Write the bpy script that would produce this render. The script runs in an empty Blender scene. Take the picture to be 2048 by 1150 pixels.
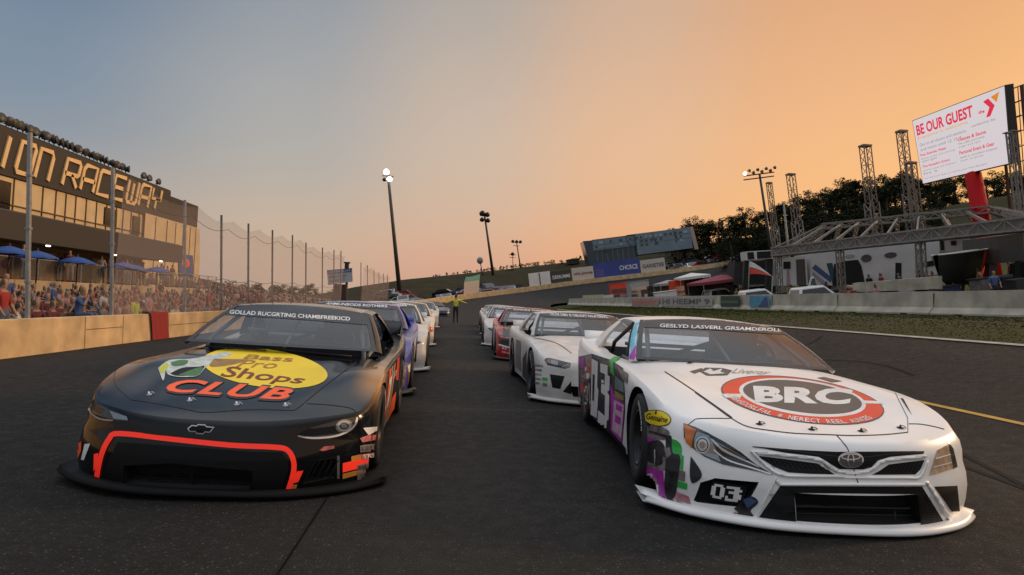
import bpy, bmesh, math, random
from mathutils import Vector, Matrix, noise
from mathutils.bvhtree import BVHTree
from mathutils.geometry import tessellate_polygon

random.seed(7)
C = bpy.context.scene.collection
SC = bpy.context.scene
R = math.radians

# ------------------------------------------------------------------ camera
F_PX = 1337.0
CAM = Vector((0, 0, 1.30))
def cam_basis():
    r = R(2.8); a, b = -114 / F_PX, -28 / F_PX
    a0 = a * math.cos(r) - b * math.sin(r); b0 = a * math.sin(r) + b * math.cos(r)
    # b is measured upwards already (up = -28 px below the picture centre)
    yaw = math.atan(-a0); pit = math.atan(-b0 * math.cos(yaw))
    F = Vector((math.sin(yaw) * math.cos(pit), math.cos(yaw) * math.cos(pit), math.sin(pit)))
    R0 = F.cross(Vector((0, 0, 1))).normalized(); U0 = R0.cross(F)
    Rv = R0 * math.cos(r) + U0 * math.sin(r); U = U0 * math.cos(r) - R0 * math.sin(r)
    return Rv, U, F
CR, CU, CF = cam_basis()
def ray(px, py):
    return (CF + CR * ((px - 1024) / F_PX) - CU * ((py - 575) / F_PX))
def at(px, py, d):                      # the point seen at (px, py) at depth d
    return CAM + ray(px, py) * d
def at_plane(px, py, co, no):
    dr = ray(px, py); no = Vector(no)
    return CAM + dr * ((Vector(co) - CAM).dot(no) / dr.dot(no))
def pix(p):
    v = Vector(p) - CAM; z = v.dot(CF)
    return (1024 + F_PX * v.dot(CR) / z, 575 - F_PX * v.dot(CU) / z, z)
cam = bpy.data.cameras.new('camera'); cam.sensor_width = 36; cam.lens = F_PX / 2048 * 36
cam.clip_end = 3000; cam.clip_start = .05
co = bpy.data.objects.new('camera', cam); C.objects.link(co)
M = Matrix((CR, CU, -CF)).transposed().to_4x4(); M.translation = CAM
co.matrix_world = M
SC.camera = co

# the racing surface is banked: true level is turned 10 degrees against it
BANK = 10.0
GM = Matrix.Translation((-8.8, 0, -.1)) @ Matrix.Rotation(R(-BANK), 4, 'Y')
GMI = GM.inverted()
def level(p):                           # level coordinates of a point given in track coordinates
    return GMI @ Vector(p)

# ------------------------------------------------------------------ materials
MATS = {}
def mat(name, col, rough=.6, metal=0., coat=0., var=.12, scale=6., bump=0., bscale=40., emit=0., ecol=None, spec=.5, detail=5):
    if name in MATS: return MATS[name]
    m = bpy.data.materials.new(name); m.use_nodes = True
    nt = m.node_tree; b = nt.nodes['Principled BSDF']
    c = (*col, 1)
    b.inputs['Base Color'].default_value = c
    b.inputs['Roughness'].default_value = rough
    b.inputs['Metallic'].default_value = metal
    b.inputs['Coat Weight'].default_value = coat
    b.inputs['Coat Roughness'].default_value = .06
    b.inputs['Specular IOR Level'].default_value = spec
    tc = nt.nodes.new('ShaderNodeTexCoord')
    if var:
        n = nt.nodes.new('ShaderNodeTexNoise'); n.inputs['Scale'].default_value = scale; n.inputs['Detail'].default_value = detail
        nt.links.new(tc.outputs['Object'], n.inputs['Vector'])
        r = nt.nodes.new('ShaderNodeMapRange'); r.inputs[1].default_value = .3; r.inputs[2].default_value = .7
        r.inputs[3].default_value = 1 - var; r.inputs[4].default_value = 1 + var * .6
        nt.links.new(n.outputs['Fac'], r.inputs[0])
        mx = nt.nodes.new('ShaderNodeVectorMath'); mx.operation = 'SCALE'; mx.inputs[0].default_value = col
        nt.links.new(r.outputs[0], mx.inputs['Scale']); nt.links.new(mx.outputs[0], b.inputs['Base Color'])
        r2 = nt.nodes.new('ShaderNodeMapRange'); r2.inputs[1].default_value = .3; r2.inputs[2].default_value = .7
        r2.inputs[3].default_value = max(.02, rough - .12 * var * 4); r2.inputs[4].default_value = min(1, rough + .12 * var * 4)
        nt.links.new(n.outputs['Fac'], r2.inputs[0]); nt.links.new(r2.outputs[0], b.inputs['Roughness'])
    if bump:
        n2 = nt.nodes.new('ShaderNodeTexNoise'); n2.inputs['Scale'].default_value = bscale; n2.inputs['Detail'].default_value = 6
        nt.links.new(tc.outputs['Object'], n2.inputs['Vector'])
        bp = nt.nodes.new('ShaderNodeBump'); bp.inputs['Strength'].default_value = bump; bp.inputs['Distance'].default_value = .02
        nt.links.new(n2.outputs['Fac'], bp.inputs['Height']); nt.links.new(bp.outputs[0], b.inputs['Normal'])
    if emit:
        b.inputs['Emission Color'].default_value = (*(ecol or col), 1); b.inputs['Emission Strength'].default_value = emit
    MATS[name] = m
    return m
def veil(name, col, fac, rough=.7):       # fine netting, too fine to model wire by wire
    m = bpy.data.materials.new(name); m.use_nodes = True; nt = m.node_tree
    out = nt.nodes['Material Output']; b = nt.nodes['Principled BSDF']
    b.inputs['Base Color'].default_value = (*col, 1); b.inputs['Roughness'].default_value = rough
    t = nt.nodes.new('ShaderNodeBsdfTransparent'); mx = nt.nodes.new('ShaderNodeMixShader'); mx.inputs[0].default_value = fac
    nt.links.new(t.outputs[0], mx.inputs[1]); nt.links.new(b.outputs[0], mx.inputs[2]); nt.links.new(mx.outputs[0], out.inputs[0])
    MATS[name] = m
    return m
def glass(name, tint, spec=.04, rough=.02):
    if name in MATS: return MATS[name]
    m = bpy.data.materials.new(name); m.use_nodes = True; nt = m.node_tree
    out = nt.nodes['Material Output']; nt.nodes.remove(nt.nodes['Principled BSDF'])
    t = nt.nodes.new('ShaderNodeBsdfTransparent'); t.inputs[0].default_value = (*tint, 1)
    g = nt.nodes.new('ShaderNodeBsdfGlossy'); g.inputs['Roughness'].default_value = rough; g.inputs[0].default_value = (1, 1, 1, 1)
    fr = nt.nodes.new('ShaderNodeFresnel'); fr.inputs[0].default_value = 1.5
    mr = nt.nodes.new('ShaderNodeMapRange'); mr.inputs[3].default_value = spec; mr.inputs[4].default_value = 1
    nt.links.new(fr.outputs[0], mr.inputs[0])
    mx = nt.nodes.new('ShaderNodeMixShader'); nt.links.new(mr.outputs[0], mx.inputs[0])
    nt.links.new(t.outputs[0], mx.inputs[1]); nt.links.new(g.outputs[0], mx.inputs[2]); nt.links.new(mx.outputs[0], out.inputs[0])
    MATS[name] = m
    return m

# ------------------------------------------------------------------ mesh builder
class MB:
    def __init__(s): s.v = []; s.f = []; s.m = []; s.sm = []
    def add(s, vs, fs, mi=0, smooth=False):
        o = len(s.v); s.v += [Vector(v) for v in vs]
        for f in fs: s.f.append([o + i for i in f]); s.m.append(mi); s.sm.append(smooth)
        return s
    def box(s, c, d, rot=None, mi=0, taper=1.):
        x, y, z = d[0] / 2, d[1] / 2, d[2] / 2
        vs = [Vector((sx * x * (taper if sz > 0 else 1), sy * y * (taper if sz > 0 else 1), sz * z)) for sz in (-1, 1) for sy in (-1, 1) for sx in (-1, 1)]
        if rot is not None: vs = [rot @ v for v in vs]
        c = Vector(c)
        return s.add([v + c for v in vs], [(0, 2, 3, 1), (4, 5, 7, 6), (0, 1, 5, 4), (2, 6, 7, 3), (0, 4, 6, 2), (1, 3, 7, 5)], mi)
    def tube(s, pts, r, n=8, mi=0, cap=True):
        pts = [Vector(p) for p in pts]; rs = r if isinstance(r, (list, tuple)) else [r] * len(pts)
        vs = []; prev = None
        for i, p in enumerate(pts):
            d = (pts[min(i + 1, len(pts) - 1)] - pts[max(i - 1, 0)]).normalized()
            a = prev if prev is not None else (Vector((0, 0, 1)) if abs(d.z) < .9 else Vector((1, 0, 0)))
            u = (a - d * a.dot(d)).normalized(); w = d.cross(u); prev = u
            vs += [p + (u * math.cos(2 * math.pi * k / n) + w * math.sin(2 * math.pi * k / n)) * rs[i] for k in range(n)]
        fs = [(i * n + k, i * n + (k + 1) % n, (i + 1) * n + (k + 1) % n, (i + 1) * n + k) for i in range(len(pts) - 1) for k in range(n)]
        s.add(vs, fs, mi, True)
        if cap and n > 2:
            o = len(s.v) - len(vs)
            s.f.append([o + k for k in range(n)][::-1]); s.m.append(mi); s.sm.append(False)
            s.f.append([o + (len(pts) - 1) * n + k for k in range(n)]); s.m.append(mi); s.sm.append(False)
        return s
    def beam(s, a, b, w, h=None, mi=0, up=(0, 0, 1)):
        a, b = Vector(a), Vector(b); h = h or w
        d = (b - a).normalized(); up = Vector(up)
        if abs(d.dot(up)) > .98: up = Vector((1, 0, 0))
        u = d.cross(up).normalized() * (w / 2); v = u.cross(d).normalized() * (h / 2)
        vs = [p + x * u + y * v for p in (a, b) for (x, y) in ((-1, -1), (1, -1), (1, 1), (-1, 1))]
        return s.add(vs, [(0, 1, 2, 3), (7, 6, 5, 4), (0, 4, 5, 1), (1, 5, 6, 2), (2, 6, 7, 3), (3, 7, 4, 0)], mi)
    def lathe(s, prof, axis='z', c=(0, 0, 0), n=24, mi=0, smooth=True):
        c = Vector(c); vs = []
        for (r, h) in prof:
            for k in range(n):
                a = 2 * math.pi * k / n; x, y = r * math.cos(a), r * math.sin(a)
                vs.append(c + (Vector((x, y, h)) if axis == 'z' else Vector((h, x, y))))
        return s.add(vs, [(i * n + k, i * n + (k + 1) % n, (i + 1) * n + (k + 1) % n, (i + 1) * n + k) for i in range(len(prof) - 1) for k in range(n)], mi, smooth)
    def grid(s, P, mi=0, smooth=True, closed=False):
        nr, nc = len(P), len(P[0])
        return s.add([p for row in P for p in row], [(i * nc + j, i * nc + (j + 1) % nc, (i + 1) * nc + (j + 1) % nc, (i + 1) * nc + j)
                     for i in range(nr - 1) for j in range(nc if closed else nc - 1)], mi, smooth)
    def prism(s, poly, d, mi=0):            # poly: 3-D points in order, d: extrusion vector
        n = len(poly); d = Vector(d); vs = [Vector(p) for p in poly] + [Vector(p) + d for p in poly]
        return s.add(vs, [list(range(n))[::-1], list(range(n, 2 * n))] + [(i, (i + 1) % n, n + (i + 1) % n, n + i) for i in range(n)], mi)
    def blob(s, c, r, n=8, mi=0):
        c = Vector(c); r = Vector(r) if not isinstance(r, (int, float)) else Vector((r, r, r))
        prof = [(math.sin(math.pi * i / n), -math.cos(math.pi * i / n)) for i in range(n + 1)]
        k = 2 * n; vs = [c + Vector((a * math.cos(2 * math.pi * j / k) * r.x, a * math.sin(2 * math.pi * j / k) * r.y, h * r.z)) for a, h in prof for j in range(k)]
        return s.add(vs, [(i * k + j, i * k + (j + 1) % k, (i + 1) * k + (j + 1) % k, (i + 1) * k + j) for i in range(n) for j in range(k)], mi, True)
    def xform(s, M, start=0):
        for i in range(start, len(s.v)): s.v[i] = M @ s.v[i]
        return s
    def mesh(s, name, mats):
        me = bpy.data.meshes.new(name); me.from_pydata([tuple(v) for v in s.v], [], s.f)
        for m in (mats if isinstance(mats, (list, tuple)) else [mats]): me.materials.append(m)
        me.polygons.foreach_set('material_index', s.m); me.polygons.foreach_set('use_smooth', s.sm); me.update()
        return me
    def build(s, name, mats, parent=None, bevel=0.):
        o = bpy.data.objects.new(name, s.mesh(name, mats)); C.objects.link(o)
        if bevel:
            bm = bmesh.new(); bm.from_mesh(o.data); bmesh.ops.recalc_face_normals(bm, faces=bm.faces)
            bmesh.ops.bevel(bm, geom=bm.edges[:], offset=bevel, segments=2, affect='EDGES', clamp_overlap=True); bm.to_mesh(o.data); bm.free()
        if parent: o.parent = parent
        return o
def tag(o, label=None, cat=None, group=None, kind=None):
    if label: o['label'] = label
    if cat: o['category'] = cat
    if group: o['group'] = group
    if kind: o['kind'] = kind
    return o
def empty(name, loc=(0, 0, 0), rz=0, mw=None):
    o = bpy.data.objects.new(name, None); C.objects.link(o)
    if mw is not None: o.matrix_world = mw
    else: o.location = loc; o.rotation_euler = (0, 0, rz)
    o.empty_display_size = .2
    return o
def copy_tree(o, parent=None):
    kids = KIDS.get(o.name, None)
    c = o.copy(); C.objects.link(c)
    if parent: c.parent = parent
    for ch in o.children: copy_tree(ch, c)
    return c
KIDS = {}
def lerp(a, b, t): return a + (b - a) * t
def sstep(a, b, x):
    t = min(1, max(0, (x - a) / (b - a))); return t * t * (3 - 2 * t)
def curve(xs, ys):
    n = len(xs); m = []
    for i in range(n):
        if i == 0: m.append((ys[1] - ys[0]) / (xs[1] - xs[0]))
        elif i == n - 1: m.append((ys[-1] - ys[-2]) / (xs[-1] - xs[-2]))
        else:
            d0 = (ys[i] - ys[i - 1]) / (xs[i] - xs[i - 1]); d1 = (ys[i + 1] - ys[i]) / (xs[i + 1] - xs[i])
            m.append(0 if d0 * d1 <= 0 else 2 * d0 * d1 / (d0 + d1))
    def f(x):
        if x <= xs[0]: return ys[0] + m[0] * (x - xs[0])
        if x >= xs[-1]: return ys[-1] + m[-1] * (x - xs[-1])
        i = max(k for k in range(n - 1) if xs[k] <= x); h = xs[i + 1] - xs[i]; t = (x - xs[i]) / h
        return (ys[i] * (2 * t ** 3 - 3 * t * t + 1) + m[i] * h * (t ** 3 - 2 * t * t + t) + ys[i + 1] * (3 * t * t - 2 * t ** 3) + m[i + 1] * h * (t ** 3 - t * t))
    return f

# lettering in Blender's own font as flat 2-D triangles: ([(x, y)], [faces]), fitted to a unit-high line
_TX = {}
def text2d(s, shear=0., bold=0., space=1.):
    k = (s, shear, bold, space)
    if k in _TX: return _TX[k]
    cu = bpy.data.curves.new('t', 'FONT'); cu.body = s; cu.shear = shear; cu.offset = bold; cu.space_character = space
    cu.resolution_u = 3; cu.fill_mode = 'FRONT'
    o = bpy.data.objects.new('t', cu); C.objects.link(o); bpy.context.view_layer.update()
    me = bpy.data.meshes.new_from_object(o.evaluated_get(bpy.context.evaluated_depsgraph_get()))
    vs = [(v.co.x, v.co.y) for v in me.vertices]; fs = [list(p.vertices) for p in me.polygons]
    bpy.data.objects.remove(o); bpy.data.curves.remove(cu); bpy.data.meshes.remove(me)
    x0, x1 = min(v[0] for v in vs), max(v[0] for v in vs); y0, y1 = min(v[1] for v in vs), max(v[1] for v in vs)
    vs = [((x - x0) / (x1 - x0), (y - y0) / (y1 - y0)) for x, y in vs]
    _TX[k] = (vs, fs, (x1 - x0) / (y1 - y0)); return _TX[k]
def poly2d(pts):
    tri = tessellate_polygon([[Vector((p[0], p[1], 0)) for p in pts]])
    return ([tuple(p) for p in pts], [list(t) for t in tri])
def bil(q, u, v):                       # quad corners: bottom-left, bottom-right, top-right, top-left
    a = [lerp(q[0][i], q[1][i], u) for i in range(len(q[0]))]; b = [lerp(q[3][i], q[2][i], u) for i in range(len(q[0]))]
    return tuple(lerp(a[i], b[i], v) for i in range(len(a)))
def put_text(mb, s, q, mi=0, off=0., **kw):  # lettering laid on the flat 3-D quad q
    vs, fs, _ = text2d(s, **kw)
    n = (Vector(q[1]) - Vector(q[0])).cross(Vector(q[3]) - Vector(q[0])).normalized()
    mb.add([Vector(bil(q, u, v)) + n * off for u, v in vs], fs, mi)
# ------------------------------------------------------------------ race cars
RUB = mat('tyre_rubber', (.018, .018, .019), .75, var=.25, scale=14, bump=.1)
RIM = mat('black_rim', (.03, .03, .032), .35, .6)
HOLE = mat('dark_recess', (.006, .006, .007), .8, var=.2)
CABIN = mat('cabin_black', (.02, .02, .022), .7, var=.25)
CHROME = mat('bright_metal', (.55, .55, .57), .22, 1., var=.08)
STEEL = mat('cage_grey', (.16, .165, .17), .45, .2)
GLASS = glass('windscreen_glass', (.70, .73, .77), .0)
BLK = mat('trim_black', (.012, .012, .013), .45, coat=.1)
WHT = mat('sticker_white', (.75, .74, .72), .45)

def body_shape(k):
    """The outer skin of one kind of car as functions of its own axes (nose at -y, front axle at y = 0)."""
    S = {}
    S['ZC'] = curve([-1.05, -.9, -.7, -.3, .2, .75, .95, 1.6, 2.6, 3.2, 3.75], k['zc'])
    S['ZE'] = curve([-1.0, -.62, -.35, 0, .4, 1.0, 1.8, 2.7, 3.3, 3.75], k['ze'])
    S['XS'] = curve([-.62, -.45, -.2, .1, .6, 1.4, 2.2, 2.75, 3.3, 3.75], k['xs'])
    return S

KIND = {
 'wedge': dict(zc=[.475, .525, .565, .64, .715, .80, .81, .80, .80, .86, .92], ze=[.46, .54, .63, .70, .73, .745, .765, .80, .85, .89],
               xs=[.84, .89, .915, .92, .905, .90, .91, .925, .915, .88], yn=-1.0, bow=.37, pw=2.8, fend=.05, zb=.045, av=.345,
               prof=[(0, 0), (.014, -.018), (.03, -.06), (.03, -.11), (.05, -.17), (.065, -.24), (.07, -.30), (.07, -.36), (.06, -.41), (.05, -.44)]),
 'sedan': dict(zc=[.53, .57, .605, .685, .77, .865, .875, .83, .82, .87, .92], ze=[.50, .60, .68, .735, .765, .79, .80, .82, .86, .90],
               xs=[.84, .89, .915, .925, .91, .90, .91, .925, .915, .88], yn=-.98, bow=.36, pw=2.3, fend=.04, zb=.035, av=.375,
               prof=[(0, 0), (.016, -.016), (.045, -.05), (.06, -.10), (.065, -.16), (.085, -.22), (.095, -.29), (.09, -.37), (.075, -.44), (.06, -.48)]),
}
def carve(me, poly, y1):
    """opens a convex hole (x, z outline) in the nose and lines it with dark walls back to y1"""
    a = sum(poly[i - 1][0] * poly[i][1] - poly[i][0] * poly[i - 1][1] for i in range(len(poly)))
    if a < 0: poly = poly[::-1]
    bm = bmesh.new(); bm.from_mesh(me); n = len(poly)
    x0, x1 = min(p[0] for p in poly) - .15, max(p[0] for p in poly) + .15
    def front():
        return [f for f in bm.faces if f.calc_center_median().y < y1 + .02 and f.material_index == 0 and f.normal.y < .2 and x0 < f.calc_center_median().x < x1]
    for i in range(n):
        p, q = poly[i], poly[(i + 1) % n]; no = Vector((q[1] - p[1], 0, p[0] - q[0])).normalized()
        fs = front(); g = fs + list({e for f in fs for e in f.edges}) + list({v for f in fs for v in f.verts})
        bmesh.ops.bisect_plane(bm, geom=g, plane_co=Vector((p[0], 0, p[1])), plane_no=no, dist=1e-5)
    def inside(c): return all((poly[(i + 1) % n][0] - poly[i][0]) * (c.z - poly[i][1]) - (poly[(i + 1) % n][1] - poly[i][1]) * (c.x - poly[i][0]) > 0 for i in range(n))
    kill = [f for f in front() if inside(f.calc_center_median())]
    ks = set(kill); rim = [e for f in kill for e in f.edges if any(g not in ks for g in e.link_faces)]
    bmesh.ops.delete(bm, geom=kill, context='FACES')
    rim = [e for e in set(rim) if e.is_valid]
    r = bmesh.ops.extrude_edge_only(bm, edges=rim)
    vs = [v for v in r['geom'] if isinstance(v, bmesh.types.BMVert)]; es = [e for e in r['geom'] if isinstance(e, bmesh.types.BMEdge)]
    for f in [f for f in r['geom'] if isinstance(f, bmesh.types.BMFace)]: f.material_index = 1
    for v in vs: v.co.y = max(y1, v.co.y + .05)
    r = bmesh.ops.contextual_create(bm, geom=es)
    if not r['faces']: r = bmesh.ops.triangle_fill(bm, edges=es, use_beauty=True); r['faces'] = [f for f in r['geom'] if isinstance(f, bmesh.types.BMFace)]
    for f in r['faces']: f.material_index = 1
    bm.to_mesh(me); bm.free()
def make_body(kind, cut_polys=(), arch_r=.385):
    k = KIND[kind]; S = body_shape(k); ZC, ZE, XS = S['ZC'], S['ZE'], S['XS']
    NU, NT = 44, 76
    yn, bow, pw = k['yn'], k['bow'], k['pw']
    us = [math.copysign(abs(-1 + 2 * i / NU) ** .9, -1 + 2 * i / NU) for i in range(NU + 1)]
    def pos(u, t):
        a = abs(u)
        yf = yn + bow * a ** pw
        yr = 3.74 - .08 * a ** 3
        y = lerp(yf, yr, t)
        W = XS(max(-.62, lerp(yn + bow, 3.7, t)))
        x = u * W
        s = a ** 2.6
        zc = ZC(y); ze = ZE(y)
        z = zc + (ze - zc) * s
        z += k['fend'] * math.exp(-((a - .78) / .17) ** 2) * math.exp(-((y - .02) / .5) ** 2)
        z += .012 * math.exp(-((a - .52) / .10) ** 2) * sstep(-.85, -.5, y) * (1 - sstep(.5, .8, y))
        z += .02 * math.exp(-((a - .8) / .2) ** 2) * math.exp(-((y - 2.8) / .5) ** 2)
        inn = sstep(.84, .80, abs(x) / .92) * sstep(1.0, 1.12, y) * (1 - sstep(3.0, 3.15, y))
        z -= .20 * inn
        return Vector((x, y, z)), inn
    bm = bmesh.new()
    top = [[None] * (NU + 1) for _ in range(NT + 1)]; inn = {}
    for j in range(NT + 1):
        t = (j / NT) ** 1.12
        for i in range(NU + 1):
            p, q = pos(us[i], t); v = bm.verts.new(p); top[j][i] = v; inn[v] = q
    def quad(a, b, c, d, m):
        f = bm.faces.new((a, b, c, d)); f.material_index = m; f.smooth = True
    for j in range(NT):
        for i in range(NU):
            vs = (top[j][i], top[j][i + 1], top[j + 1][i + 1], top[j + 1][i])
            quad(*vs, 2 if sum(inn[v] for v in vs) > 1.2 else 0)
    ring = [top[0][i] for i in range(NU + 1)] + [top[j][NU] for j in range(1, NT + 1)] + [top[NT][i] for i in range(NU - 1, -1, -1)] + [top[j][0] for j in range(NT - 1, 0, -1)]
    n = len(ring); P = [v.co.copy() for v in ring]
    nor = []
    for i in range(n):
        w = 3; d = P[(i + w) % n] - P[(i - w) % n]; nn = Vector((d.y, -d.x, 0)).normalized(); nor.append(nn)
    prof = k['prof']; K = len(prof)
    rows = [ring]
    for r in range(1, K):
        row = []
        for i in range(n):
            p = P[i]; y = p.y
            wf = 1 - sstep(-.62, -.40, y)
            fo, fz = prof[r]
            zf = p.z + fz * (p.z - k['zb']) / -prof[-1][1] if r > 1 else p.z + fz
            so = [0, .012, .022, .028, .03, .03, .028, .022, .015, .005][r]
            zs = [0, -.012, -.035][r] + p.z if r < 3 else lerp(p.z - .05, .115, (r - 3) / (K - 4))
            wr = sstep(3.5, 3.7, y)
            so = lerp(so, [0, .01, .02, .03, .04, .04, .03, .02, .0, -.03][r], wr)
            o = lerp(so, fo, wf); z = lerp(zs, zf, wf)
            # bumper corners run out to the full width ahead of the wheels
            row.append(bm.verts.new(p + nor[i] * o + Vector((0, 0, z - p.z))))
        rows.append(row)
    for r in range(K - 1):
        for i in range(n):
            quad(rows[r][(i + 1) % n], rows[r][i], rows[r + 1][i], rows[r + 1][(i + 1) % n], 0)
    # floor, so the shell is closed
    low = rows[-1]; idx = {v: i for i, v in enumerate(ring)}
    bot = [[(low[idx[top[j][i]]] if top[j][i] in idx else bm.verts.new((top[j][i].co.x, top[j][i].co.y, .10))) for i in range(NU + 1)] for j in range(NT + 1)]
    for j in range(NT):
        for i in range(NU): quad(bot[j][i], bot[j + 1][i], bot[j + 1][i + 1], bot[j][i + 1], 1)
    bmesh.ops.recalc_face_normals(bm, faces=bm.faces)
    plain = BVHTree.FromBMesh(bm)
    me = bpy.data.meshes.new('body'); bm.to_mesh(me); bm.free()
    tmp = MATS['trim_black']
    for m_ in (WHT, HOLE, CABIN): me.materials.append(m_)
    ob = bpy.data.objects.new('body_tmp', me); C.objects.link(ob)
    cut = MB()
    for sx in (-1, 1):
        for y in (0, 2.70):
            N = 40; pr = [(y + arch_r * math.cos(math.pi * a / N), .33 + k['av'] * math.sin(math.pi * a / N)) for a in range(N + 1)]
            pr += [(y - arch_r, -.2), (y + arch_r, -.2)]
            cut.prism([(sx * 1.3, a, b) for a, b in pr], (-sx * .72, 0, 0), 1)
    cobs = [cut]
    dg = lambda: bpy.context.evaluated_depsgraph_get()
    for c in cobs:
        o = c.build('cut_tmp', [WHT, HOLE, CABIN])
        b2 = bmesh.new(); b2.from_mesh(o.data); bmesh.ops.recalc_face_normals(b2, faces=b2.faces); b2.to_mesh(o.data); b2.free()
        n0 = len(ob.data.polygons)
        for solver, us_ in (('EXACT', False), ('EXACT', True), ('FAST', False)):
            md = ob.modifiers.new('b', 'BOOLEAN'); md.operation = 'DIFFERENCE'; md.solver = solver; md.object = o
            if solver == 'EXACT': md.use_self = us_
            bpy.context.view_layer.update()
            m3 = bpy.data.meshes.new_from_object(ob.evaluated_get(dg())); ob.modifiers.remove(md)
            if .8 * n0 < len(m3.polygons) < 1.6 * n0:
                ob.data = m3; break
            print('boolean failed', kind, solver, n0, len(m3.polygons))
        bpy.data.objects.remove(o)
    me2 = ob.data; bpy.data.objects.remove(ob)
    for poly, y1 in cut_polys: carve(me2, poly, y1)
    me2.polygons.foreach_set('use_smooth', [True] * len(me2.polygons)); me2.set_sharp_from_angle(angle=R(32)); me2.name = 'body'
    return me2, plain

# ---- the cabin roof, pillars and glass, shared by every car
GH = dict(A0=(.84, .98, .83), A0i=(.80, .90, .85), A1=(.665, 1.72, 1.165), A1i=(.625, 1.70, 1.185), R1=(.655, 2.62, 1.16), R1i=(.61, 2.66, 1.18),
          C0=(.78, 3.36, .87), C0i=(.66, 3.40, .88), W0=(.84, 2.72, .83), W1=(.665, 2.40, 1.155))
def V(k, s=1): return Vector((GH[k][0] * s, GH[k][1], GH[k][2]))
def sheet_thick(P, th, mi=0, smooth=True):
    mb = MB(); mb.grid(P, mi, smooth); me = mb.mesh('s', [BLK]); bm = bmesh.new(); bm.from_mesh(me)
    bmesh.ops.recalc_face_normals(bm, faces=bm.faces); bmesh.ops.solidify(bm, geom=bm.faces[:], thickness=th)
    bm.verts.ensure_lookup_table()
    vs = [v.co.copy() for v in bm.verts]; fs = [[v.index for v in f.verts] for f in bm.faces]; bm.free(); bpy.data.meshes.remove(me)
    return vs, fs
def glass_grid(lo, hi, bow_lo, bow_hi, sgn, nu=20, nv=10, inset=0.):
    P = []
    for j in range(nv + 1):
        v = inset + (1 - 2 * inset) * j / nv; row = []
        for i in range(nu + 1):
            u = -1 + 2 * i / nu; u *= 1 - inset
            a = Vector((lo[0] * u, lo[1] + sgn * bow_lo * (1 - u * u), lo[2] + .012 * (1 - u * u)))
            b = Vector((hi[0] * u, hi[1] + sgn * bow_hi * (1 - u * u), hi[2] + .045 * (1 - u * u)))
            p = a.lerp(b, v); p.z += .02 * math.sin(math.pi * v); row.append(p)
        P.append(row)
    return P
def ghz(p, dz): return Vector((p.x, p.y, p.z + dz))
def greenhouse(car, paint, roofpaint=None):
    mb = MB()
    P = []                                            # roof skin, front header to rear header
    for j in range(13):
        v = j / 12; row = []
        for i in range(-2, 23):
            u = -1 + 2 * i / 20
            if i < 0 or i > 20:
                s = -1 if i < 0 else 1; e = V('A1', s).lerp(V('R1', s), v) ; inn = V('A1i', s).lerp(V('R1i', s), v)
                f = .6 if i in (-1, 21) else 1.
                p = inn.lerp(e, f); p.z += .012 * (1 - f) + .02 * math.sin(math.pi * v)
            else:
                yA = GH['A1i'][1] - .07 * (1 - u * u); yR = GH['R1i'][1] + .05 * (1 - u * u)
                p = Vector((GH['A1i'][0] * u, lerp(yA, yR, v), lerp(GH['A1i'][2], GH['R1i'][2], v) + .045 * (1 - u * u) + .02 * math.sin(math.pi * v)))
            row.append(p)
        P.append(row)
    mb.add(*sheet_thick(P, .02), 0, True)
    for s in (-1, 1):
        def strip(a0, a1, b0, b1, n=8, bulge=.0, th=.022):
            P = []
            for j in range(n + 1):
                t = j / n; l = a0.lerp(a1, t); r = b0.lerp(b1, t); out = Vector((s * bulge * math.sin(math.pi * t), 0, bulge * math.sin(math.pi * t)))
                P.append([l + out, l.lerp(r, .5) + out * 1.1 + Vector((s * .006, 0, .002)), r + out])
            mb.add(*sheet_thick(P, th), 0, True)
        strip(ghz(V('A0i', s), .0), V('A1i', s), V('A0', s), V('A1', s), bulge=.012)
        # sail panel behind the side window
        strip(V('R1', s), V('C0', s), V('W1', s), V('W0', s), bulge=.01)
        strip(V('R1i', s), V('C0i', s), V('R1', s), V('C0', s), bulge=.012)
        strip(V('W1', s), V('R1', s), V('W1', s) + Vector((0, 0, .012)), V('R1', s) + Vector((0, 0, .01)), bulge=0)
    r = mb.build('roof', [roofpaint or paint], car)
    r.data.set_sharp_from_angle(angle=R(40))
    ws = MB(); ws.grid(glass_grid(GH['A0i'], GH['A1i'], .17, .07, -1)); wo = ws.build('windscreen', [GLASS], car)
    rw = MB(); rw.grid(glass_grid(GH['C0i'], GH['R1i'], .10, .05, 1)); rw.build('rear_window', [GLASS], car)
    bvh = BVHTree.FromPolygons([v for v in ws.v], ws.f)
    rb = BVHTree.FromPolygons([v for v in mb.v], mb.f)
    # black surround of the windscreen
    e = MB(); g = glass_grid(GH['A0i'], GH['A1i'], .17, .07, -1, 40, 20)
    off = Vector((0, -.003, .003))
    def band(i0, i1, j0, j1): e.grid([[g[j][i] + off for i in range(i0, i1 + 1)] for j in range(j0, j1 + 1)])
    band(0, 40, 0, 1); band(0, 1, 1, 20); band(39, 40, 1, 20)
    e.build('windscreen_trim', [BLK], car)
    return bvh, rb
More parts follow.
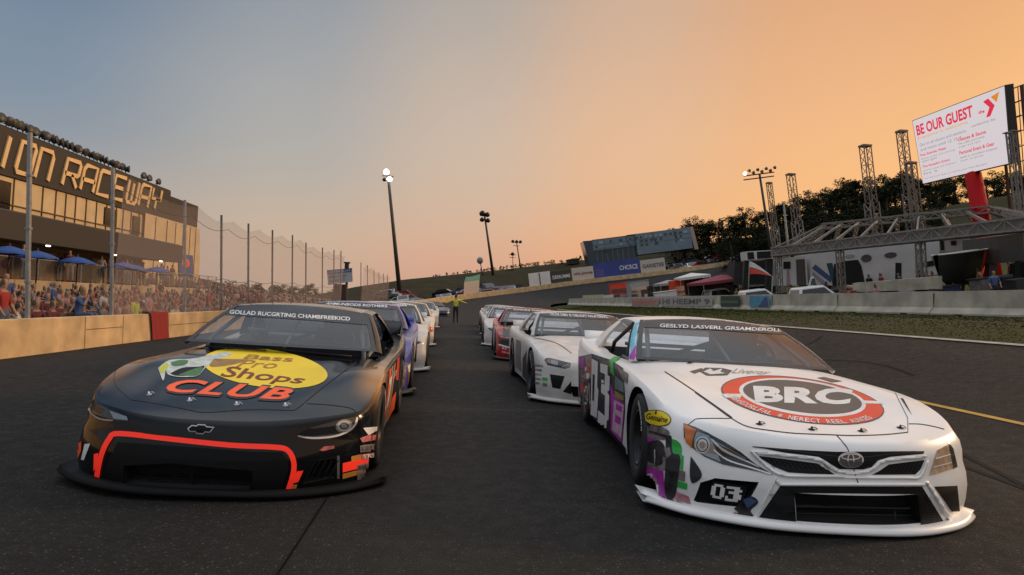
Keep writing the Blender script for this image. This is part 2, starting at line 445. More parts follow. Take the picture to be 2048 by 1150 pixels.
def interior(car, detail=True):
    c = MB()
    for s in (-1, 1):
        c.tube([(s * .70, .98, .6), (s * .66, 1.1, .88), (s * .55, 1.76, 1.13), (s * .55, 2.3, 1.15), (s * .62, 3.0, .9), (s * .62, 3.2, .7)], .021)
        c.tube([(s * .64, 2.25, .6), (s * .58, 2.3, 1.0), (s * .55, 2.3, 1.15)], .021)
        c.tube([(s * .70, 1.1, .78), (s * .66, 2.25, .78)], .021)
    c.tube([(-.55, 2.3, 1.15), (.55, 2.3, 1.15)], .021); c.tube([(-.55, 1.76, 1.13), (.55, 1.76, 1.13)], .021)
    c.tube([(-.62, 2.28, .66), (.55, 2.3, 1.12)], .019); c.tube([(-.64, 2.28, .92), (.62, 2.28, .92)], .019)
    c.tube([(.0, 1.74, 1.14), (.0, .96, .83)], .016)
    c.build('roll_cage', [STEEL], car)
    d = MB(); d.box((0, 1.18, .80), (1.36, .16, .14)); d.box((.36, 1.27, .84), (.5, .06, .12)); d.build('dashboard', [CABIN], car, .015)
    s = MB(); sx = .36
    s.box((sx, 1.85, .70), (.44, .5, .12)); s.box((sx, 2.12, .88), (.42, .12, .5), Matrix.Rotation(R(-10), 3, 'X'))
    s.box((sx, 2.14, 1.06), (.26, .11, .2), Matrix.Rotation(R(-10), 3, 'X'))
    for q in (-1, 1): s.box((sx + q * .17, 2.05, 1.04), (.035, .2, .2)); s.box((sx + q * .24, 2.02, .86), (.04, .26, .26))
    s.build('seat', [CABIN], car, .02)
    w = MB(); N = 20; Rm = Matrix.Rotation(R(62), 3, 'X')
    ring = [Vector((.36, 1.46, .90)) + Rm @ Vector((.17 * math.cos(2 * math.pi * k / N), .17 * math.sin(2 * math.pi * k / N), 0)) for k in range(N + 1)]
    w.tube(ring, .017, 6, cap=False); w.tube([(.36, 1.46, .90), (.36, 1.24, .84)], .02)
    for k in (0, 7, 13): w.tube([(.36, 1.46, .90), ring[k]], .012, 5)
    w.build('steering_wheel', [CABIN], car)
WHEEL_ME = {}
def wheel(car, x, y, steer=0, letters=False):
    e = bpy.data.objects.new('wheel', None); C.objects.link(e); e.parent = car; e.location = (x, y, .33); e.rotation_euler = (0, 0, steer + (math.pi if x < 0 else 0))
    if 't' not in WHEEL_ME:
        t = MB(); t.lathe([(.20, -.125), (.24, -.135), (.30, -.14), (.322, -.128), (.33, -.10), (.33, .10), (.322, .128), (.30, .14), (.24, .135), (.20, .125), (.2, -.125)], 'x', n=48)
        N = 48
        for k in range(7):                                     # white lettering on the sidewall
            a0 = R(20 + k * 9)
            for m in range(2):
                a = a0 + R(m * 3.6); P = [[Vector((.1385 + .0035, r_ * math.cos(q), r_ * math.sin(q))) for q in (a, a + R(2.4))] for r_ in (.252, .29)]
                t.grid(P, 1)
        WHEEL_ME['t'] = t.mesh('tyre', [RUB, WHT])
        r = MB(); r.lathe([(.205, -.12), (.2, .10), (.205, .128), (.19, .125), (.18, .06), (.06, .05), (.055, .09), (0, .09)], 'x', n=40)
        for k in range(10):
            a = 2 * math.pi * k / 10; M_ = Matrix.Rotation(a, 3, 'X')
            r.box(M_ @ Vector((.066, .12, 0)), (.03, .13, .035), M_)
        for k in range(5):
            a = 2 * math.pi * k / 5; r.lathe([(.012, .05), (.012, .085), (0, .085)], 'x', (0, .045 * math.cos(a), .045 * math.sin(a)), 8, 1)
        WHEEL_ME['r'] = r.mesh('rim', [RIM, CHROME])
    for n in ('t', 'r'):
        o = bpy.data.objects.new({'t': 'tyre', 'r': 'rim'}[n], WHEEL_ME[n]); C.objects.link(o); o.parent = e
    return e
def splitter(car, kind, m, out=.07, wing=.10, z=.055):
    k = KIND[kind]; mb = MB(); N = 60; P = []
    for (dz, o2) in ((-.02, -.02), (-.022, 0), (-.012, .012), (.0, .012), (.02, .0), (.028, -.03)):
        row = []
        for i in range(N + 1):
            a = -1 + 2 * i / N; e = abs(a)
            x = a * (.94 + wing * sstep(.55, 1, e)); y = k['yn'] + (k['bow'] + .10) * e ** (k['pw'] + .6) - .075 - out - o2
            row.append(Vector((x + math.copysign(o2, a) * e ** 4, y, z + dz + .012 * sstep(.8, 1, e))))
        P.append(row)
    back = [Vector((p.x * .98, p.y + .30, z + .022)) for p in P[-1]]; backb = [Vector((p.x * .98, p.y + .30, z - .018)) for p in P[0]]
    mb.grid([backb] + P + [back])
    return mb.build('splitter', [m], car)
def spoiler(car, m, h=.17, plates=True):
    s = MB(); P = []
    for j in range(3):
        P.append([Vector((.86 * (-1 + i / 10), 3.70 + .05 * j - .10 * abs(-1 + i / 10) ** 3, .885 + h * j / 2)) for i in range(21)])
    s.add(*sheet_thick(P, .012), 0, True)
    for q in (-1, 1) if plates else (): s.prism([(q * .865, 3.66, .88), (q * .865, 3.74, .885 + h), (q * .865, 3.25, .90)], (q * .008, 0, 0))
    s.build('spoiler', [m], car)

class Skin:
    """Lays flat shapes on a car: rays from the camera or straight along an axis, onto the skin."""
    def __init__(s, car, mw, bvh): s.car = car; s.mw = mw; s.inv = mw.inverted(); s.bvh = bvh; s.o = s.inv @ CAM; s.r = s.inv.to_3x3()
    def hit(s, px, py, bvh=None):
        d = (s.r @ ray(px, py)).normalized(); h = (bvh or s.bvh).ray_cast(s.o, d)
        return (h[0], h[1]) if h[0] is not None else (None, None)
    def down(s, x, y, bvh=None):
        h = (bvh or s.bvh).ray_cast(Vector((x, y, 3)), Vector((0, 0, -1))); return (h[0], h[1]) if h[0] is not None else (None, None)
    def front(s, x, z, bvh=None):
        h = (bvh or s.bvh).ray_cast(Vector((x, -3, z)), Vector((0, 1, 0))); return (h[0], h[1]) if h[0] is not None else (None, None)
    def side(s, y, z, sg, bvh=None):
        h = (bvh or s.bvh).ray_cast(Vector((sg * 3, y, z)), Vector((-sg, 0, 0))); return (h[0], h[1]) if h[0] is not None else (None, None)
    def lay(s, shapes, name, mats, mode='pix', off=.004, cell=None, bvh=None, mirror=False, sg=1, label=None, parent=None):
        """shapes: [((verts2d, faces), material index, extra offset)]"""
        mb = MB(); cell = cell or (14 if mode == 'pix' else .035); cell = cell if isinstance(cell, tuple) else ((cell, cell * .4) if mode == 'pix' else (cell, cell))
        for (vs, fs, *_), mi, eo in shapes:
            bm = bmesh.new(); bv = [bm.verts.new((x, y, 0)) for x, y in vs]
            for f in fs:
                try: bm.faces.new([bv[i] for i in f])
                except ValueError: pass
            for ax in (0, 1):
                lo = min(v[ax] for v in vs); hi = max(v[ax] for v in vs); q = lo + cell[ax] * .5
                while q < hi:
                    cop = Vector((0, 0, 0)); cop[ax] = q; no = Vector((0, 0, 0)); no[ax] = 1
                    bmesh.ops.bisect_plane(bm, geom=bm.verts[:] + bm.edges[:] + bm.faces[:], plane_co=cop, plane_no=no, dist=cell[ax] * .01); q += cell[ax]
            bm.verts.ensure_lookup_table(); bm.verts.index_update()
            pts = []
            for v in bm.verts:
                x, y = v.co.x, v.co.y
                if mode == 'pix': h, n = s.hit(x, y, bvh)
                elif mode == 'top': h, n = s.down(x, y, bvh)
                elif mode == 'front': h, n = s.front(x, y, bvh)
                else: h, n = s.side(x, y, sg, bvh)
                if h is not None:
                    ref = (s.o - h) if mode == 'pix' else {'top': Vector((0, 0, 1)), 'front': Vector((0, -1, 0)), 'side': Vector((sg, 0, 0))}[mode]
                    if n.dot(ref) < 0: n = -n
                    h = h + n * (off + eo)
                pts.append(h)
            polys = [[v.index for v in f.verts] for f in bm.faces]; bm.free()
            polys = [p for p in polys if all(pts[i] is not None for i in p) and max((pts[p[i]] - pts[p[i - 1]]).length for i in range(len(p))) < .25]
            ids = sorted({i for p in polys for i in p}); mp = {i: q for q, i in enumerate(ids)}
            for mir in ((1, -1) if mirror else (1,)):
                mb.add([Vector((pts[i].x * mir, pts[i].y, pts[i].z)) for i in ids], [[mp[i] for i in p][::mir] for p in polys], mi, True)
        o = mb.build(name, mats, parent or s.car)
        bm = bmesh.new(); bm.from_mesh(o.data); bm.normal_update()
        bm.to_mesh(o.data); bm.free()
        if label: o['label'] = label
        return o
def _lay_each(s, shapes, name, mats, **kw):
    for sh in shapes:
        o = s.lay([(sh[0], 0, sh[2])], name, [mats[sh[1]]], **kw)
        if not o.data.polygons: bpy.data.objects.remove(o)
Skin.lay_each = _lay_each
def T(q, s, **kw):                       # a text shape mapped on the 2-D quad q (bottom-left, bottom-right, top-right, top-left)
    vs, fs, _ = text2d(s, **kw); return ([bil(q, u, v) for u, v in vs], fs)
def box2(x0, y0, x1, y1): return [(x0, y0), (x1, y0), (x1, y1), (x0, y1)]
def ell(cx, cy, rx, ry, a0=0, a1=360, n=40, rot=0):
    c, s_ = math.cos(R(rot)), math.sin(R(rot)); out = []
    for k in range(n + (0 if a1 - a0 >= 360 else 1)):
        a = R(a0 + (a1 - a0) * k / n); x, y = rx * math.cos(a), ry * math.sin(a); out.append((cx + x * c - y * s_, cy + x * s_ + y * c))
    return out
def ring2(cx, cy, rx, ry, w, a0=0, a1=360, n=48):
    """annular sector as quads"""
    vs = []; fs = []
    for k in range(n + 1):
        a = R(a0 + (a1 - a0) * k / n); c, s_ = math.cos(a), math.sin(a)
        vs += [(cx + rx * c, cy + ry * s_), (cx + (rx - w[0]) * c, cy + (ry - w[1]) * s_)]
    for k in range(n): fs.append([2 * k, 2 * k + 2, 2 * k + 3, 2 * k + 1])
    return vs, fs
def stroke2(pts, w, closed=False):
    """a band of width w along a 2-D polyline"""
    n = len(pts); L = []; Rr = []
    for i in range(n):
        a = pts[i - 1] if (i or closed) else pts[i]; b = pts[(i + 1) % n] if (i < n - 1 or closed) else pts[i]
        d = Vector((b[0] - a[0], b[1] - a[1])).normalized(); w_ = w[i] if isinstance(w, (list, tuple)) else w
        L.append((pts[i][0] - d.y * w_ / 2, pts[i][1] + d.x * w_ / 2)); Rr.append((pts[i][0] + d.y * w_ / 2, pts[i][1] - d.x * w_ / 2))
    vs = []; fs = []
    for i in range(n): vs += [L[i], Rr[i]]
    for i in range(n if closed else n - 1): j = (i + 1) % n; fs.append([2 * i, 2 * j, 2 * j + 1, 2 * i + 1])
    return vs, fs
def smooth2(pts, k=4):
    """Catmull-Rom through the points"""
    out = []
    for i in range(len(pts) - 1):
        p0, p1, p2, p3 = pts[max(0, i - 1)], pts[i], pts[i + 1], pts[min(len(pts) - 1, i + 2)]
        for q in range(k):
            t = q / k; out.append(tuple(.5 * (2 * p1[a] + (p2[a] - p0[a]) * t + (2 * p0[a] - 5 * p1[a] + 4 * p2[a] - p3[a]) * t * t + (3 * p1[a] - p0[a] - 3 * p2[a] + p3[a]) * t ** 3) for a in (0, 1)))
    return out + [pts[-1]]
# ------------------------------------------------------------------ the two front-row cars
P_BLACK = mat('black_paint', (.005, .0055, .007), .20, coat=.5, var=.2, scale=3, spec=.12)
P_WHITE = mat('white_paint', (.82, .805, .785), .36, coat=.3, var=.06, scale=3)
P_DARKGREY = mat('dark_grey_plastic', (.008, .0083, .009), .5, var=.15, spec=.15)
NEON = mat('glowing_red_tape', (.90, .03, .015), .5, var=.03, emit=.35, ecol=(.9, .03, .012))  # tape is no lamp; a glow is added to its red
ORG = mat('orange_tape', (.95, .11, .014), .5, var=.05)
YEL = mat('yellow_vinyl', (.86, .62, .012), .5, var=.05)
BRN = mat('brown_vinyl', (.20, .030, .008), .5, var=.1)
GOLD = mat('gold_vinyl', (.55, .25, .05), .4, var=.15)
GRN = mat('green_vinyl', (.03, .38, .06), .5, var=.15)
MAG = mat('magenta_vinyl', (.42, .03, .36), .5, var=.15)
CYA = mat('cyan_vinyl', (.16, .52, .66), .5, var=.2, scale=30)
REDV = mat('red_vinyl', (.72, .055, .018), .45, var=.1)
GRV = mat('grey_vinyl', (.075, .072, .068), .45, var=.15)
SEAM = mat('panel_gap', (.012, .012, .012), .8, var=0)
LAMPD = mat('lamp_dark', (.02, .02, .024), .12, coat=.5, var=.2)
LAMPG = mat('lamp_lens', (.30, .32, .34), .12, .5, coat=.6, var=.25, scale=25)
AMB = mat('amber_lens', (.62, .17, .03), .2, coat=.5, var=.25, scale=20)
SILV = mat('lamp_silver', (.62, .63, .66), .25, .5, var=.1)
COLL = mat('collage_grey', (.20, .17, .165), .5, var=.5, scale=14, detail=8)
COLD = mat('collage_dark', (.022, .02, .024), .5, var=.5, scale=18, detail=8)
COLR = mat('collage_maroon', (.17, .075, .075), .5, var=.5, scale=16, detail=8)
PINKW = mat('pale_pink_vinyl', (.62, .42, .5), .5, var=.25, scale=20)
BLUV = mat('blue_vinyl', (.05, .09, .22), .5, var=.3, scale=20)
MESHM = mat('mesh_grey', (.04, .041, .043), .5, .2, spec=.3)

def Zf(x0, y0, k): return lambda *p: [(x0 + a * k, y0 + b * k) for a, b in p]
_plain = {}
def plain_bvh(kind):
    if kind not in _plain: _plain[kind] = make_body(kind)[1]
    return _plain[kind]
def hero(kind, mw, cutpx, depth, paint):
    car = empty('race_car', mw=mw)
    sk = Skin(car, mw, plain_bvh(kind)); cuts = []
    for poly in cutpx:
        pts = []
        for p in poly:
            for dy in range(0, 40, 3):
                q = sk.hit(p[0], p[1] - dy)[0]
                if q is not None and q.z > .06: pts.append(q); break
        cuts.append((hull([(p.x, p.z) for p in pts]), min(p.y for p in pts) + depth))
    me, _ = make_body(kind, cuts, .40)
    me.materials[0] = paint
    o = bpy.data.objects.new('body', me); C.objects.link(o); o.parent = car
    return car, sk
def hull(pts):
    pts = sorted(set(pts)); cr = lambda o, a, b: (a[0] - o[0]) * (b[1] - o[1]) - (a[1] - o[1]) * (b[0] - o[0])
    def half(ps):
        h = []
        for p in ps:
            while len(h) > 1 and cr(h[-2], h[-1], p) <= 0: h.pop()
            h.append(p)
        return h[:-1]
    return half(pts) + half(pts[::-1])
def P2(pts, mi, eo=0): return (poly2d(pts), mi, eo)
def PS(pts, mi, eo=0): return (poly2d(smooth2(list(pts) + [pts[0]], 4)[:-1]), mi, eo)
def S2(pts, w, mi, eo=0, closed=False): return (stroke2(pts, w, closed), mi, eo)
def arc_text(s, cx, cy, rx, ry, a0, a1, h, rot=0):
    """single letters set along an ellipse (pixel space, y down)"""
    out = []; n = len(s); c, q = math.cos(R(rot)), math.sin(R(rot))
    for i, ch in enumerate(s):
        if ch == ' ': continue
        def pt(u, v):
            a = R(lerp(a0, a1, (i + .08 + u * .84) / n)); x, y = (rx + (.5 - v) * h[0]) * math.cos(a), (ry + (.5 - v) * h[1]) * math.sin(a)
            return (cx + x * c - y * q, cy + x * q + y * c)
        vs, fs, _ = text2d(ch, bold=.01); out.append(([pt(u, v) for u, v in vs], fs))
    return out
def pins(car, sk, spots, m=CHROME):
    for px, py in spots:
        h, nn = sk.hit(px, py)
        if h is None: continue
        b = MB(); b.lathe([(.028, 0), (.028, .004), (.012, .006), (.008, .03), (0, .03)], n=12); b.tube([(.0, 0, .02), (.03, .01, .022), (.05, .0, .008)], .004, 5)
        b.tube([(-.02, -.015, .012), (.035, -.02, .014)], .004, 5)
        b.xform(Matrix.Translation(h) @ Matrix.Scale(.72, 4) @ Vector((0, 0, 1)).rotation_difference(nn if nn.z > 0 else -nn).to_matrix().to_4x4())
        b.build('hood_pin', [m], car)
def squiggles(rng, box, n, mi, w=1.6):
    """rows of small sticker marks"""
    out = []; x0, y0, x1, y1 = box
    for k in range(n):
        y = lerp(y0, y1, (k + .5) / n); x = x0
        while x < x1 - 3:
            l = rng.uniform(2, 5); out.append(P2(box2(x, y - w, min(x1, x + l), y + w), mi)); x += l + rng.uniform(1, 2)
    return out

# ---------------- black car
def faded_black():
    """black wrap, gold over the front wheel arches: part wrap, part painted-in highlight"""
    m = P_BLACK.copy(); m.name = 'black_gold_wrap_sheen'; nt = m.node_tree; b = nt.nodes['Principled BSDF']; tc = nt.nodes.new('ShaderNodeTexCoord'); sp = nt.nodes.new('ShaderNodeSeparateXYZ'); nt.links.new(tc.outputs['Object'], sp.inputs[0])
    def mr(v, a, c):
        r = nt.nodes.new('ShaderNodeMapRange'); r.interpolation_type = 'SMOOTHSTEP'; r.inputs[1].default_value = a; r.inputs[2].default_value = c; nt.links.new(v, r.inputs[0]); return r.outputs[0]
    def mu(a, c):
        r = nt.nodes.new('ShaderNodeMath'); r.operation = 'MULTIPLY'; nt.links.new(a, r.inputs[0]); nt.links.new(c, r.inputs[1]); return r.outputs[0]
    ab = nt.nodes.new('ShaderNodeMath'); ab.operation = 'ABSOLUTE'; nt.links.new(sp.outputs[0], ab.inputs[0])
    f = mu(mu(mr(ab.outputs[0], .70, .90), mr(sp.outputs[1], -.60, -.15)), mu(mr(sp.outputs[1], .95, .30), mr(sp.outputs[2], .40, .62)))  # gold mask: wrap colour plus a warm highlight painted into it
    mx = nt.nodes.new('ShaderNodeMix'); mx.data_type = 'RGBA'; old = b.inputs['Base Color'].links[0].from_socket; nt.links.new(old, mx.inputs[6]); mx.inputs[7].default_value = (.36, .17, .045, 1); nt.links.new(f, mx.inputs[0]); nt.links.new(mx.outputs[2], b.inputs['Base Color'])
    return m
def build_black():
    mw = Matrix.Translation((-1.50, 5.27, .012)) @ Matrix.Rotation(R(1.1), 4, 'Z') @ Matrix.Rotation(R(.9), 4, 'Y') @ Matrix.Diagonal((1.03, .927, .955, 1))
    Z = Zf(100, 580, .4)
    main = Z((372, 880), (600, 868), (1000, 905), (1010, 960), (1000, 1020), (720, 1010), (380, 965))
    vent = Z((1262, 970), (1330, 858), (1425, 842), (1425, 935))
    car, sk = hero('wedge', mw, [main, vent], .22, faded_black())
    tag(car, 'black race car with neon red outline round its grille and yellow oval on hood', 'race car', 'race cars lined up on the track')
    wb, rb = greenhouse(car, P_BLACK); interior(car)
    for x in (-.81, .81):
        for y in (0, 2.70): wheel(car, x, y)
    splitter(car, 'wedge', mat('splitter_black', (.007, .007, .0075), .65, var=.25, spec=.15), out=.012, wing=.085, z=.034); spoiler(car, BLK)
    # front fascia
    sk.lay([P2(Z((340, 760), (700, 785), (1000, 808), (1160, 812), (1190, 850), (1190, 905), (1150, 1010), (1010, 1022), (1015, 905), (600, 866), (370, 878), (372, 965), (270, 965), (290, 860)), 0)], 'grille_surround', [P_DARKGREY], off=.003)
    sk.lay([S2(smooth2(Z((236, 950), (247, 880), (266, 810), (300, 745), (350, 718), (600, 745), (900, 776), (1120, 786), (1185, 800), (1214, 845), (1218, 900), (1197, 980), (1176, 1026))), 10.5, 0),
            P2(Z((1232, 906), (1266, 902), (1240, 958), (1215, 965)), 0), P2(Z((224, 820), (246, 815), (238, 880), (222, 905)), 0),
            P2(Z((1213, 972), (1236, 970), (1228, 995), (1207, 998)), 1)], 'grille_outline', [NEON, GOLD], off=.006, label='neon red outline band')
    bars = [S2(Z((372, 905 + 14 * k), (1010, 925 + 14 * k)), 1.3, 0) for k in range(7)] + [S2(Z((690, 890), (700, 1010)), 6, 0)] + [S2(Z((420 + 60 * k, 870), (425 + 60 * k, 1015)), 1., 0) for k in range(10)]
    sk.lay(bars, 'grille', [P_DARKGREY], off=-.05)
    sk.lay([S2(Z((1440, 828), (1440, 942)), 5, 0), S2(Z((1255, 975), (1330, 852), (1430, 838)), 2.5, 1)] + [S2(Z((1290 + 35 * k, 960 - 6 * k), (1350 + 30 * k, 850)), 2, 1) for k in range(4)], 'side_vent', [mat('vent_edge', (.10, .10, .11), .4), P_DARKGREY], off=.004)
    # headlights
    left = [P2(Z((188, 538), (212, 560), (300, 598), (388, 632), (396, 656), (320, 650), (252, 640), (208, 604)), 0),
            P2(Z((302, 604), (388, 634), (394, 652), (322, 644)), 1, .002), S2(smooth2(Z((187, 545), (206, 606), (252, 642), (322, 652))), [1.5] + [3] * 11 + [1.5], 2, .004)]
    sk.lay(left, 'headlight', [LAMPD, LAMPG, SILV], cell=6)
    right = [P2(Z((1232, 724), (1295, 692), (1420, 656), (1530, 632), (1524, 672), (1488, 706), (1420, 734), (1300, 740)), 0),
             P2([(a, b) for a, b in ell(*Z((1468, 680))[0], 17, 13, rot=-15)], 1, .002), (ring2(*Z((1468, 680))[0], 13, 10, (2, 2)), 2, .003), (ring2(*Z((1468, 680))[0], 8, 6, (1.5, 1.5)), 0, .003),
             S2(smooth2(Z((1236, 728), (1310, 741), (1420, 732), (1490, 704), (1524, 668), (1532, 636))), [1.5] + [4] * 19 + [1.5], 2, .004)]
    sk.lay(right, 'headlight', [LAMPD, LAMPG, SILV], cell=6)
    # winged emblem on the nose, outlined in silver
    bow = Z((692, 693), (712, 678), (735, 681), (742, 674), (778, 676), (782, 684), (822, 688), (800, 710), (776, 708), (768, 718), (735, 716), (730, 706), (700, 706))
    sk.lay([P2(bow, 1), S2(bow, 2.2, 0, .002, True)], 'emblem', [SILV, P_DARKGREY], cell=6, off=.006)
    # hood gaps
    seam = [S2(smooth2(Z((1532, 362), (1440, 430), (1330, 515), (1240, 590), (1212, 602))), 1.6, 0), S2(smooth2(Z((1212, 602), (1000, 598), (780, 612), (700, 600), (560, 572), (405, 548))), 1.4, 0),
            S2(smooth2(Z((1285, 568), (1400, 575), (1500, 590), (1530, 612))), 1.2, 0), S2(smooth2(Z((405, 548), (330, 480), (330, 400), (420, 310))), 1., 0)]
    sk.lay(seam, 'hood_gap', [SEAM], off=.002, cell=10)
    # hood artwork: yellow oval, fish-like swirl, lettering
    e = ell(*Z((1075, 392))[0], 126, 38, rot=7)
    sk.lay_each([P2(e, 0), P2(Z((900, 305), (960, 315), (1060, 330), (1020, 352), (930, 345), (870, 325)), 0)], 'hood_oval', [YEL], off=.003)
    fish = [PS(Z((540, 392), (598, 352), (700, 346), (790, 330), (880, 312), (905, 325), (830, 352), (775, 392), (735, 432), (640, 436), (590, 424), (578, 405), (566, 456)), 0),
            PS(Z((602, 365), (650, 352), (690, 356), (672, 378), (616, 382)), 1, .001), PS(Z((545, 395), (580, 365), (590, 385), (560, 420)), 2, .001),
            PS(Z((600, 420), (660, 392), (740, 386), (772, 384), (735, 424), (640, 432)), 3, .001), PS(Z((640, 428), (700, 404), (760, 388), (738, 430)), 1, .0015),
            PS(Z((820, 345), (930, 348), (990, 352), (900, 378), (800, 385)), 4, .0005)]
    sk.lay(fish, 'hood_artwork', [mat('fish_white', (.5, .56, .54), .5, var=.3, scale=20), mat('fish_green', (.05, .16, .04), .5, var=.4, scale=20), mat('fish_yellow', (.45, .5, .03), .5), P_DARKGREY, mat('brown_fade', (.30, .17, .04), .5, var=.4, scale=12)], off=.004, cell=8)
    tx = [(T(Z((845, 452), (1262, 484), (1285, 436), (868, 378)), 'Shops', shear=.25, bold=.012), 0, 0), (T(Z((930, 386), (1130, 396), (1145, 360), (965, 352)), 'Pro', shear=.2), 1, 0),
          (T(Z((965, 346), (1212, 362), (1220, 336), (985, 324)), 'Bass', shear=.1, bold=.01), 1, 0)]
    sk.lay(tx, 'hood_lettering', [BRN, mat('brown_faded', (.40, .17, .03), .5, var=.2)], off=.006, cell=8)
    q = Z((563, 510), (1188, 556), (1222, 496), (628, 444))
    g = [(a + dx, b + dy) for (a, b), (dx, dy) in zip(q, ((-4, 3), (2, 4), (4, -3), (0, -3)))]
    sk.lay([(T(g, 'CLUB', shear=.25, bold=.05, space=1.1), 1, -.001), (T(q, 'CLUB', shear=.25, bold=.03, space=1.12), 0, .001)], 'hood_lettering', [ORG, BLK], off=.005, cell=8)
    pins(car, sk, Z((495, 522), (697, 552), (932, 572), (1176, 577)))
    # windscreen banner
    sk.lay([P2(Z((856, 62), (1010, 70), (1300, 90), (1600, 110), (1596, 176), (1300, 152), (1000, 132), (820, 124)), 0, 0), (T(Z((897, 121), (1500, 156), (1500, 137), (902, 101)), 'GOLLAD RUCGRTING CHAMBFREEKICD', bold=.02), 1, .002)],
           'windscreen_banner', [BLK, WHT], bvh=wb, off=.004, cell=10)
    wp = MB()
    for a, b in (((.60, .80), (-.05, .735)), ((-.1, .74), (-.62, .80))):
        pa, _ = sk.down(*a); pb, _ = sk.down(*b)
        if pa and pb: wp.tube([pa + Vector((0, 0, .02)), pb + Vector((0, .05, .035))], .008, 5)
    wp.build('wiper', [BLK], car)
    # bumper corner stickers
    st = [P2(Z((1462, 866), (1660, 818), (1662, 862), (1462, 912)), 0), P2(Z((1462, 918), (1652, 872), (1652, 892), (1462, 944)), 1), P2(Z((1505, 832), (1555, 820), (1555, 846), (1505, 858)), 2),
          P2(Z((1562, 690), (1640, 682), (1632, 702), (1590, 726)), 3, .001), P2(Z((1548, 742), (1590, 724), (1648, 724), (1640, 746), (1560, 762)), 4, .001), P2(Z((1548, 778), (1645, 764), (1645, 800), (1550, 812)), 5, .001),
          P2(Z((1552, 822), (1650, 806), (1642, 838), (1610, 858), (1556, 846)), 4, .002), P2(Z((1534, 876), (1640, 846), (1640, 888), (1534, 904)), 5, .002), P2(Z((1534, 910), (1638, 896), (1634, 926), (1534, 950)), 5, .002)]
    st += [(T(Z((1556, 806), (1640, 796), (1640, 772), (1556, 784)), 'KTUNSR'), 6, .003), (T(Z((1560, 842), (1640, 832), (1640, 812), (1560, 824)), 'TRST', bold=.02), 3, .004), (T(Z((1540, 900), (1636, 886), (1636, 862), (1540, 880)), 'RWNTVOIL'), 6, .004), (T(Z((1540, 940), (1632, 922), (1632, 902), (1540, 918)), 'OEMYWORS'), 6, .004),
           P2(Z((1345, 800), (1370, 782), (1420, 778), (1420, 792), (1360, 806)), 4)]
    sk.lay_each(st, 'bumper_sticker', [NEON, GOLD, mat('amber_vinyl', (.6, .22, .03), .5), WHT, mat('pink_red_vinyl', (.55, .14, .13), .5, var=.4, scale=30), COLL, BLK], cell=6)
    sk.lay_each([P2(Z((130, 700), (140, 700), (140, 740), (130, 745)), 0), P2(Z((140, 760), (160, 755), (158, 805), (142, 840)), 0), P2(Z((176, 770), (204, 768), (172, 850), (158, 848)), 1)], 'bumper_sticker', [ORG, WHT], cell=5)
    # side artwork
    sd = [P2([(.42, .18), (.62, .18), (1.0, .70), (.72, .70)], 0), P2([(.70, .16), (.95, .16), (1.3, .70), (1.08, .70)], 1), P2([(1.0, .16), (1.25, .16), (1.6, .70), (1.4, .70)], 2), P2([(1.25, .13), (2.15, .13), (2.0, .34), (1.45, .34)], 3),
          P2([(1.75, .50), (2.15, .45), (2.1, .72), (1.8, .72)], 4)]
    sk.lay(sd, 'side_graphics', [ORG, mat('grey_silver_vinyl', (.38, .36, .34), .4), GOLD, ORG, REDV], mode='side', sg=1, off=.003)
    sk.lay([(T([(.62, .36), (1.15, .36), (1.15, .62), (.62, .62)][::1], '7', shear=.2, bold=.04), 0, 0), (T([(1.25, .52), (1.75, .52), (1.75, .64), (1.25, .64)], 'Jason'), 0, 0)], 'race_number', [WHT], mode='side', sg=1, off=.006)
    return car

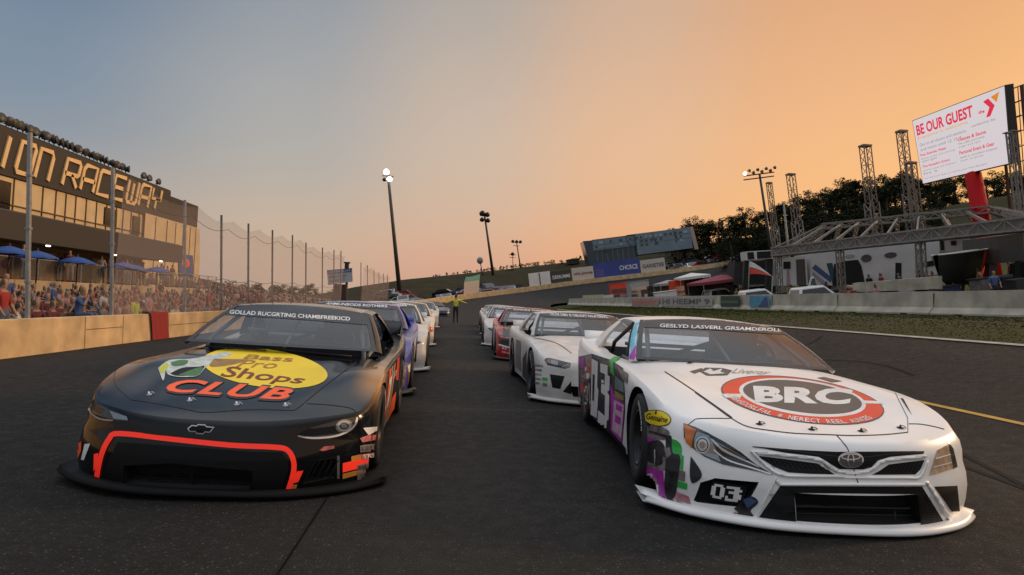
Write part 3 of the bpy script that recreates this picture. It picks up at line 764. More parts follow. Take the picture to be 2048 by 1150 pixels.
# ---------------- white car
def build_white():
    mw = Matrix.Translation((2.44, 4.86, .012)) @ Matrix.Rotation(R(-2.6), 4, 'Z') @ Matrix.Rotation(R(.7), 4, 'Y') @ Matrix.Diagonal((1.11, .95, 1.0, 1))
    A = Zf(1120, 600, .4531); B = Zf(1400, 700, .3392); D = Zf(1130, 620, .3652)
    deep = B((555, 842), (1282, 850), (1302, 1046), (568, 1034))
    vl = A((590, 884), (620, 806), (684, 786), (878, 804), (822, 902), (780, 912), (604, 892))
    vr = B((1378, 805), (1515, 800), (1530, 950), (1482, 952), (1442, 892))
    car, sk = hero('sedan', mw, [deep, vl], .20, P_WHITE)
    tag(car, 'white race car with red ringed BRC oval on the hood and 03 on its bumper', 'race car', 'race cars lined up on the track')
    wb, rb = greenhouse(car, P_WHITE); interior(car)
    for x in (-.81, .81):
        for y in (0, 2.70): wheel(car, x, y, steer=R(-3) if y == 0 else 0)
    splitter(car, 'sedan', P_WHITE, out=.03, wing=.05, z=.032); spoiler(car, WHT, .10, False)
    # lower grille: dark mesh frame round the deep opening
    fr_o = B((472, 802), (1308, 806), (1458, 1048), (1380, 1064), (540, 1052), (322, 1024)); inn = B((555, 842), (1282, 850), (1302, 1046), (568, 1034))
    frame = [P2([fr_o[0], fr_o[1], inn[1], inn[0]], 0), P2([fr_o[1], fr_o[2], inn[2], inn[1]], 0), P2([fr_o[2], fr_o[3], fr_o[4], inn[3], inn[2]], 0), P2([fr_o[4], fr_o[5], fr_o[0], inn[0], inn[3]], 0)]
    for k in range(12):
        frame.append(S2(B((345 + 17 * k, 1020 - k * 6), (470 + 8 * k, 812 + k * 4)), .9, 1, .003)); frame.append(S2(B((400 + 8 * k, 905 + 10 * k - 60), (555, 960 + 7 * k - 90)), .9, 1, .003))
        frame.append(S2(B((1300 + 12 * k, 860 + 15 * k), (1305 + 6 * k, 1040)), .9, 1, .003)); frame.append(S2(B((1290 + 5 * k, 1035 - 14 * k), (1400 - 4 * k, 1040 - 16 * k)), .9, 1, .003))
    sk.lay(frame, 'grille_frame', [mat('grille_black', (.008, .008, .0085), .6, var=.2, spec=.18), MESHM], off=.003, cell=10)
    sk.lay([S2(B((565, 942), (1285, 955)), 5, 0), S2(B((1190, 975), (1195, 1040)), 2.5, 0), S2(B((560, 985), (1290, 1000)), 1.5, 0)], 'grille_bar', [MESHM], off=-.05)
    # upper grille with its bright wings and round badge
    ug = [P2(B((300, 566), (560, 588), (800, 600), (1000, 600), (1320, 596), (1316, 612), (1120, 630), (1050, 650), (1010, 690), (960, 704), (820, 702), (770, 672), (700, 630), (500, 606)), 0),
          P2(B((332, 622), (480, 640), (690, 668), (740, 700), (795, 734), (640, 730), (520, 722), (440, 690)), 0), P2(B((1012, 736), (1060, 710), (1112, 674), (1322, 648), (1300, 700), (1268, 734)), 0)]
    for k in range(13): ug.append(S2(B((400 + 30 * k, 640 + 3 * k), (440 + 30 * k, 700 + 2 * k)), .8, 1, .002)); ug.append(S2(B((460 + 28 * k, 640 + 5 * k), (420 + 30 * k, 690)), .7, 1, .002))
    for k in range(9): ug.append(S2(B((1060 + 26 * k, 720 - 1 * k), (1100 + 24 * k, 684 - 3 * k)), .8, 1, .002))
    ug.append(S2(smooth2(B((310, 572), (560, 596), (810, 628), (960, 632), (1130, 612), (1316, 602))), 1.4, 1, .003))
    sk.lay(ug, 'upper_grille', [MATS['grille_black'], MESHM], off=.003, cell=8)
    wing = [S2(smooth2(B((300, 600), (520, 622), (700, 646), (770, 690), (830, 720), (960, 722), (1030, 690), (1090, 650), (1330, 628))), [3] + [6] * 31 + [3], 0)]
    wing += [S2(smooth2(B((310, 600), (420, 706), (520, 742), (800, 748), (1000, 752), (1200, 752), (1290, 748), (1335, 650))), [3] + [5] * 27 + [3], 0)]
    wing += [S2(B((448, 752), (400, 850), (345, 950), (296, 1020)), [4, 6, 7, 6], 0), S2(B((1330, 776), (1385, 860), (1440, 950), (1492, 1030)), [4, 6, 7, 6], 0), S2(B((452, 770), (470, 790), (1310, 794), (1330, 776)), 5, 0)]
    w = sk.lay(wing, 'grille_wing', [P_WHITE], off=.012, cell=10)
    bm = bmesh.new(); bm.from_mesh(w.data); bmesh.ops.remove_doubles(bm, verts=bm.verts, dist=1e-4); bmesh.ops.solidify(bm, geom=bm.faces[:], thickness=.012); bm.to_mesh(w.data); bm.free()
    cx, cy = B((883, 648))[0]
    badge = [P2(ell(cx, cy, 24, 15, rot=5), 1), (ring2(cx, cy, 25.5, 16, (3, 2.6)), 0, .003), (ring2(cx, cy, 7, 13, (2.2, 2)), 0, .003), (ring2(cx, cy - 6, 19, 6.5, (2.4, 2)), 0, .004)]
    sk.lay(badge, 'badge', [CHROME, GRV], off=.010, cell=6)
    # left vent with the small 03
    bars = [S2(A((588, 880 - 16 * k), (850, 890 - 14 * k)), 1.2, 0) for k in range(6)]
    sk.lay(bars, 'side_vent', [P_DARKGREY], off=-.03)
    def blk(rows, q):
        out = []; nr, nc = len(rows), len(rows[0])
        for j, row in enumerate(rows):
            for i, ch in enumerate(row):
                if ch == '#': out.append(poly2d([bil(q, i / nc, 1 - (j + 1) / nr), bil(q, (i + 1) / nc, 1 - (j + 1) / nr), bil(q, (i + 1) / nc, 1 - j / nr), bil(q, i / nc, 1 - j / nr)]))
        return out
    Z0 = ['.####.', '##..##', '##..##', '##..##', '##..##', '.####.']; Z3 = ['#####.', '...###', '.####.', '...###', '#..###', '#####.']
    q0, q3 = A((664, 868), (722, 880), (732, 818), (674, 808)), A((728, 884), (796, 892), (808, 828), (738, 820))
    plate = [P2(A((654, 878), (805, 906), (828, 822), (674, 796)), 1, -.001)]
    sk.lay(plate + [(s, 0, .002) for s in blk(Z0, q0)] + [(s, 0, .002) for s in blk(Z3, q3)], 'race_number', [WHT, MATS['grille_black']], off=.004, cell=8)
    sk.lay([P2(vr, 0), P2(B((1420, 908), (1438, 912), (1512, 1046), (1470, 1030)), 0)], 'side_vent', [MATS['grille_black']], off=.003, cell=8)
    # headlights
    hl = A((546, 544), (600, 562), (650, 585), (720, 622), (800, 672), (862, 722), (942, 772), (850, 752), (720, 726), (640, 692), (572, 642), (548, 606))
    sh = [P2(hl, 0), P2(A((548, 547), (602, 574), (588, 612), (582, 652), (556, 626)), 1, .001), P2(A((606, 578), (660, 600), (690, 660), (710, 715), (640, 686), (592, 648), (594, 610)), 2, .001),
          P2(ell(*A((630, 640))[0], 15, 17), 3, .002), (ring2(*A((630, 640))[0], 12, 14, (2, 2)), 0, .003), P2(ell(*A((630, 640))[0], 6, 7), 2, .0035),
          S2(smooth2(A((668, 612), (720, 660), (800, 700), (880, 738))), [1, 4, 4, 4, 5, 5, 5, 4, 4, 3, 2, 2, 1], 3, .003), S2(smooth2(A((690, 628), (760, 665), (820, 700))), 1.6, 2, .003), S2(smooth2(A((680, 660), (740, 706), (830, 736), (930, 768))), 3, 4, .004)]
    sk.lay(sh, 'headlight', [LAMPD, AMB, LAMPG, SILV, P_WHITE], cell=6)
    sk.lay([P2(B((1398, 590), (1458, 560), (1478, 640), (1488, 698), (1382, 732), (1350, 738)), 0), P2(B((1462, 542), (1490, 580), (1516, 688), (1490, 700), (1476, 640)), 1), S2(B((1370, 690), (1480, 662)), 2, 2, .002), S2(B((1385, 640), (1472, 615)), 2, 2, .002)], 'headlight', [mat('lamp_warm', (.5, .33, .2), .2, coat=.5, var=.3, scale=20), LAMPD, P_WHITE], cell=6)
    # panel gaps
    sm = [S2(smooth2(B((-30, 250), (0, 272), (90, 335), (180, 400), (280, 452), (420, 476), (560, 492), (760, 500), (900, 505), (1080, 500), (1226, 486))), 1.8, 0), S2(B((1226, 486), (1224, 400), (1150, 252)), 1.2, 0), S2(smooth2(B((1230, 436), (1300, 438), (1380, 452), (1440, 468))), 1.6, 0),
          S2(smooth2(B((-90, 460), (-40, 418), (0, 405), (190, 404))), 1.4, 0), S2(smooth2(B((805, 502), (846, 550), (874, 592), (905, 700), (925, 765), (940, 800))), 1.8, 0), S2(B((975, 1075), (985, 1090), (1000, 1115)), 1.6, 0), S2(smooth2(A((462, 316), (560, 380), (690, 470), (760, 520))), 2., 0)]
    sk.lay(sm, 'panel_gap', [SEAM], off=.002, cell=10)
    sl = [P2(B((1180, 282), (1200, 290), (1250, 385), (1240, 372)), 0), P2(B((690, 165), (730, 160), (840, 185), (780, 192)), 1)]
    sk.lay_each(sl, 'hood_mark', [SEAM, GRV], off=.003, cell=8)
    # ringed oval
    c0 = B((605, 297))[0]; c1 = B((604, 280))[0]
    ov = [P2(ell(*c0, 165, 44, rot=8.2), 0, 0), P2(ell(*c0, 162, 42, rot=8.2), 1, .0006), P2(ell(c1[0], c1[1] + 1, 128, 35.5, rot=7.5), 2, .0012), P2(ell(*c1, 120, 31, rot=7.5), 0, .0018),
          P2(B((130, 262), (245, 262), (240, 284), (150, 284)), 2, .0018), P2(B((946, 300), (1078, 306), (1082, 320), (955, 318)), 2, .0018)]
    ov += [(s, 2, .003) for s in arc_text('SIOBARDORLFAL * NERECT REEL AUNCES', c0[0], c0[1], 148, 39, 168, 22, (17, 8), 8.2)]
    sk.lay(ov, 'hood_roundel', [GRV, REDV, WHT], off=.003, cell=12)
    sk.lay([(T(B((325, 312), (880, 326), (905, 232), (312, 214)), 'BRC', bold=.05, space=1.05), 0, 0)], 'hood_lettering', [WHT], off=.006, cell=8)
    li = [P2(B((0, 128), (30, 106), (130, 108), (190, 122), (160, 150), (40, 152)), 0), P2(B((20, 130), (60, 112), (80, 128), (130, 112), (120, 132), (150, 140), (60, 146)), 1, .001), (T(B((180, 146), (390, 150), (430, 124), (200, 110)), 'Liveray', shear=.3), 2, .0005), P2(B((-60, 128), (10, 108), (20, 120), (-30, 140)), 0)]
    sk.lay(li, 'hood_lettering', [GRV, WHT, mat('pale_grey_vinyl', (.36, .34, .32), .5)], off=.004, cell=8)
    pins(car, sk, B((350, 438), (658, 470), (950, 480), (1180, 460), (700, 122)) + A((570, 280)), RIM)
    # banner
    sk.lay([P2(A((374, 92), (600, 84), (900, 104), (1010, 124), (1035, 156), (900, 148), (600, 128), (366, 122)), 0), (T(A((440, 122), (975, 142), (978, 128), (442, 106)), 'GESLYD LASVERL GRSAMDEROLE', bold=.02), 1, .002)], 'windscreen_banner', [BLK, WHT], bvh=wb, off=.004, cell=10)
    # bumper corner collage
    st = [P2(ell(*D((507, 592))[0], 27, 14.5, rot=11), 0, .002), P2(ell(*D((507, 592))[0], 28.5, 16, rot=11), 1, .001), (T(D((448, 596), (562, 620), (570, 588), (452, 562)), 'Genuine', shear=.2, bold=.02), 1, .003),
          P2(D((425, 600), (448, 612), (440, 650), (422, 655)), 2), PS(D((440, 640), (500, 632), (570, 662), (560, 705), (500, 710), (438, 690)), 3), P2(D((470, 660), (575, 690), (568, 704), (455, 668)), 4, .001),
          P2(D((432, 690), (500, 702), (480, 720), (434, 724)), 5, .001), PS(D((434, 735), (505, 712), (545, 740), (550, 800), (520, 850), (432, 812)), 4, .001), PS(D((540, 800), (575, 850), (560, 880), (430, 850), (432, 815), (510, 850)), 6, .0005),
          P2(D((425, 855), (540, 880), (552, 1036), (424, 990)), 5, .001), P2(ell(*D((468, 938))[0], 14, 16, rot=15), 7, .002), P2(ell(*D((462, 930))[0], 8, 9), 4, .003), P2(ell(*D((485, 960))[0], 6, 5), 8, .003),
          PS(D((585, 705), (620, 718), (640, 750), (636, 795), (600, 790), (585, 750)), 2, .001), PS(D((555, 700), (585, 690), (590, 780), (632, 800), (625, 900), (604, 1020), (560, 1034), (546, 960), (550, 880)), 4, .0015), P2(D((545, 760), (575, 752), (585, 790), (560, 812)), 6, .003),
          P2(D((636, 790), (652, 800), (648, 880), (632, 872)), 2, .001), P2(D((625, 875), (660, 885), (658, 940), (622, 930)), 6, .001), P2(D((612, 932), (672, 950), (670, 984), (606, 966)), 2, .001),
          P2(D((600, 990), (680, 1020), (690, 1062), (600, 1035)), 8, .001), P2(D((556, 1030), (600, 1040), (608, 1060), (570, 1045)), 5, .001), P2(D((610, 1040), (690, 1078), (684, 1090), (615, 1066)), 2, .001),
          PS(D((690, 800), (745, 880), (745, 920), (700, 948), (685, 900)), 4, .002)]
    st += [PS(B((200, 935), (290, 862), (345, 895), (300, 945), (310, 985), (180, 1002), (175, 970), (225, 960)), 4, .001), P2(B((255, 880), (300, 868), (335, 892), (280, 930)), 9, .002), P2(B((172, 968), (215, 952), (222, 968), (185, 978)), 8, .003)]
    sk.lay_each(st, 'bumper_sticker', [YEL, BLK, GRN, COLL, COLD, MAG, COLL, PINKW, mat('rose_vinyl', (.5, .2, .24), .5, var=.4, scale=30), BLUV], cell=6, off=.003)
    # side artwork behind the front wheel
    art = [P2(D((76, 255), (150, 240), (255, 275), (320, 320), (330, 470), (330, 560), (306, 810), (240, 690), (146, 590), (76, 590)), 0),
           P2(D((252, 400), (275, 470), (330, 515), (320, 640), (306, 805), (240, 690), (250, 560)), 1, .001), P2(D((272, 492), (326, 522), (312, 700), (262, 655)), 2, .002), P2(D((285, 510), (318, 530), (314, 560), (282, 542)), 1, .003), P2(D((280, 570), (312, 592), (308, 630), (276, 612)), 1, .003),
           P2(D((285, 308), (350, 350), (344, 402), (322, 384)), 4, .002), P2(D((278, 360), (325, 400), (326, 452), (276, 430)), 8, .002), P2(D((276, 440), (326, 472), (326, 498), (276, 478)), 7, .003), P2(D((246, 275), (282, 250), (306, 262), (268, 292), (276, 362), (250, 340)), 6, .003),
           P2(D((80, 262), (110, 255), (112, 310), (96, 325), (80, 300)), 1, .002), P2(D((82, 330), (120, 300), (128, 420), (112, 480), (86, 460)), 3, .002), P2(D((112, 250), (150, 246), (146, 380), (128, 360), (116, 300)), 9, .002), P2(D((88, 400), (104, 395), (106, 450), (90, 455)), 10, .003), P2(D((120, 410), (140, 400), (142, 500), (124, 540)), 9, .003), P2(D((84, 480), (112, 500), (120, 590), (80, 575)), 4, .003), P2(D((146, 590), (240, 690), (300, 800), (300, 826), (200, 720), (120, 620)), 4, .001)]
    rg = random.Random(17)
    for k in range(26):
        x, y = rg.uniform(82, 148), rg.uniform(265, 570); n = rg.randint(4, 6); r_ = rg.uniform(7, 20)
        art.append(P2(D(*[(x + r_ * .6 * rg.uniform(.5, 1.2) * math.cos(6.283 * q / n), y + r_ * rg.uniform(.6, 1.4) * math.sin(6.283 * q / n)) for q in range(n)]), rg.choice((0, 3, 9, 4, 2, 10, 5)), .004 + .0003 * (k % 6)))
    sk.lay(art, 'side_graphics', [COLD, MAG, PINKW, COLR, COLL, WHT, GRN, mat('olive_gold', (.28, .22, .05), .5), mat('teal_grey', (.14, .2, .19), .5, var=.3), mat('flesh_vinyl', (.36, .25, .19), .5, var=.4, scale=20), REDV], cell=(4, 6), off=.004)
    # big checked number on the door
    num = [P2(D((150, 262), (252, 290), (252, 660), (240, 694), (143, 582)), 1), P2(D((152, 266), (186, 284), (183, 420), (190, 440), (186, 500), (180, 592), (146, 572), (150, 420)), 0, .002), P2(D((158, 350), (170, 356), (166, 500), (156, 492)), 1, .004),
           P2(D((200, 292), (240, 304), (240, 358), (252, 364), (250, 440), (238, 448), (250, 470), (246, 600), (236, 606), (232, 674), (184, 622), (188, 548), (224, 580), (226, 470), (204, 452), (206, 402), (224, 410), (226, 352), (200, 340)), 0, .002), P2(D((206, 380), (222, 386), (220, 402), (206, 398)), 0, .003)]
    sk.lay(num, 'race_number', [WHT, BLK], cell=(4, 6), off=.009)
    sk.lay([P2([(.44, .105), (2.28, .105), (2.28, .165), (.44, .165)], 0)], 'side_skirt', [P_DARKGREY], mode='side', sg=-1, off=.008)
    # painted pillars
    ap = [P2(D((346, 252), (372, 110), (386, 74), (412, 64), (410, 160), (382, 205), (356, 266)), 1), P2(D((410, 66), (438, 60), (428, 110), (408, 165), (412, 110)), 2, .001), P2(D((349, 268), (382, 203), (410, 158), (408, 190), (382, 271)), 0, .001)]
    sk.lay(ap, 'pillar_graphics', [MAG, CYA, GRN], cell=(4, 4), bvh=rb, off=.004)
    sk.lay([P2(D((204, 220), (270, 120), (298, 116), (236, 224)), 0)], 'pillar_graphics', [GRN], cell=(4, 4), bvh=rb, off=.004)
    return car
# ------------------------------------------------------------------ the rest of the field
P_BLUE = mat('blue_paint', (.045, .06, .30), .3, coat=.4, var=.1, scale=3)
P_RED = mat('red_paint', (.36, .012, .014), .32, coat=.4, var=.1, scale=3)
P_CREAM = mat('cream_paint', (.66, .58, .47), .4, coat=.25, var=.08, scale=3)
P_NAVY = mat('navy_paint', (.03, .045, .10), .3, coat=.5, var=.1, scale=3)
P_SOOT = mat('soot_white_paint', (.58, .55, .52), .45, coat=.15, var=.18, scale=5)
P_SALMON = mat('salmon_vinyl', (.62, .30, .20), .5, var=.2)
_field = {}
def field_body(kind):
    if kind not in _field: _field[kind] = make_body(kind, [([(-.50, .12), (.50, .12), (.56, .26), (-.56, .26)], -.86)], .40)[0]
    return _field[kind]
def field_car(kind, px, py, lx, ly, yaw, paint, label, roof=None, name='race_car', sc=(1.05, .95, .98), group='race cars lined up on the track', lights=True):
    g = at_plane(px, py, (0, 0, 0), (0, 0, 1)); l = Matrix.Rotation(R(yaw), 3, 'Z') @ Vector((lx * sc[0], ly * sc[1], 0))
    mw = Matrix.Translation((g.x - l.x, g.y - l.y, .005)) @ Matrix.Rotation(R(yaw), 4, 'Z') @ Matrix.Diagonal((*sc, 1))
    car = empty(name, mw=mw); tag(car, label, 'race car', group)
    me = field_body(kind).copy(); me.materials[0] = paint
    o = bpy.data.objects.new('body', me); C.objects.link(o); o.parent = car
    wb, rb = greenhouse(car, paint, roof); interior(car)
    for x in (-.82, .82):
        for y in (0, 2.70): wheel(car, x, y)
    splitter(car, kind, BLK if paint in (P_BLUE, P_NAVY, P_RED) else paint, out=.03, wing=.06, z=.045); spoiler(car, paint if paint is not P_RED else WHT, .12, False)
    sk = Skin(car, mw, plain_bvh(kind))
    if lights:
        for s in (-1, 1):
            q = [(s * a, b) for a, b in ((.36, .475), (.50, .50), (.68, .535), (.80, .56), (.84, .535), (.74, .48), (.55, .44), (.42, .44))]
            sk.lay([P2(q, 0), P2([(s * .60, .49), (s * .76, .525), (s * .72, .495), (s * .62, .465)], 1, .002)], 'headlight', [LAMPD, LAMPG], mode='front', cell=.05)
    sk.lay([(stroke2([(-.48, .14 + .03 * k), (.48, .14 + .03 * k)], .006), 0, 0) for k in range(4)], 'grille', [P_DARKGREY], mode='front', off=-.05, cell=.1)
    return car, sk, wb, rb
def banner(sk, wb, txt, col=None):
    A1, A0 = GH['A1i'], GH['A0i']
    def q(u, z): return (u * lerp(A1[0], A0[0], (A1[2] - z) / (A1[2] - A0[2])), z)
    sk.lay([P2([q(-.97, 1.135), q(.97, 1.135), q(.99, 1.215), q(.4, 1.24), q(-.4, 1.24), q(-.99, 1.215)], 0), (T([q(-.75, 1.16), q(.75, 1.16), q(.75, 1.20), q(-.75, 1.20)], txt, bold=.02), 1, .002)], 'windscreen_banner', [BLK, WHT], mode='front', bvh=wb, cell=.08)

def build_field():
    rng = random.Random(3)
    # second row
    c, sk, wb, rb = field_car('sedan', 1057, 790, -.95, 0, 1.0, P_SOOT, 'white race car with slim black headlights right behind the white 03 car', lights=False)
    banner(sk, wb, 'OLDE DBD IS OBLIGAT RALATERRAZ')
    K = Zf(940, 590, .18258)
    sk.lay([P2(K((815, 715), (832, 692), (880, 690), (980, 716), (1105, 748), (1098, 790), (1040, 808), (960, 790), (850, 765)), 0), P2(K((845, 720), (880, 706), (880, 752), (855, 745)), 1, .002), P2(K((888, 712), (968, 728), (962, 772), (886, 752)), 2, .002), S2(K((1010, 790), (1090, 756)), 2, 2, .002), S2(K((1040, 800), (1100, 775)), 1.5, 2, .002)],
           'headlight', [LAMPD, mat('pink_lens', (.4, .12, .14), .3), mat('dim_lens', (.35, .32, .3), .25)], cell=4)
    sk.lay([P2(K((876, 868), (1038, 890), (990, 1028), (902, 1012)), 0), P2(K((1018, 1058), (1110, 945), (1112, 1086)), 0), S2(smooth2(K((700, 470), (850, 500), (980, 545), (1112, 640))), 1, 0)], 'front_vent', [MATS['grille_black']], cell=4)
    st = [(T(K((694, 778 + 48 * k), (800 - 8 * k, 790 + 48 * k), (800 - 8 * k, 768 + 48 * k), (694, 756 + 48 * k)), t, bold=.03), 0, 0) for k, t in enumerate(('SUNOCO', 'HOOSIER', 'MOOG SR', 'BTORE', 'CLTEST'))]
    st += [P2(K((790, 902), (852, 908), (850, 940), (792, 934)), 1), P2(K((796, 962), (846, 968), (844, 1002), (798, 996)), 2)]
    sk.lay_each(st, 'bumper_sticker', [GRV, GRN, mat('olive_vinyl', (.16, .17, .08), .5)], cell=4)
    sk.lay([P2([(.45, .14), (1.2, .14), (1.1, .45), (.5, .62)], 0), P2([(1.3, .2), (2.2, .2), (2.1, .7), (1.5, .7)], 1, .001)], 'side_graphics', [COLD, COLL], mode='side', sg=-1)
    c, sk, wb, rb = field_car('wedge', 824, 779, .96, 0, 2.0, P_BLUE, 'blue race car directly behind the black car with neon outline')
    banner(sk, wb, 'AHMUNBODS ROTHERS')
    sk.lay([P2([(-.62, .12), (-.35, .12), (-.35, .45), (-.62, .42)], 0), P2([(-.58, .30), (-.42, .34), (-.45, .42), (-.58, .40)], 1, .002)], 'side_graphics', [COLR, WHT], mode='side', sg=1)
    sk.lay_each([P2([(.60, .12), (.88, .12), (.88, .38), (.70, .36)], 0), (T([(.62, .2), (.86, .2), (.86, .3), (.62, .3)], 'XR', bold=.05), 1, .002), P2([(.70, .36), (.9, .38), (.9, .44), (.72, .44)], 2)], 'bumper_sticker', [COLR, WHT, BLUV], mode='front')
    sk.lay([P2([(.45, .2), (2.2, .2), (2.1, .5), (.45, .4)], 0), (T([(1.0, .28), (1.9, .28), (1.9, .66), (1.0, .66)], '52', bold=.05), 1, .003)], 'race_number', [P_NAVY, WHT], mode='side', sg=1)
    # third row
    c, sk, wb, rb = field_car('wedge', 990, 716, -.93, -.2, -2.0, P_RED, 'red roofed race car with black upper nose and red lower nose', lights=False)
    banner(sk, wb, 'SUNSHINE TRANSPORT')
    sk.lay([P2([(-.86, .36), (-.5, .29), (0, .24), (.5, .29), (.86, .36), (.88, .58), (.6, .56), (0, .52), (-.6, .56), (-.88, .58)], 0), (stroke2([(-.88, .355), (-.5, .285), (0, .235), (.5, .285), (.88, .355)], .025), 1, .002), P2([(-.66, .42), (-.46, .39), (-.42, .44), (-.6, .5)], 2, .002), P2([(.66, .42), (.46, .39), (.42, .44), (.6, .5)], 2, .002),
            (T([(-.80, .17), (-.50, .15), (-.50, .20), (-.80, .22)], 'Grolers', shear=.2), 1, 0), (T([(-.80, .26), (-.70, .25), (-.70, .31), (-.80, .32)], '83', bold=.03), 3, 0)], 'nose_graphics', [BLK, WHT, LAMPG, PINKW], mode='front', cell=.06)
    bk = [P2([(-.8, -.75), (.8, -.75), (.75, .85), (-.75, .85)], 0)]
    sk.lay(bk, 'hood_graphics', [P_BLACK], mode='top', cell=.1); sk.lay([P2([(-.42, .14), (2.2, .14), (2.2, .6), (.42, .64)], 0)], 'side_graphics', [PINKW], mode='side', sg=-1, cell=.1)
    c, sk, wb, rb = field_car('sedan', 853, 737, .95, 0, 1.5, P_SOOT, 'white race car with black streaks behind the blue race car')
    sk.lay([P2([(.42, .3), (.9, .2), (1.3, .7), (.8, .72)], 0), P2([(1.5, .2), (2.2, .2), (2.1, .7), (1.8, .6)], 0)], 'side_graphics', [COLD], mode='side', sg=1, cell=.1); banner(sk, wb, 'LATE MODEL SERIES')
    # fourth row and beyond
    c, sk, wb, rb = field_car('sedan', 967, 690, -.93, -.3, -1.5, P_SOOT, 'white race car with salmon hood behind the red roofed car')
    sk.lay([P2([(-.5, -.6), (.5, -.6), (.7, .8), (-.7, .8)], 0)], 'hood_graphics', [P_SALMON], mode='top', cell=.1); banner(sk, wb, 'LATE MODEL SERIES')
    c, sk, wb, rb = field_car('sedan', 868, 690, .95, 0, 1.5, P_CREAM, 'cream white race car with red corner lamp in the row behind blue car')
    sk.lay([P2([(.7, .42), (.9, .42), (.9, .56), (.7, .54)], 0)], 'corner_lamp', [REDV], mode='front')
    c, sk, wb, rb = field_car('wedge', 963, 669, -.93, -.3, -1.5, P_SOOT, 'white race car with pink and black flank, fourth from the 03 car')
    sk.lay([P2([(.42, .15), (2.2, .15), (2.2, .7), (.5, .7)], 0), P2([(.8, .3), (1.4, .3), (1.3, .7), (.9, .7)], 1, .002)], 'side_graphics', [COLR, P_SALMON], mode='side', sg=-1, cell=.1)
    field_car('sedan', 877, 655, .95, 0, 1.5, P_CREAM, 'cream race car standing just behind the cream car with red lamp')
    field_car('wedge', 961, 655, -.93, -.3, -1.0, P_CREAM, 'hindmost visible race car of the row behind the 03 car')
    field_car('wedge', 899, 633, .93, -.3, 16, P_NAVY, 'dark blue car turned slightly, beyond the rows near the official', group='cars at the far end')
# ------------------------------------------------------------------ ground, track, grass
prof = curve([-30, -11, -8.8, -5, 5.2, 6.8, 11, 16, 17.6, 18.8, 30, 60], [-.3, -.3, -.27, 0, 0, .18, 1.02, 1.62, 1.66, 1.20, 3.10, 8.39])
SL = math.tan(R(BANK))
def infield(x): return prof(x) if x < 60 else 8.39 + (x - 60) * SL
EX, EY, ERX, ERY = 28., 72., 36.8, 48.          # the turn: centre and half-axes of its outer wall
YT = curve([800, 840, 960, 1061, 1145, 1200, 1313, 1463, 1560, 1700], [611, 600.5, 585, 573, 561.5, 555, 542, 521, 505, 480])
def wall_top(x, y):
    z = SL * (x + 8.8) + .55
    px = pix((x, y, z))[0]
    if 835 < px < 1600 and y > 95:
        zz = z
        for _ in range(6):
            q = pix((x, y, zz)); zz -= (YT(q[0]) - q[1]) * q[2] / F_PX
        z = lerp(z, zz, sstep(835, 900, px))
    return z
def ground_h(x, y):
    if y < EY - 8:
        h = infield(x)
        return h
    e = math.hypot((x - EX) / ERX, (y - EY) / ERY) if y > EY else abs(x - EX) / ERX
    inn = infield(x); out = SL * (x + 8.8) - 1.1
    h = lerp(inn, out, sstep(.60, 1.0, e)) if x > -8.8 else lerp(-.3, out, sstep(0, 60, y - EY))
    if e > 1:   # the land rises gently beyond the turn
        h += 7.2 * sstep(1.10, 1.95, e) * sstep(-70, -8, x)
    return lerp(infield(x), h, sstep(EY - 8, EY + 10, y))
def noise_chain(nt, vec, scale, detail=6, lo=.35, hi=.65):
    n = nt.nodes.new('ShaderNodeTexNoise'); n.inputs['Scale'].default_value = scale; n.inputs['Detail'].default_value = detail
    nt.links.new(vec, n.inputs['Vector']); r = nt.nodes.new('ShaderNodeMapRange'); r.inputs[1].default_value = lo; r.inputs[2].default_value = hi
    nt.links.new(n.outputs['Fac'], r.inputs[0]); return r.outputs[0]
def mixc(nt, fac, a, b):
    m = nt.nodes.new('ShaderNodeMix'); m.data_type = 'RGBA'
    for s, v in ((m.inputs[6], a), (m.inputs[7], b)):
        if hasattr(v, 'is_linked'): nt.links.new(v, s)
        else: s.default_value = (*v, 1)
    if hasattr(fac, 'is_linked'): nt.links.new(fac, m.inputs[0])
    else: m.inputs[0].default_value = fac
    return m.outputs[2]
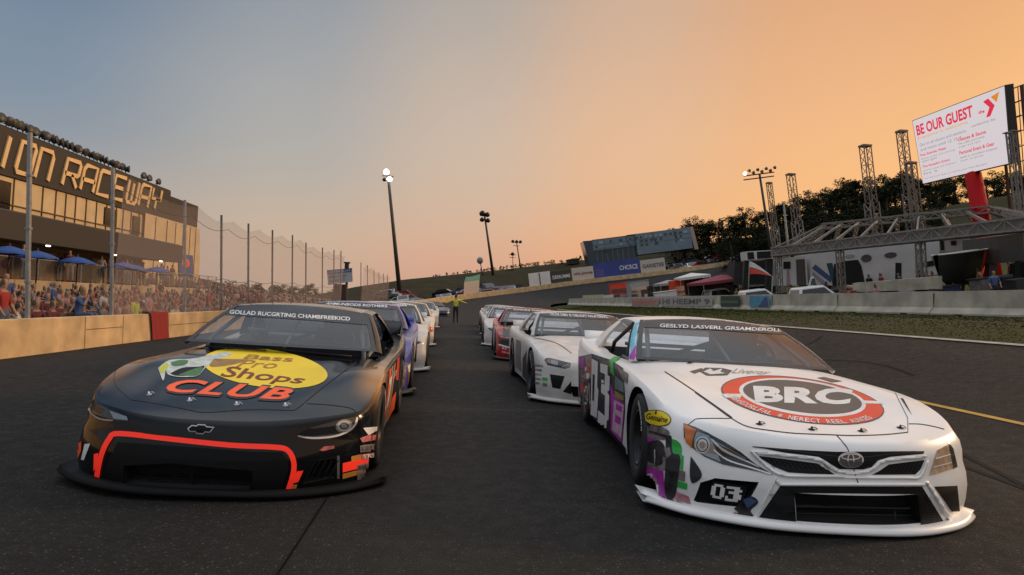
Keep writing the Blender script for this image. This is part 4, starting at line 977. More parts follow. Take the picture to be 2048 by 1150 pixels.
def asphalt():
    m = bpy.data.materials.new('asphalt'); m.use_nodes = True; nt = m.node_tree; b = nt.nodes['Principled BSDF']
    tc = nt.nodes.new('ShaderNodeTexCoord').outputs['Object']
    big = noise_chain(nt, tc, .35, 4); mid = noise_chain(nt, tc, 7., 8); fine = noise_chain(nt, tc, 90., 3, .3, .7)
    mp = nt.nodes.new('ShaderNodeMapping'); mp.inputs['Scale'].default_value = (1.3, .012, 1); nt.links.new(tc, mp.inputs[0])
    streak = noise_chain(nt, mp.outputs[0], 1.1, 3, .4, .7)
    vo = nt.nodes.new('ShaderNodeTexVoronoi'); vo.inputs['Scale'].default_value = 85; nt.links.new(tc, vo.inputs['Vector'])
    agg = nt.nodes.new('ShaderNodeMapRange'); agg.inputs[1].default_value = .0; agg.inputs[2].default_value = .35; agg.inputs[3].default_value = 1; agg.inputs[4].default_value = 0; nt.links.new(vo.outputs['Distance'], agg.inputs[0])
    c = mixc(nt, big, (.015, .0148, .0142), (.023, .022, .0205)); c = mixc(nt, mid, c, (.0185, .0178, .0165))
    st = nt.nodes.new('ShaderNodeMath'); st.operation = 'MULTIPLY'; st.inputs[1].default_value = .55; nt.links.new(streak, st.inputs[0])
    c = mixc(nt, st.outputs[0], c, (.011, .011, .0115))
    sp = nt.nodes.new('ShaderNodeTexNoise'); sp.inputs['Scale'].default_value = 60; nt.links.new(tc, sp.inputs['Vector'])
    th = nt.nodes.new('ShaderNodeMapRange'); th.inputs[1].default_value = .60; th.inputs[2].default_value = .66; nt.links.new(sp.outputs['Fac'], th.inputs[0])
    th2 = nt.nodes.new('ShaderNodeMath'); th2.operation = 'MULTIPLY'; th2.inputs[1].default_value = .5; nt.links.new(th.outputs[0], th2.inputs[0])
    c = mixc(nt, th2.outputs[0], c, (.060, .057, .053))
    # bright chips of stone, and a paler sheen painted down the lane between the two files of cars
    v2 = nt.nodes.new('ShaderNodeTexVoronoi'); v2.inputs['Scale'].default_value = 46; nt.links.new(tc, v2.inputs['Vector'])
    def mrr(v, a, b_): q = nt.nodes.new('ShaderNodeMapRange'); q.inputs[1].default_value = a; q.inputs[2].default_value = b_; nt.links.new(v, q.inputs[0]); return q.outputs[0]
    def mul(a, b_):
        q = nt.nodes.new('ShaderNodeMath'); q.operation = 'MULTIPLY'; nt.links.new(a, q.inputs[0])
        if isinstance(b_, float): q.inputs[1].default_value = b_
        else: nt.links.new(b_, q.inputs[1])
        return q.outputs[0]
    sc_ = nt.nodes.new('ShaderNodeSeparateColor'); nt.links.new(v2.outputs['Color'], sc_.inputs[0])
    c = mixc(nt, mul(mul(mrr(v2.outputs['Distance'], .34, .16), mrr(sc_.outputs[0], .62, .80)), .8), c, (.13, .125, .115))
    worm = noise_chain(nt, tc, 22., 4, .46, .60); c = mixc(nt, mul(worm, .55), c, (.0085, .0085, .0085))
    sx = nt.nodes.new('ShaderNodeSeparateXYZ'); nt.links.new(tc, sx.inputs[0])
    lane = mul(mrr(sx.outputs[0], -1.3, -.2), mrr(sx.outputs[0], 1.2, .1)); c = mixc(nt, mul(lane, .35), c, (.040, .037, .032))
    nt.links.new(c, b.inputs['Base Color']); b.inputs['Specular IOR Level'].default_value = .22
    rr = nt.nodes.new('ShaderNodeMapRange'); rr.inputs[3].default_value = .74; rr.inputs[4].default_value = .9; nt.links.new(mid, rr.inputs[0]); nt.links.new(rr.outputs[0], b.inputs['Roughness'])
    ad = nt.nodes.new('ShaderNodeMath'); ad.operation = 'ADD'; nt.links.new(agg.outputs[0], ad.inputs[0]); nt.links.new(fine, ad.inputs[1])
    bp = nt.nodes.new('ShaderNodeBump'); bp.inputs['Strength'].default_value = .8; bp.inputs['Distance'].default_value = .014; nt.links.new(ad.outputs[0], bp.inputs['Height']); nt.links.new(bp.outputs[0], b.inputs['Normal'])
    return m
def land():
    m = bpy.data.materials.new('grass_and_dirt'); m.use_nodes = True; nt = m.node_tree; b = nt.nodes['Principled BSDF']
    tc = nt.nodes.new('ShaderNodeTexCoord').outputs['Object']
    a = noise_chain(nt, tc, .25, 6); f = noise_chain(nt, tc, 5, 8); d = noise_chain(nt, tc, .05, 4, .45, .6)
    g = mixc(nt, a, (.030, .040, .007), (.056, .058, .012)); g = mixc(nt, f, g, (.042, .046, .010)); g = mixc(nt, d, g, (.06, .05, .03))
    sx = nt.nodes.new('ShaderNodeSeparateXYZ'); nt.links.new(tc, sx.inputs[0]); fm = nt.nodes.new('ShaderNodeMapRange'); fm.inputs[1].default_value = 84; fm.inputs[2].default_value = 112; nt.links.new(sx.outputs[1], fm.inputs[0])
    g = mixc(nt, fm.outputs[0], g, mixc(nt, a, (.022, .023, .009), (.040, .032, .016)))
    nt.links.new(g, b.inputs['Base Color']); b.inputs['Roughness'].default_value = .9; b.inputs['Specular IOR Level'].default_value = .1
    bp = nt.nodes.new('ShaderNodeBump'); bp.inputs['Strength'].default_value = .8; bp.inputs['Distance'].default_value = .05; nt.links.new(f, bp.inputs['Height']); nt.links.new(bp.outputs[0], b.inputs['Normal'])
    return m
def build_ground():
    xs = [-500, -250, -120, -60, -30, -20, -12, -9.5, -8.8, -5, 0, 5.2, 6, 6.8, 8, 9.5, 11, 12.5, 14, 16, 17.6, 18.2, 18.8] + [20 + 4 * k for k in range(20)] + [110, 130, 160, 200, 260, 350, 500, 800]
    ys = [-40, -10, 0, 10, 20, 30, 40, 50, 56, 60, 64, 68, 72] + [76 + 4 * k for k in range(30)] + [205, 220, 240, 270, 310, 370, 450, 600, 900, 1400]
    g = MB(); P = []
    for y in ys:
        row = []
        for x in xs:
            z = ground_h(x, y)
            if -9 <= x < 10.9 and y < EY + 2: z -= .05
            elif y >= EY and math.hypot((x - EX) / ERX, (y - EY) / ERY) < 1.0 : z -= .06
            row.append(Vector((x, y, z)))
        P.append(row)
    g.grid(P); o = g.build('ground', [land()]); tag(o, kind='structure')
    # the racing surface: straight, then the banked turn
    t = MB(); P = []; W = [-8.9, -7.5, -6, -5, -3, 0, 3, 5.2, 6, 6.8, 8, 9.5, 11]
    for y in [-12 + 4 * k for k in range(22)]: P.append([Vector((x, y, prof(x) if y < EY else prof(x))) for x in W])
    for k in range(1, 46):
        a = math.pi - R(3.6) * k; c, s = math.cos(a), math.sin(a); xo, yo = EX + ERX * c, EY + ERY * s
        zo = wall_top(xo, yo) - .85; row = []
        for x in W:
            f = (x + 8.9) / 19.9
            sc_ = 1 - f * 19.9 / lerp(ERX, ERY, s * s); X, Y = EX + ERX * c * sc_, EY + ERY * s * sc_
            zi = ground_h(X, Y) if f > .9 else 0
            xi, yi = EX + ERX * c * (1 - 19.9 / lerp(ERX, ERY, s * s)), EY + ERY * s * (1 - 19.9 / lerp(ERX, ERY, s * s))
            zt = lerp(zo, infield(xi) + .25, sstep(0, 1, f) * .3 + f * .7)
            zs = prof(x); row.append(Vector((X, Y, lerp(zs, zt, sstep(0, 9, k)) + .02)))
        P.append(row)
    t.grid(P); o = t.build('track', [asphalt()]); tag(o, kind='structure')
    # painted lines
    yl = MB(); yl.grid([[Vector((x, y, prof(x) + .006)) for x in (6.72, 6.82)] for y in range(-8, 73, 3)]); tag(yl.build('yellow_line_marking', [mat('yellow_line', (.50, .27, .03), .6, var=.35, scale=4)]), kind='structure')
    wl = MB(); wl.grid([[Vector((x, y, prof(x) + .012)) for x in (10.72, 10.9)] for y in range(-8, 73, 3)]); tag(wl.build('white_line_marking', [mat('edge_line', (.38, .34, .27), .6, var=.4, scale=4)]), kind='structure')
    # dark tyre marks
    tm = MB(); rng = random.Random(5)
    for x0, y0, x1, y1, bow in ((3.6, 2, 7.6, 26, 1.6), (3.2, 6, 8.6, 20, 1.1), (-5.2, 14, -6.2, 30, .3), (4.6, 4, 5.6, 34, .6), (8.0, 11, 7.2, 15.5, .7), (7.6, 15.5, 10, 17.5, .3)):
        pts = []
        for k in range(25):
            t_ = k / 24; x = lerp(x0, x1, t_) + bow * math.sin(math.pi * t_); y = lerp(y0, y1, t_); pts.append((x, y))
        vs, fs = stroke2(pts, rng.uniform(.04, .08)); tm.add([Vector((x, y, prof(x) + .004)) for x, y in vs], fs)
    tag(tm.build('tyre_marks', [mat('tyre_mark', (.0145, .014, .0135), 1., var=0, spec=.1)]), kind='structure')
    seam = MB(); vs, fs = stroke2([(-.72, -1), (-.75, 3), (-.76, 12), (-.8, 60)], .010); seam.add([Vector((x, y, .0055)) for x, y in vs], fs); tag(seam.build('paving_joint_marking', [mat('joint', (.010, .010, .010), 1., var=0, spec=0)]), kind='structure')
def build_grass():
    g = MB(); rng = random.Random(11)
    for _ in range(18000):
        y = 11 + 60 * rng.random() ** 1.8; x = 11.05 + (4.7 + 1.0 * (y < 30)) * rng.random(); h = rng.uniform(.010, .024) * (1.4 if y > 30 else 1); a = rng.uniform(0, 6.3); w = .012 + .0012 * y
        z = prof(x); dx, dy = math.cos(a) * w, math.sin(a) * w
        g.add([(x - dx, y - dy, z - .01), (x + dx, y + dy, z - .01), (x + rng.uniform(-.03, .03), y + rng.uniform(-.03, .03), z + h)], [(0, 1, 2)], rng.randint(0, 2))
    tag(g.build('grass', [mat('blade_green', (.044, .054, .009), .9, spec=.1), mat('blade_olive', (.052, .058, .010), .9, spec=.1), mat('blade_dry', (.058, .058, .013), .9, spec=.1)]), kind='stuff')
def build_wall():
    conc = mat('tan_concrete', (.60, .42, .225), .8, var=.32, scale=1.6, bump=.3, bscale=25, detail=9)
    cap = mat('concrete_lip', (.42, .32, .2), .8, var=.2)
    w = empty('concrete_wall', (-8.8, 20, -.27)); tag(w, 'tan concrete wall along the outer edge of the track', 'wall')
    Y = [-14, 6.0, 10.4, 13.2, 16.9, 18.75, 21.6, 26.2, 30.8, 35.4, 40, 44.6, 49.2, 53.8, 58.4, 63, 67.6, 72]
    rng = random.Random(2)
    for i in range(len(Y) - 1):
        m = MB(); y0, y1 = Y[i] + .012, Y[i + 1] - .012
        m.prism([(-8.8, y0, -.4), (-8.8 - .02, y0, .5), (-9.05, y0, .5), (-9.1, y0, -.4)], (0, y1 - y0, 0))
        for v in m.v: v -= Vector((-8.8, 20, -.27))
        m.build('wall_panel', [conc], w, .01)
    j = MB()
    for y in Y[1:-1]: j.box((-.14, y - 20, .35), (.22, .03, .8))
    for y0, y1, z in ((16.95, 18.7, .46), (10.5, 13.1, .30), (21.7, 26, .40)): j.box((-.006, (y0 + y1) / 2 - 20, z), (.004, y1 - y0, .012))
    j.build('panel_joint', [SEAM], w)
    # the turn
    t = MB(); P = []; E = []
    for k in range(0, 44):
        a = math.pi - R(3.6) * k; x, y = EX + ERX * math.cos(a), EY + ERY * math.sin(a); z = wall_top(x, y) if k else .5
        n = Vector((math.cos(a), math.sin(a), 0)); p = Vector((x, y, z)); P.append([p + Vector((0, 0, -.86)), p, p + n * .28, p + n * .28 + Vector((0, 0, -1.6))])
    t.grid(P, 0, False); tag(t.build('turn_wall', [conc]), 'tan concrete wall curving round the outside of the far turn', 'wall', kind='thing')
# ------------------------------------------------------------------ people
SKIN = mat('skin', (.30, .165, .11), .6, var=.08)
HAIRS = [mat('dark_hair', (.03, .02, .015), .7), mat('brown_hair', (.10, .055, .03), .7), mat('fair_hair', (.20, .13, .065), .7), mat('grey_hair', (.14, .13, .125), .7)]
TOPS = {n: mat(n + '_cloth', tuple(q * .72 for q in c), .85, var=.12) for n, c in dict(red=(.38, .03, .028), maroon=(.16, .03, .03), orange=(.50, .13, .04), black=(.02, .02, .022), white=(.58, .55, .52), grey=(.20, .19, .19), blue=(.06, .12, .30), pink=(.52, .26, .27), brown=(.15, .09, .06), teal=(.05, .18, .18), yellow=(.55, .62, .03), green=(.09, .16, .06)).items()}
BOTS = [mat('denim', (.07, .09, .15), .85), mat('black_trousers', (.018, .018, .02), .8), mat('khaki', (.25, .20, .13), .85)]
def person_mesh(kind, seed=0):
    """one continuous body grown over a jointed skeleton; faces nearest each bone take its material"""
    rg = random.Random(seed); J = []; E = []; bone = []
    def j(p, r, parent=None, m=1):
        J.append((Vector(p), r)); i = len(J) - 1
        if parent is not None: E.append((parent, i)); bone.append((parent, i, m))
        return i
    seat = kind.startswith('sit'); z0 = .46 if seat else .94
    lean = {'sit0': .02, 'sit1': .10, 'sit2': -.04}.get(kind, 0)
    pel = j((0, 0, z0), .135); wa = j((0, -.01 + lean * .3, z0 + .16), .125, pel, 2); ch = j((0, lean * .7, z0 + .36), .15, wa, 1); nk = j((0, lean + .0, z0 + .53), .058, ch, 1)
    hd = j((0, lean + .035, z0 + .645), .088, nk, 0); tp = j((0, lean + .03, z0 + .745), .085, hd, 3); j((0, lean + .02, z0 + .80), .045, tp, 3)
    for s in (-1, 1):
        sh = j((s * .17, lean * .8, z0 + .46), .068, ch, 1)
        if kind in ('sit0', 'sit2'): el = (s * .24, .10 + lean, z0 + .20); ha = (s * .12, .32, z0 + .14); fi = (s * .08, .40, z0 + .13)
        elif kind == 'sit1': el = (s * .26, .18 + lean, z0 + .24); ha = (s * .10, .30, z0 + .46); fi = (s * .06, .32, z0 + .56)
        elif kind == 'wave': el = (s * .40, -.02, z0 + .34); ha = (s * .62, -.02 + .04 * s, z0 + .27); fi = (s * .73, 0, z0 + .26)
        else: el = (s * .24, .02, z0 + .20); ha = (s * .22, .14, z0 - .01); fi = (s * .21, .19, z0 - .09)
        e = j(el, .047, sh, 1); h = j(ha, .034, e, 1 if kind == 'wave' else 0); j(fi, .026, h, 0)
        hp = j((s * .095, 0, z0 - .04), .105, pel, 2)
        if seat: kn = (s * .12, .44, z0 + .02); an = (s * .12, .46, .08); ft = (s * .13, .60, .04)
        else: kn = (s * .105, .02, .50); an = (s * .11, -.02, .085); ft = (s * .125, .13, .04)
        k = j(kn, .070, hp, 2); a = j(an, .045, k, 2); j(ft, .038, a, 4)
    me = bpy.data.meshes.new('p'); me.from_pydata([tuple(p) for p, r in J], E, []); o = bpy.data.objects.new('p', me); C.objects.link(o)
    md = o.modifiers.new('s', 'SKIN'); md.use_smooth_shade = True
    for i, (p, r) in enumerate(J): d = me.skin_vertices[0].data[i]; d.radius = (r, r * (.78 if i in (1, 2) else 1)); d.use_root = (i == 0)
    sb = o.modifiers.new('b', 'SUBSURF'); sb.levels = 1
    bpy.context.view_layer.update(); m2 = bpy.data.meshes.new_from_object(o.evaluated_get(bpy.context.evaluated_depsgraph_get())); bpy.data.objects.remove(o)
    for k in range(5): m2.materials.append(SKIN)
    def seg(p, a, b):
        d = b - a; t = max(0, min(1, (p - a).dot(d) / max(d.length_squared, 1e-9))); return (p - a - d * t).length
    for f in m2.polygons:
        c = Vector(f.center); mi = min(bone, key=lambda q: seg(c, J[q[0]][0], J[q[1]][0]) / (J[q[1]][1] + .05))[2]
        if mi == 3 and c.y > lean + .06 and c.z < z0 + .76: mi = 0       # the face stays skin below the hairline
        if mi == 0 and c.z > z0 + .60 and c.y < lean + .045: mi = 3       # hair down the back of the head
        f.material_index = mi; f.use_smooth = True
    # a nose, so the head has a front
    return m2
PM = {}
def person(kind, mw, top, bot, hair, label, group=None, skin=None, tints=None):
    if kind not in PM: PM[kind] = person_mesh(kind)
    o = bpy.data.objects.new('person', PM[kind]); C.objects.link(o); o.matrix_world = mw
    for i, m in enumerate((skin or SKIN, top, bot, hair, BOTS[1])): o.material_slots[i].link = 'OBJECT'; o.material_slots[i].material = m
    return tag(o, label, 'person', group)
SKINS = [SKIN, mat('tan_skin', (.33, .18, .11), .6, var=.08), mat('dark_skin', (.12, .06, .04), .6, var=.08)]
LM = Matrix.Translation((-8.8, 0, 0)) @ Matrix.Rotation(R(-3), 4, 'Y')      # the stands' own upright
def lean_at(p, rz=0): return Matrix.Translation(p) @ Matrix.Rotation(R(-3), 4, 'Y') @ Matrix.Rotation(rz, 4, 'Z')
def level_at(p, rz=0, sc=1): return Matrix.Translation(p) @ Matrix.Rotation(R(-BANK), 4, 'Y') @ Matrix.Rotation(rz, 4, 'Z') @ Matrix.Scale(sc, 4)

# ------------------------------------------------------------------ grandstand side
TANP = mat('tan_panel', (.60, .45, .26), .7, var=.16, scale=.8, detail=8)
BRN_B = mat('brown_cladding', (.036, .029, .025), .7, var=.15, scale=1.2)
DARKIN = mat('dark_interior', (.022, .018, .016), .8, var=.2)
GALV = mat('galvanised', (.30, .30, .30), .45, .5, var=.2, scale=9)
SIGNT = mat('sign_letter_tan', (.78, .52, .25), .6, var=.12, scale=2)
BLUC = mat('umbrella_blue', (.010, .055, .24), .7, var=.12)
LAMP = mat('lit_lamp', (1, .93, .8), .5, var=0, emit=5, ecol=(1, .88, .68))
GLASSR = veil('railing_glass', (.30, .27, .25), .22, .2)
CLOTHR = mat('red_cloth', (.42, .015, .015), .8, var=.12)
BLOCK = {  # squared sign lettering: strokes on a 0..1 box
 'I': [[(0.5, 0), (.5, 1)]], 'O': [[(.1, 0), (0, .12), (0, 1), (.9, 1), (1, .88), (1, 0), (.1, 0)]], 'N': [[(0, 0), (0, 1), (.85, 1), (1, .82), (1, 0)]],
 'R': [[(0, 0), (0, 1), (.9, 1), (1, .9), (1, .52), (.9, .45), (0, .45)], [(.5, .45), (1, 0)]], 'A': [[(0, 0), (0, .82), (.15, 1), (1, 1), (1, 0)], [(0, .42), (1, .42)]],
 'C': [[(1, 1), (.1, 1), (0, .88), (0, 0), (1, 0)]], 'E': [[(1, 1), (0, 1), (0, 0), (1, 0)], [(0, .5), (.85, .5)]], 'W': [[(0, 1), (0, .12), (.1, 0), (.9, 0), (1, .12), (1, 1)], [(.5, 0), (.5, .9)]],
 'Y': [[(0, 1), (0, .5), (1, .5)], [(1, 1), (1, .5), (.5, .5), (.5, 0)]]}
def block_sign(mb, word, a, b, up, th, slant=.28, fill=.76, out=Vector((.08, 0, 0))):
    """extruded letters along a -> b"""
    a, b, up = Vector(a), Vector(b), Vector(up); n = len(word); d = (b - a) / n
    for i, ch in enumerate(word):
        w = d * (fill if ch != 'I' else .3); o = a + d * i + (d * .25 if ch == 'I' else Vector((0, 0, 0)))
        for st in BLOCK.get(ch, []):
            L, H = w.length, up.length
            p2 = [(x * L + y * H * slant, y * H) for x, y in st]; closed = st[0] == st[-1]
            vs, fs = stroke2(p2[:-1] if closed else p2, th, closed)
            P = [o + d.normalized() * x + up.normalized() * y for x, y in vs]; k = len(P)
            mb.add(P + [p + out for p in P], [f for f in fs] + [[q + k for q in f[::-1]] for f in fs] + [[f[q], f[(q + 1) % 4], f[(q + 1) % 4] + k, f[q] + k] for f in fs for q in range(4)])

def build_stands():
    # ---- the building: origin at its front foot
    O = Vector((-24, 20, 0)); b = empty('grandstand_building', O); tag(b, 'long grandstand building with dark sign band reading ION RACEWAY', 'building')
    def part(mb, name, m, parent=b, off=O, bevel=0):
        for v in mb.v: v -= off
        return mb.build(name, m, parent, bevel)
    m = MB(); m.box((-26, 38.85, 8.05), (4, 37.7, 2.5)); m.box((-26, 60.72, 7.85), (4, 6, 2.1)); part(m, 'sign_band', [BRN_B])
    m = MB(); m.box((-25.9, 38.6, 9.33), (3.8, 38, .06)); part(m, 'roof', [DARKIN])
    wl = MB()                                          # upper storey of tan panels between mullions
    wl.box((-26.2, 40, 5.75), (4.2, 40, 2.0)); p = part(wl, 'upper_wall', [TANP])
    mu = MB(); y = 20.5
    rng = random.Random(4)
    while y < 60:
        mu.box((-24.07, y, 5.75), (.07, .05, 1.98)); y += rng.uniform(.95, 1.35)
    mu.box((-24.06, 40, 5.32), (.12, 40, .05)); mu.box((-24.04, 40, 4.85), (.2, 40, .12)); part(mu, 'mullion', [mat('brown_frame', (.13, .09, .06), .6)])
    for y0, y1, z0, z1 in ((35.5, 37.9, 5.0, 6.5), (47.6, 49.2, 5.35, 6.55), (51.6, 52.7, 5.1, 6.5)):
        w = MB(); w.box((-24.05, (y0 + y1) / 2, (z0 + z1) / 2), (.10, y1 - y0, z1 - z0)); part(w, 'window', [mat('window_dark', (.012, .010, .010), .15, var=.2)])
    m = MB(); m.prism([(-20.9, 14, 3.2), (-20.9, 14, 4.5), (-21.3, 14, 4.62), (-25, 14, 4.62), (-25, 14, 3.35)], (0, 39.0, 0)); part(m, 'balcony_front', [BRN_B])
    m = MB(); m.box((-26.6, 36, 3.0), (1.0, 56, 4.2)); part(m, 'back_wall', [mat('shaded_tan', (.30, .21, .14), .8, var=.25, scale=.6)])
    for y, w_, mi in ((24, 1.6, 0), (29, 2.4, 1), (33.5, 1.2, 0), (38.5, 1.4, 2), (41, 1.5, 0), (45, 1.5, 1), (47.5, 1.2, 0), (51, 1.4, 1)):
        d = MB(); d.box((-26.05, y, 2.2), (.08, w_, 1.9)); part(d, 'door', [[CLOTHR, mat('pale_screen', (.6, .45, .28), .6, var=.2), CLOTHR][mi]])
    # curved tan end wall with upright seams
    ew = MB(); P = []
    for k in range(8):
        y = lerp(53.2, 64.6, k / 7); P.append([Vector((-23.9, y, 1.0)), Vector((-23.9, y - .0, 4.0)), Vector((-23.9 , y - .55 * max(0, k - 4) / 3, 6.9))])
    P.append([Vector((-28, 64.6, 1.0)), Vector((-28, 64.6, 4.0)), Vector((-28, 64.05, 6.9))]); ew.grid(P, 0, False)
    for y in (55, 57.1, 58.8, 60.4, 61.9, 63.2): ew.box((-23.88, y, 4.2), (.05, .06, 5.2), None, 1)
    part(ew, 'end_wall', [TANP, mat('brown_seam', (.14, .085, .05), .8)])
    sg = MB(); up = Vector((0, 0, 1.72))
    block_sign(sg, 'ION', (-23.98, 36.3, 7.15), (-23.98, 41.35, 7.15), up, .27, fill=.74)
    block_sign(sg, 'RACEWAY', (-23.98, 42.3, 7.2), (-23.98, 55.9, 7.42), up * .95, .27, fill=.76)
    part(sg, 'sign_lettering', [SIGNT])
    for y in (37.5, 44.5, 51.2):
        l = MB(); l.lathe([(.0, -.06), (.09, -.06), (.12, -.02), (.08, .04), (0, .04)], 'z', (-21.7, y, 3.22), 14); part(l, 'soffit_lamp', [LAMP])
    # terrace in front, with fascia and glass railing
    te = MB(); te.box((-23.3, 36, .85), (5.6, 50, .96), None, 0); part(te, 'terrace', [mat('terrace_tan', (.42, .32, .21), .8, var=.2, scale=1)])
    rl = MB()
    for y in [14 + 1.9 * k for k in range(25)]: rl.box((-20.6, y, 1.85), (.05, .05, 1.06))
    rl.box((-20.6, 36, 2.38), (.05, 48, .05)); part(rl, 'railing', [GALV])
    gl = MB(); gl.add([(-20.6, 14, 1.4), (-20.6, 59, 1.4), (-20.6, 59, 2.34), (-20.6, 14, 2.34)], [(0, 1, 2, 3)]); part(gl, 'railing_glass', [GLASSR])
    # ---- hung things
    s = empty('wall_banner', at_plane(373, 557, (-23.8, 0, 0), (1, 0, 0))); tag(s, 'tall blue banner with an orange head shape on the tan end wall', 'banner')
    q = [at_plane(*p_, (-23.8, 0, 0), (1, 0, 0)) - s.location for p_ in ((359, 553), (387, 557), (386, 511), (358, 508))]
    m = MB(); m.prism(q, (-.03, 0, 0)); m.build('cloth', [mat('banner_blue', (.02, .07, .24), .7, var=.3, scale=2)], s)
    m = MB(); f = lambda u, v: Vector(bil(q, u, v)) + Vector((.01, 0, 0))
    m.add([f(.45 + .30 * math.cos(a), .64 + .20 * math.sin(a)) for a in [R(20 * k) for k in range(18)]], [list(range(18))], 0); m.add([f(.52 + .15 * math.cos(a), .60 + .13 * math.sin(a)) + Vector((.005, 0, 0)) for a in [R(20 * k) for k in range(18)]], [list(range(18))], 1)
    m.build('print', [mat('banner_orange', (.62, .16, .05), .7), REDV], s)
    q = [at_plane(*p_, (-8.77, 0, 0), (1, 0, 0)) for p_ in ((304, 684), (337, 681), (336, 624), (301, 624))]
    s = MB(); N = 10; s.grid([[Vector(bil(q, i / N, j / 8)) + Vector((.015 + .012 * math.sin(i * 2.1 + j * .4), 0, 0)) for i in range(N + 1)] for j in range(9)]); s.grid([[Vector(bil(q, i / N, 1)) + Vector((-.15 * k, 0, .012)) for i in range(N + 1)] for k in range(3)])
    tag(s.build('red_banner', [CLOTHR]), 'plain red cloth hung over the tan concrete wall', 'banner')
    # ---- floodlight heads along the roof
    rng = random.Random(8); n = 0
    proto = empty('floodlight', (-24.3, 36, 9.4)); tag(proto, 'small dark floodlight standing in the row on the sign band roof', 'floodlight', 'floodlights along the building roof')
    h = MB(); h.lathe([(.03, -.16), (.15, -.12), (.27, .10), (.25, .12), (0, .12)], 'x', (.12, 0, .36), 12); h.build('lamp_head', [mat('lamp_housing', (.03, .03, .032), .5)], proto)
    h = MB(); h.tube([(0, 0, 0), (0, 0, .36)], .025, 6); h.box((0, 0, .18), (.10, .3, .04)); h.build('bracket', [RIM], proto)
    ys = [36 + .48 * k for k in range(31)] + [53.0, 54.0, 55.5]
    for k, y in enumerate(ys):
        o = proto if k == 0 else copy_tree(proto); o.location = (-24.2, y, 9.36 if y < 52 else 9.34); o.rotation_euler = (0, R(rng.uniform(-12, 14)), R(rng.uniform(-45, 45)))
    tag(empty_fix(proto))
    # ---- umbrellas on the terrace
    um = [(19, 503, 'leftmost blue umbrella over the terrace, cut by the frame edge'), (75, 512, 'blue umbrella over the terrace beside the first fence post'), (155, 523, 'blue umbrella over the terrace between the first two fence posts'), (246, 533, 'blue umbrella just right of the second fence post'), (266, 537, 'blue umbrella overlapping its neighbour right of the second post'), (314, 541, 'blue umbrella on a black pole, rightmost of the terrace')]
    for px, py, lab in um:
        c = at_plane(px, py, (-19.7, 0, 0), (1, 0, 0)); base = Vector((c.x, c.y, .9)); u = empty('umbrella', base); tag(u, lab, 'umbrella', 'blue umbrellas on the terrace')
        hh = c.z - base.z
        m = MB(); P = []
        for r_, z_ in ((0, .26), (.3, .19), (.62, .08), (.84, -.02), (.86, -.09)): P.append([Vector((r_ * math.cos(R(15 * k)) * (1 + .0 * k), r_ * math.sin(R(15 * k)), hh + z_ - (.03 if k % 3 else 0) * r_)) for k in range(24)])
        m.grid(P, closed=True); m.build('canopy', [BLUC], u)
        m = MB(); m.tube([(0, 0, 0), (0, 0, hh + .38)], .03, 8); m.build('pole', [BLK], u)
    # ---- catch fence
    posts = []
    near = [(60, 265), (226, 335), (370, 400), (443, 430), (497, 447), (545, 460), (585, 470), (612, 485), (645, 495), (668, 500), (682, 502)]; far = [(722, 525), (735, 530), (748, 540), (758, 545), (767, 547), (775, 549)]
    ord_ = ['first', 'second', 'third', 'fourth', 'fifth', 'sixth', 'seventh', 'eighth', 'ninth', 'tenth', 'eleventh']
    for i, (px, py) in enumerate(near + far):
        t = at_plane(px, py, (-9.25, 0, 0), (1, 0, 0)); base = Vector((-9.02, t.y, -.1)); p = empty('fence_post', base); posts.append((base, t))
        lab = f'{ord_[i]} tall grey post of the near catch fence, counted from the building side' if i < 11 else f'{ord_[i - 11]} grey post of the farther catch fence beyond the gap'
        tag(p, lab, 'fence post', 'catch fence posts on the track wall')
        r_ = .052 if i < 3 else .05
        m = MB(); m.box(((t - base).x / 2, 0, (t.z - base.z) / 2), (r_ * 1.3, r_ * 1.5, t.z - base.z), Matrix.Rotation(math.atan2((t - base).x, t.z - base.z), 3, 'Y')); m.build('post', [GALV if i < 3 else mat('post_dark', (.14, .14, .14), .5, .4)], p)
        m = MB(); m.box((.02, 0, .5), (.10, .28, .04)); m.build('wall_bracket', [GALV], p)
        for f_ in (.3, .55, .8) if i < 6 else (): m = MB(); m.box(((t - base).x * f_, 0, (t.z - base.z) * f_), (r_ * 1.9, r_ * 2.1, .05)); m.build('clamp', [GALV], p)
    for a_, b_, lab in ((1, 11, 'fine wire catch fence netting strung on the near posts'), (11, 17, 'fine wire catch fence netting strung on the far posts')):
        fe = empty('catch_fence', posts[a_][0]); tag(fe, lab, 'fence'); o0 = posts[a_][0]
        m = MB(); cb = MB(); pts = posts[a_:b_]
        for (b0, t0), (b1, t1) in zip(pts, pts[1:]):
            P = []
            for k in range(9):
                f_ = k / 8; sag = .22 * math.sin(math.pi * f_)
                lo = b0.lerp(b1, f_) + Vector((-.06, 0, .6)); hi = t0.lerp(t1, f_) + Vector((.05 + .25, 0, -.55 - sag)); hi2 = hi + Vector((.18, 0, .32))
                P.append([lo - o0, lo.lerp(hi, .5) - o0, hi - o0, hi2 - o0])
            m.grid(P)
            cb.tube([p_[2] for p_ in P], .009, 4, cap=False); cb.tube([p_[1] + Vector((.0, 0, -.35)) for p_ in P], .009, 4, cap=False)
        m.build('netting', [MATS.get('net_veil') or veil('net_veil', (.40, .33, .33), .27)], fe); cb.build('cable', [mat('cable_dark', (.06, .06, .06), .6)], fe)
    # ---- raked seating
    bl = empty('bleachers', (-14, 30, 0)); tag(bl, 'raked concrete seating rows full of spectators behind the fence', 'bleachers')
    m = MB()
    for r_ in range(9): m.box((-10.6 - 1.1 * r_ + 14, 0 + 4, -.42 + .07 * r_), (1.1, 72, .3 + .0 * r_))
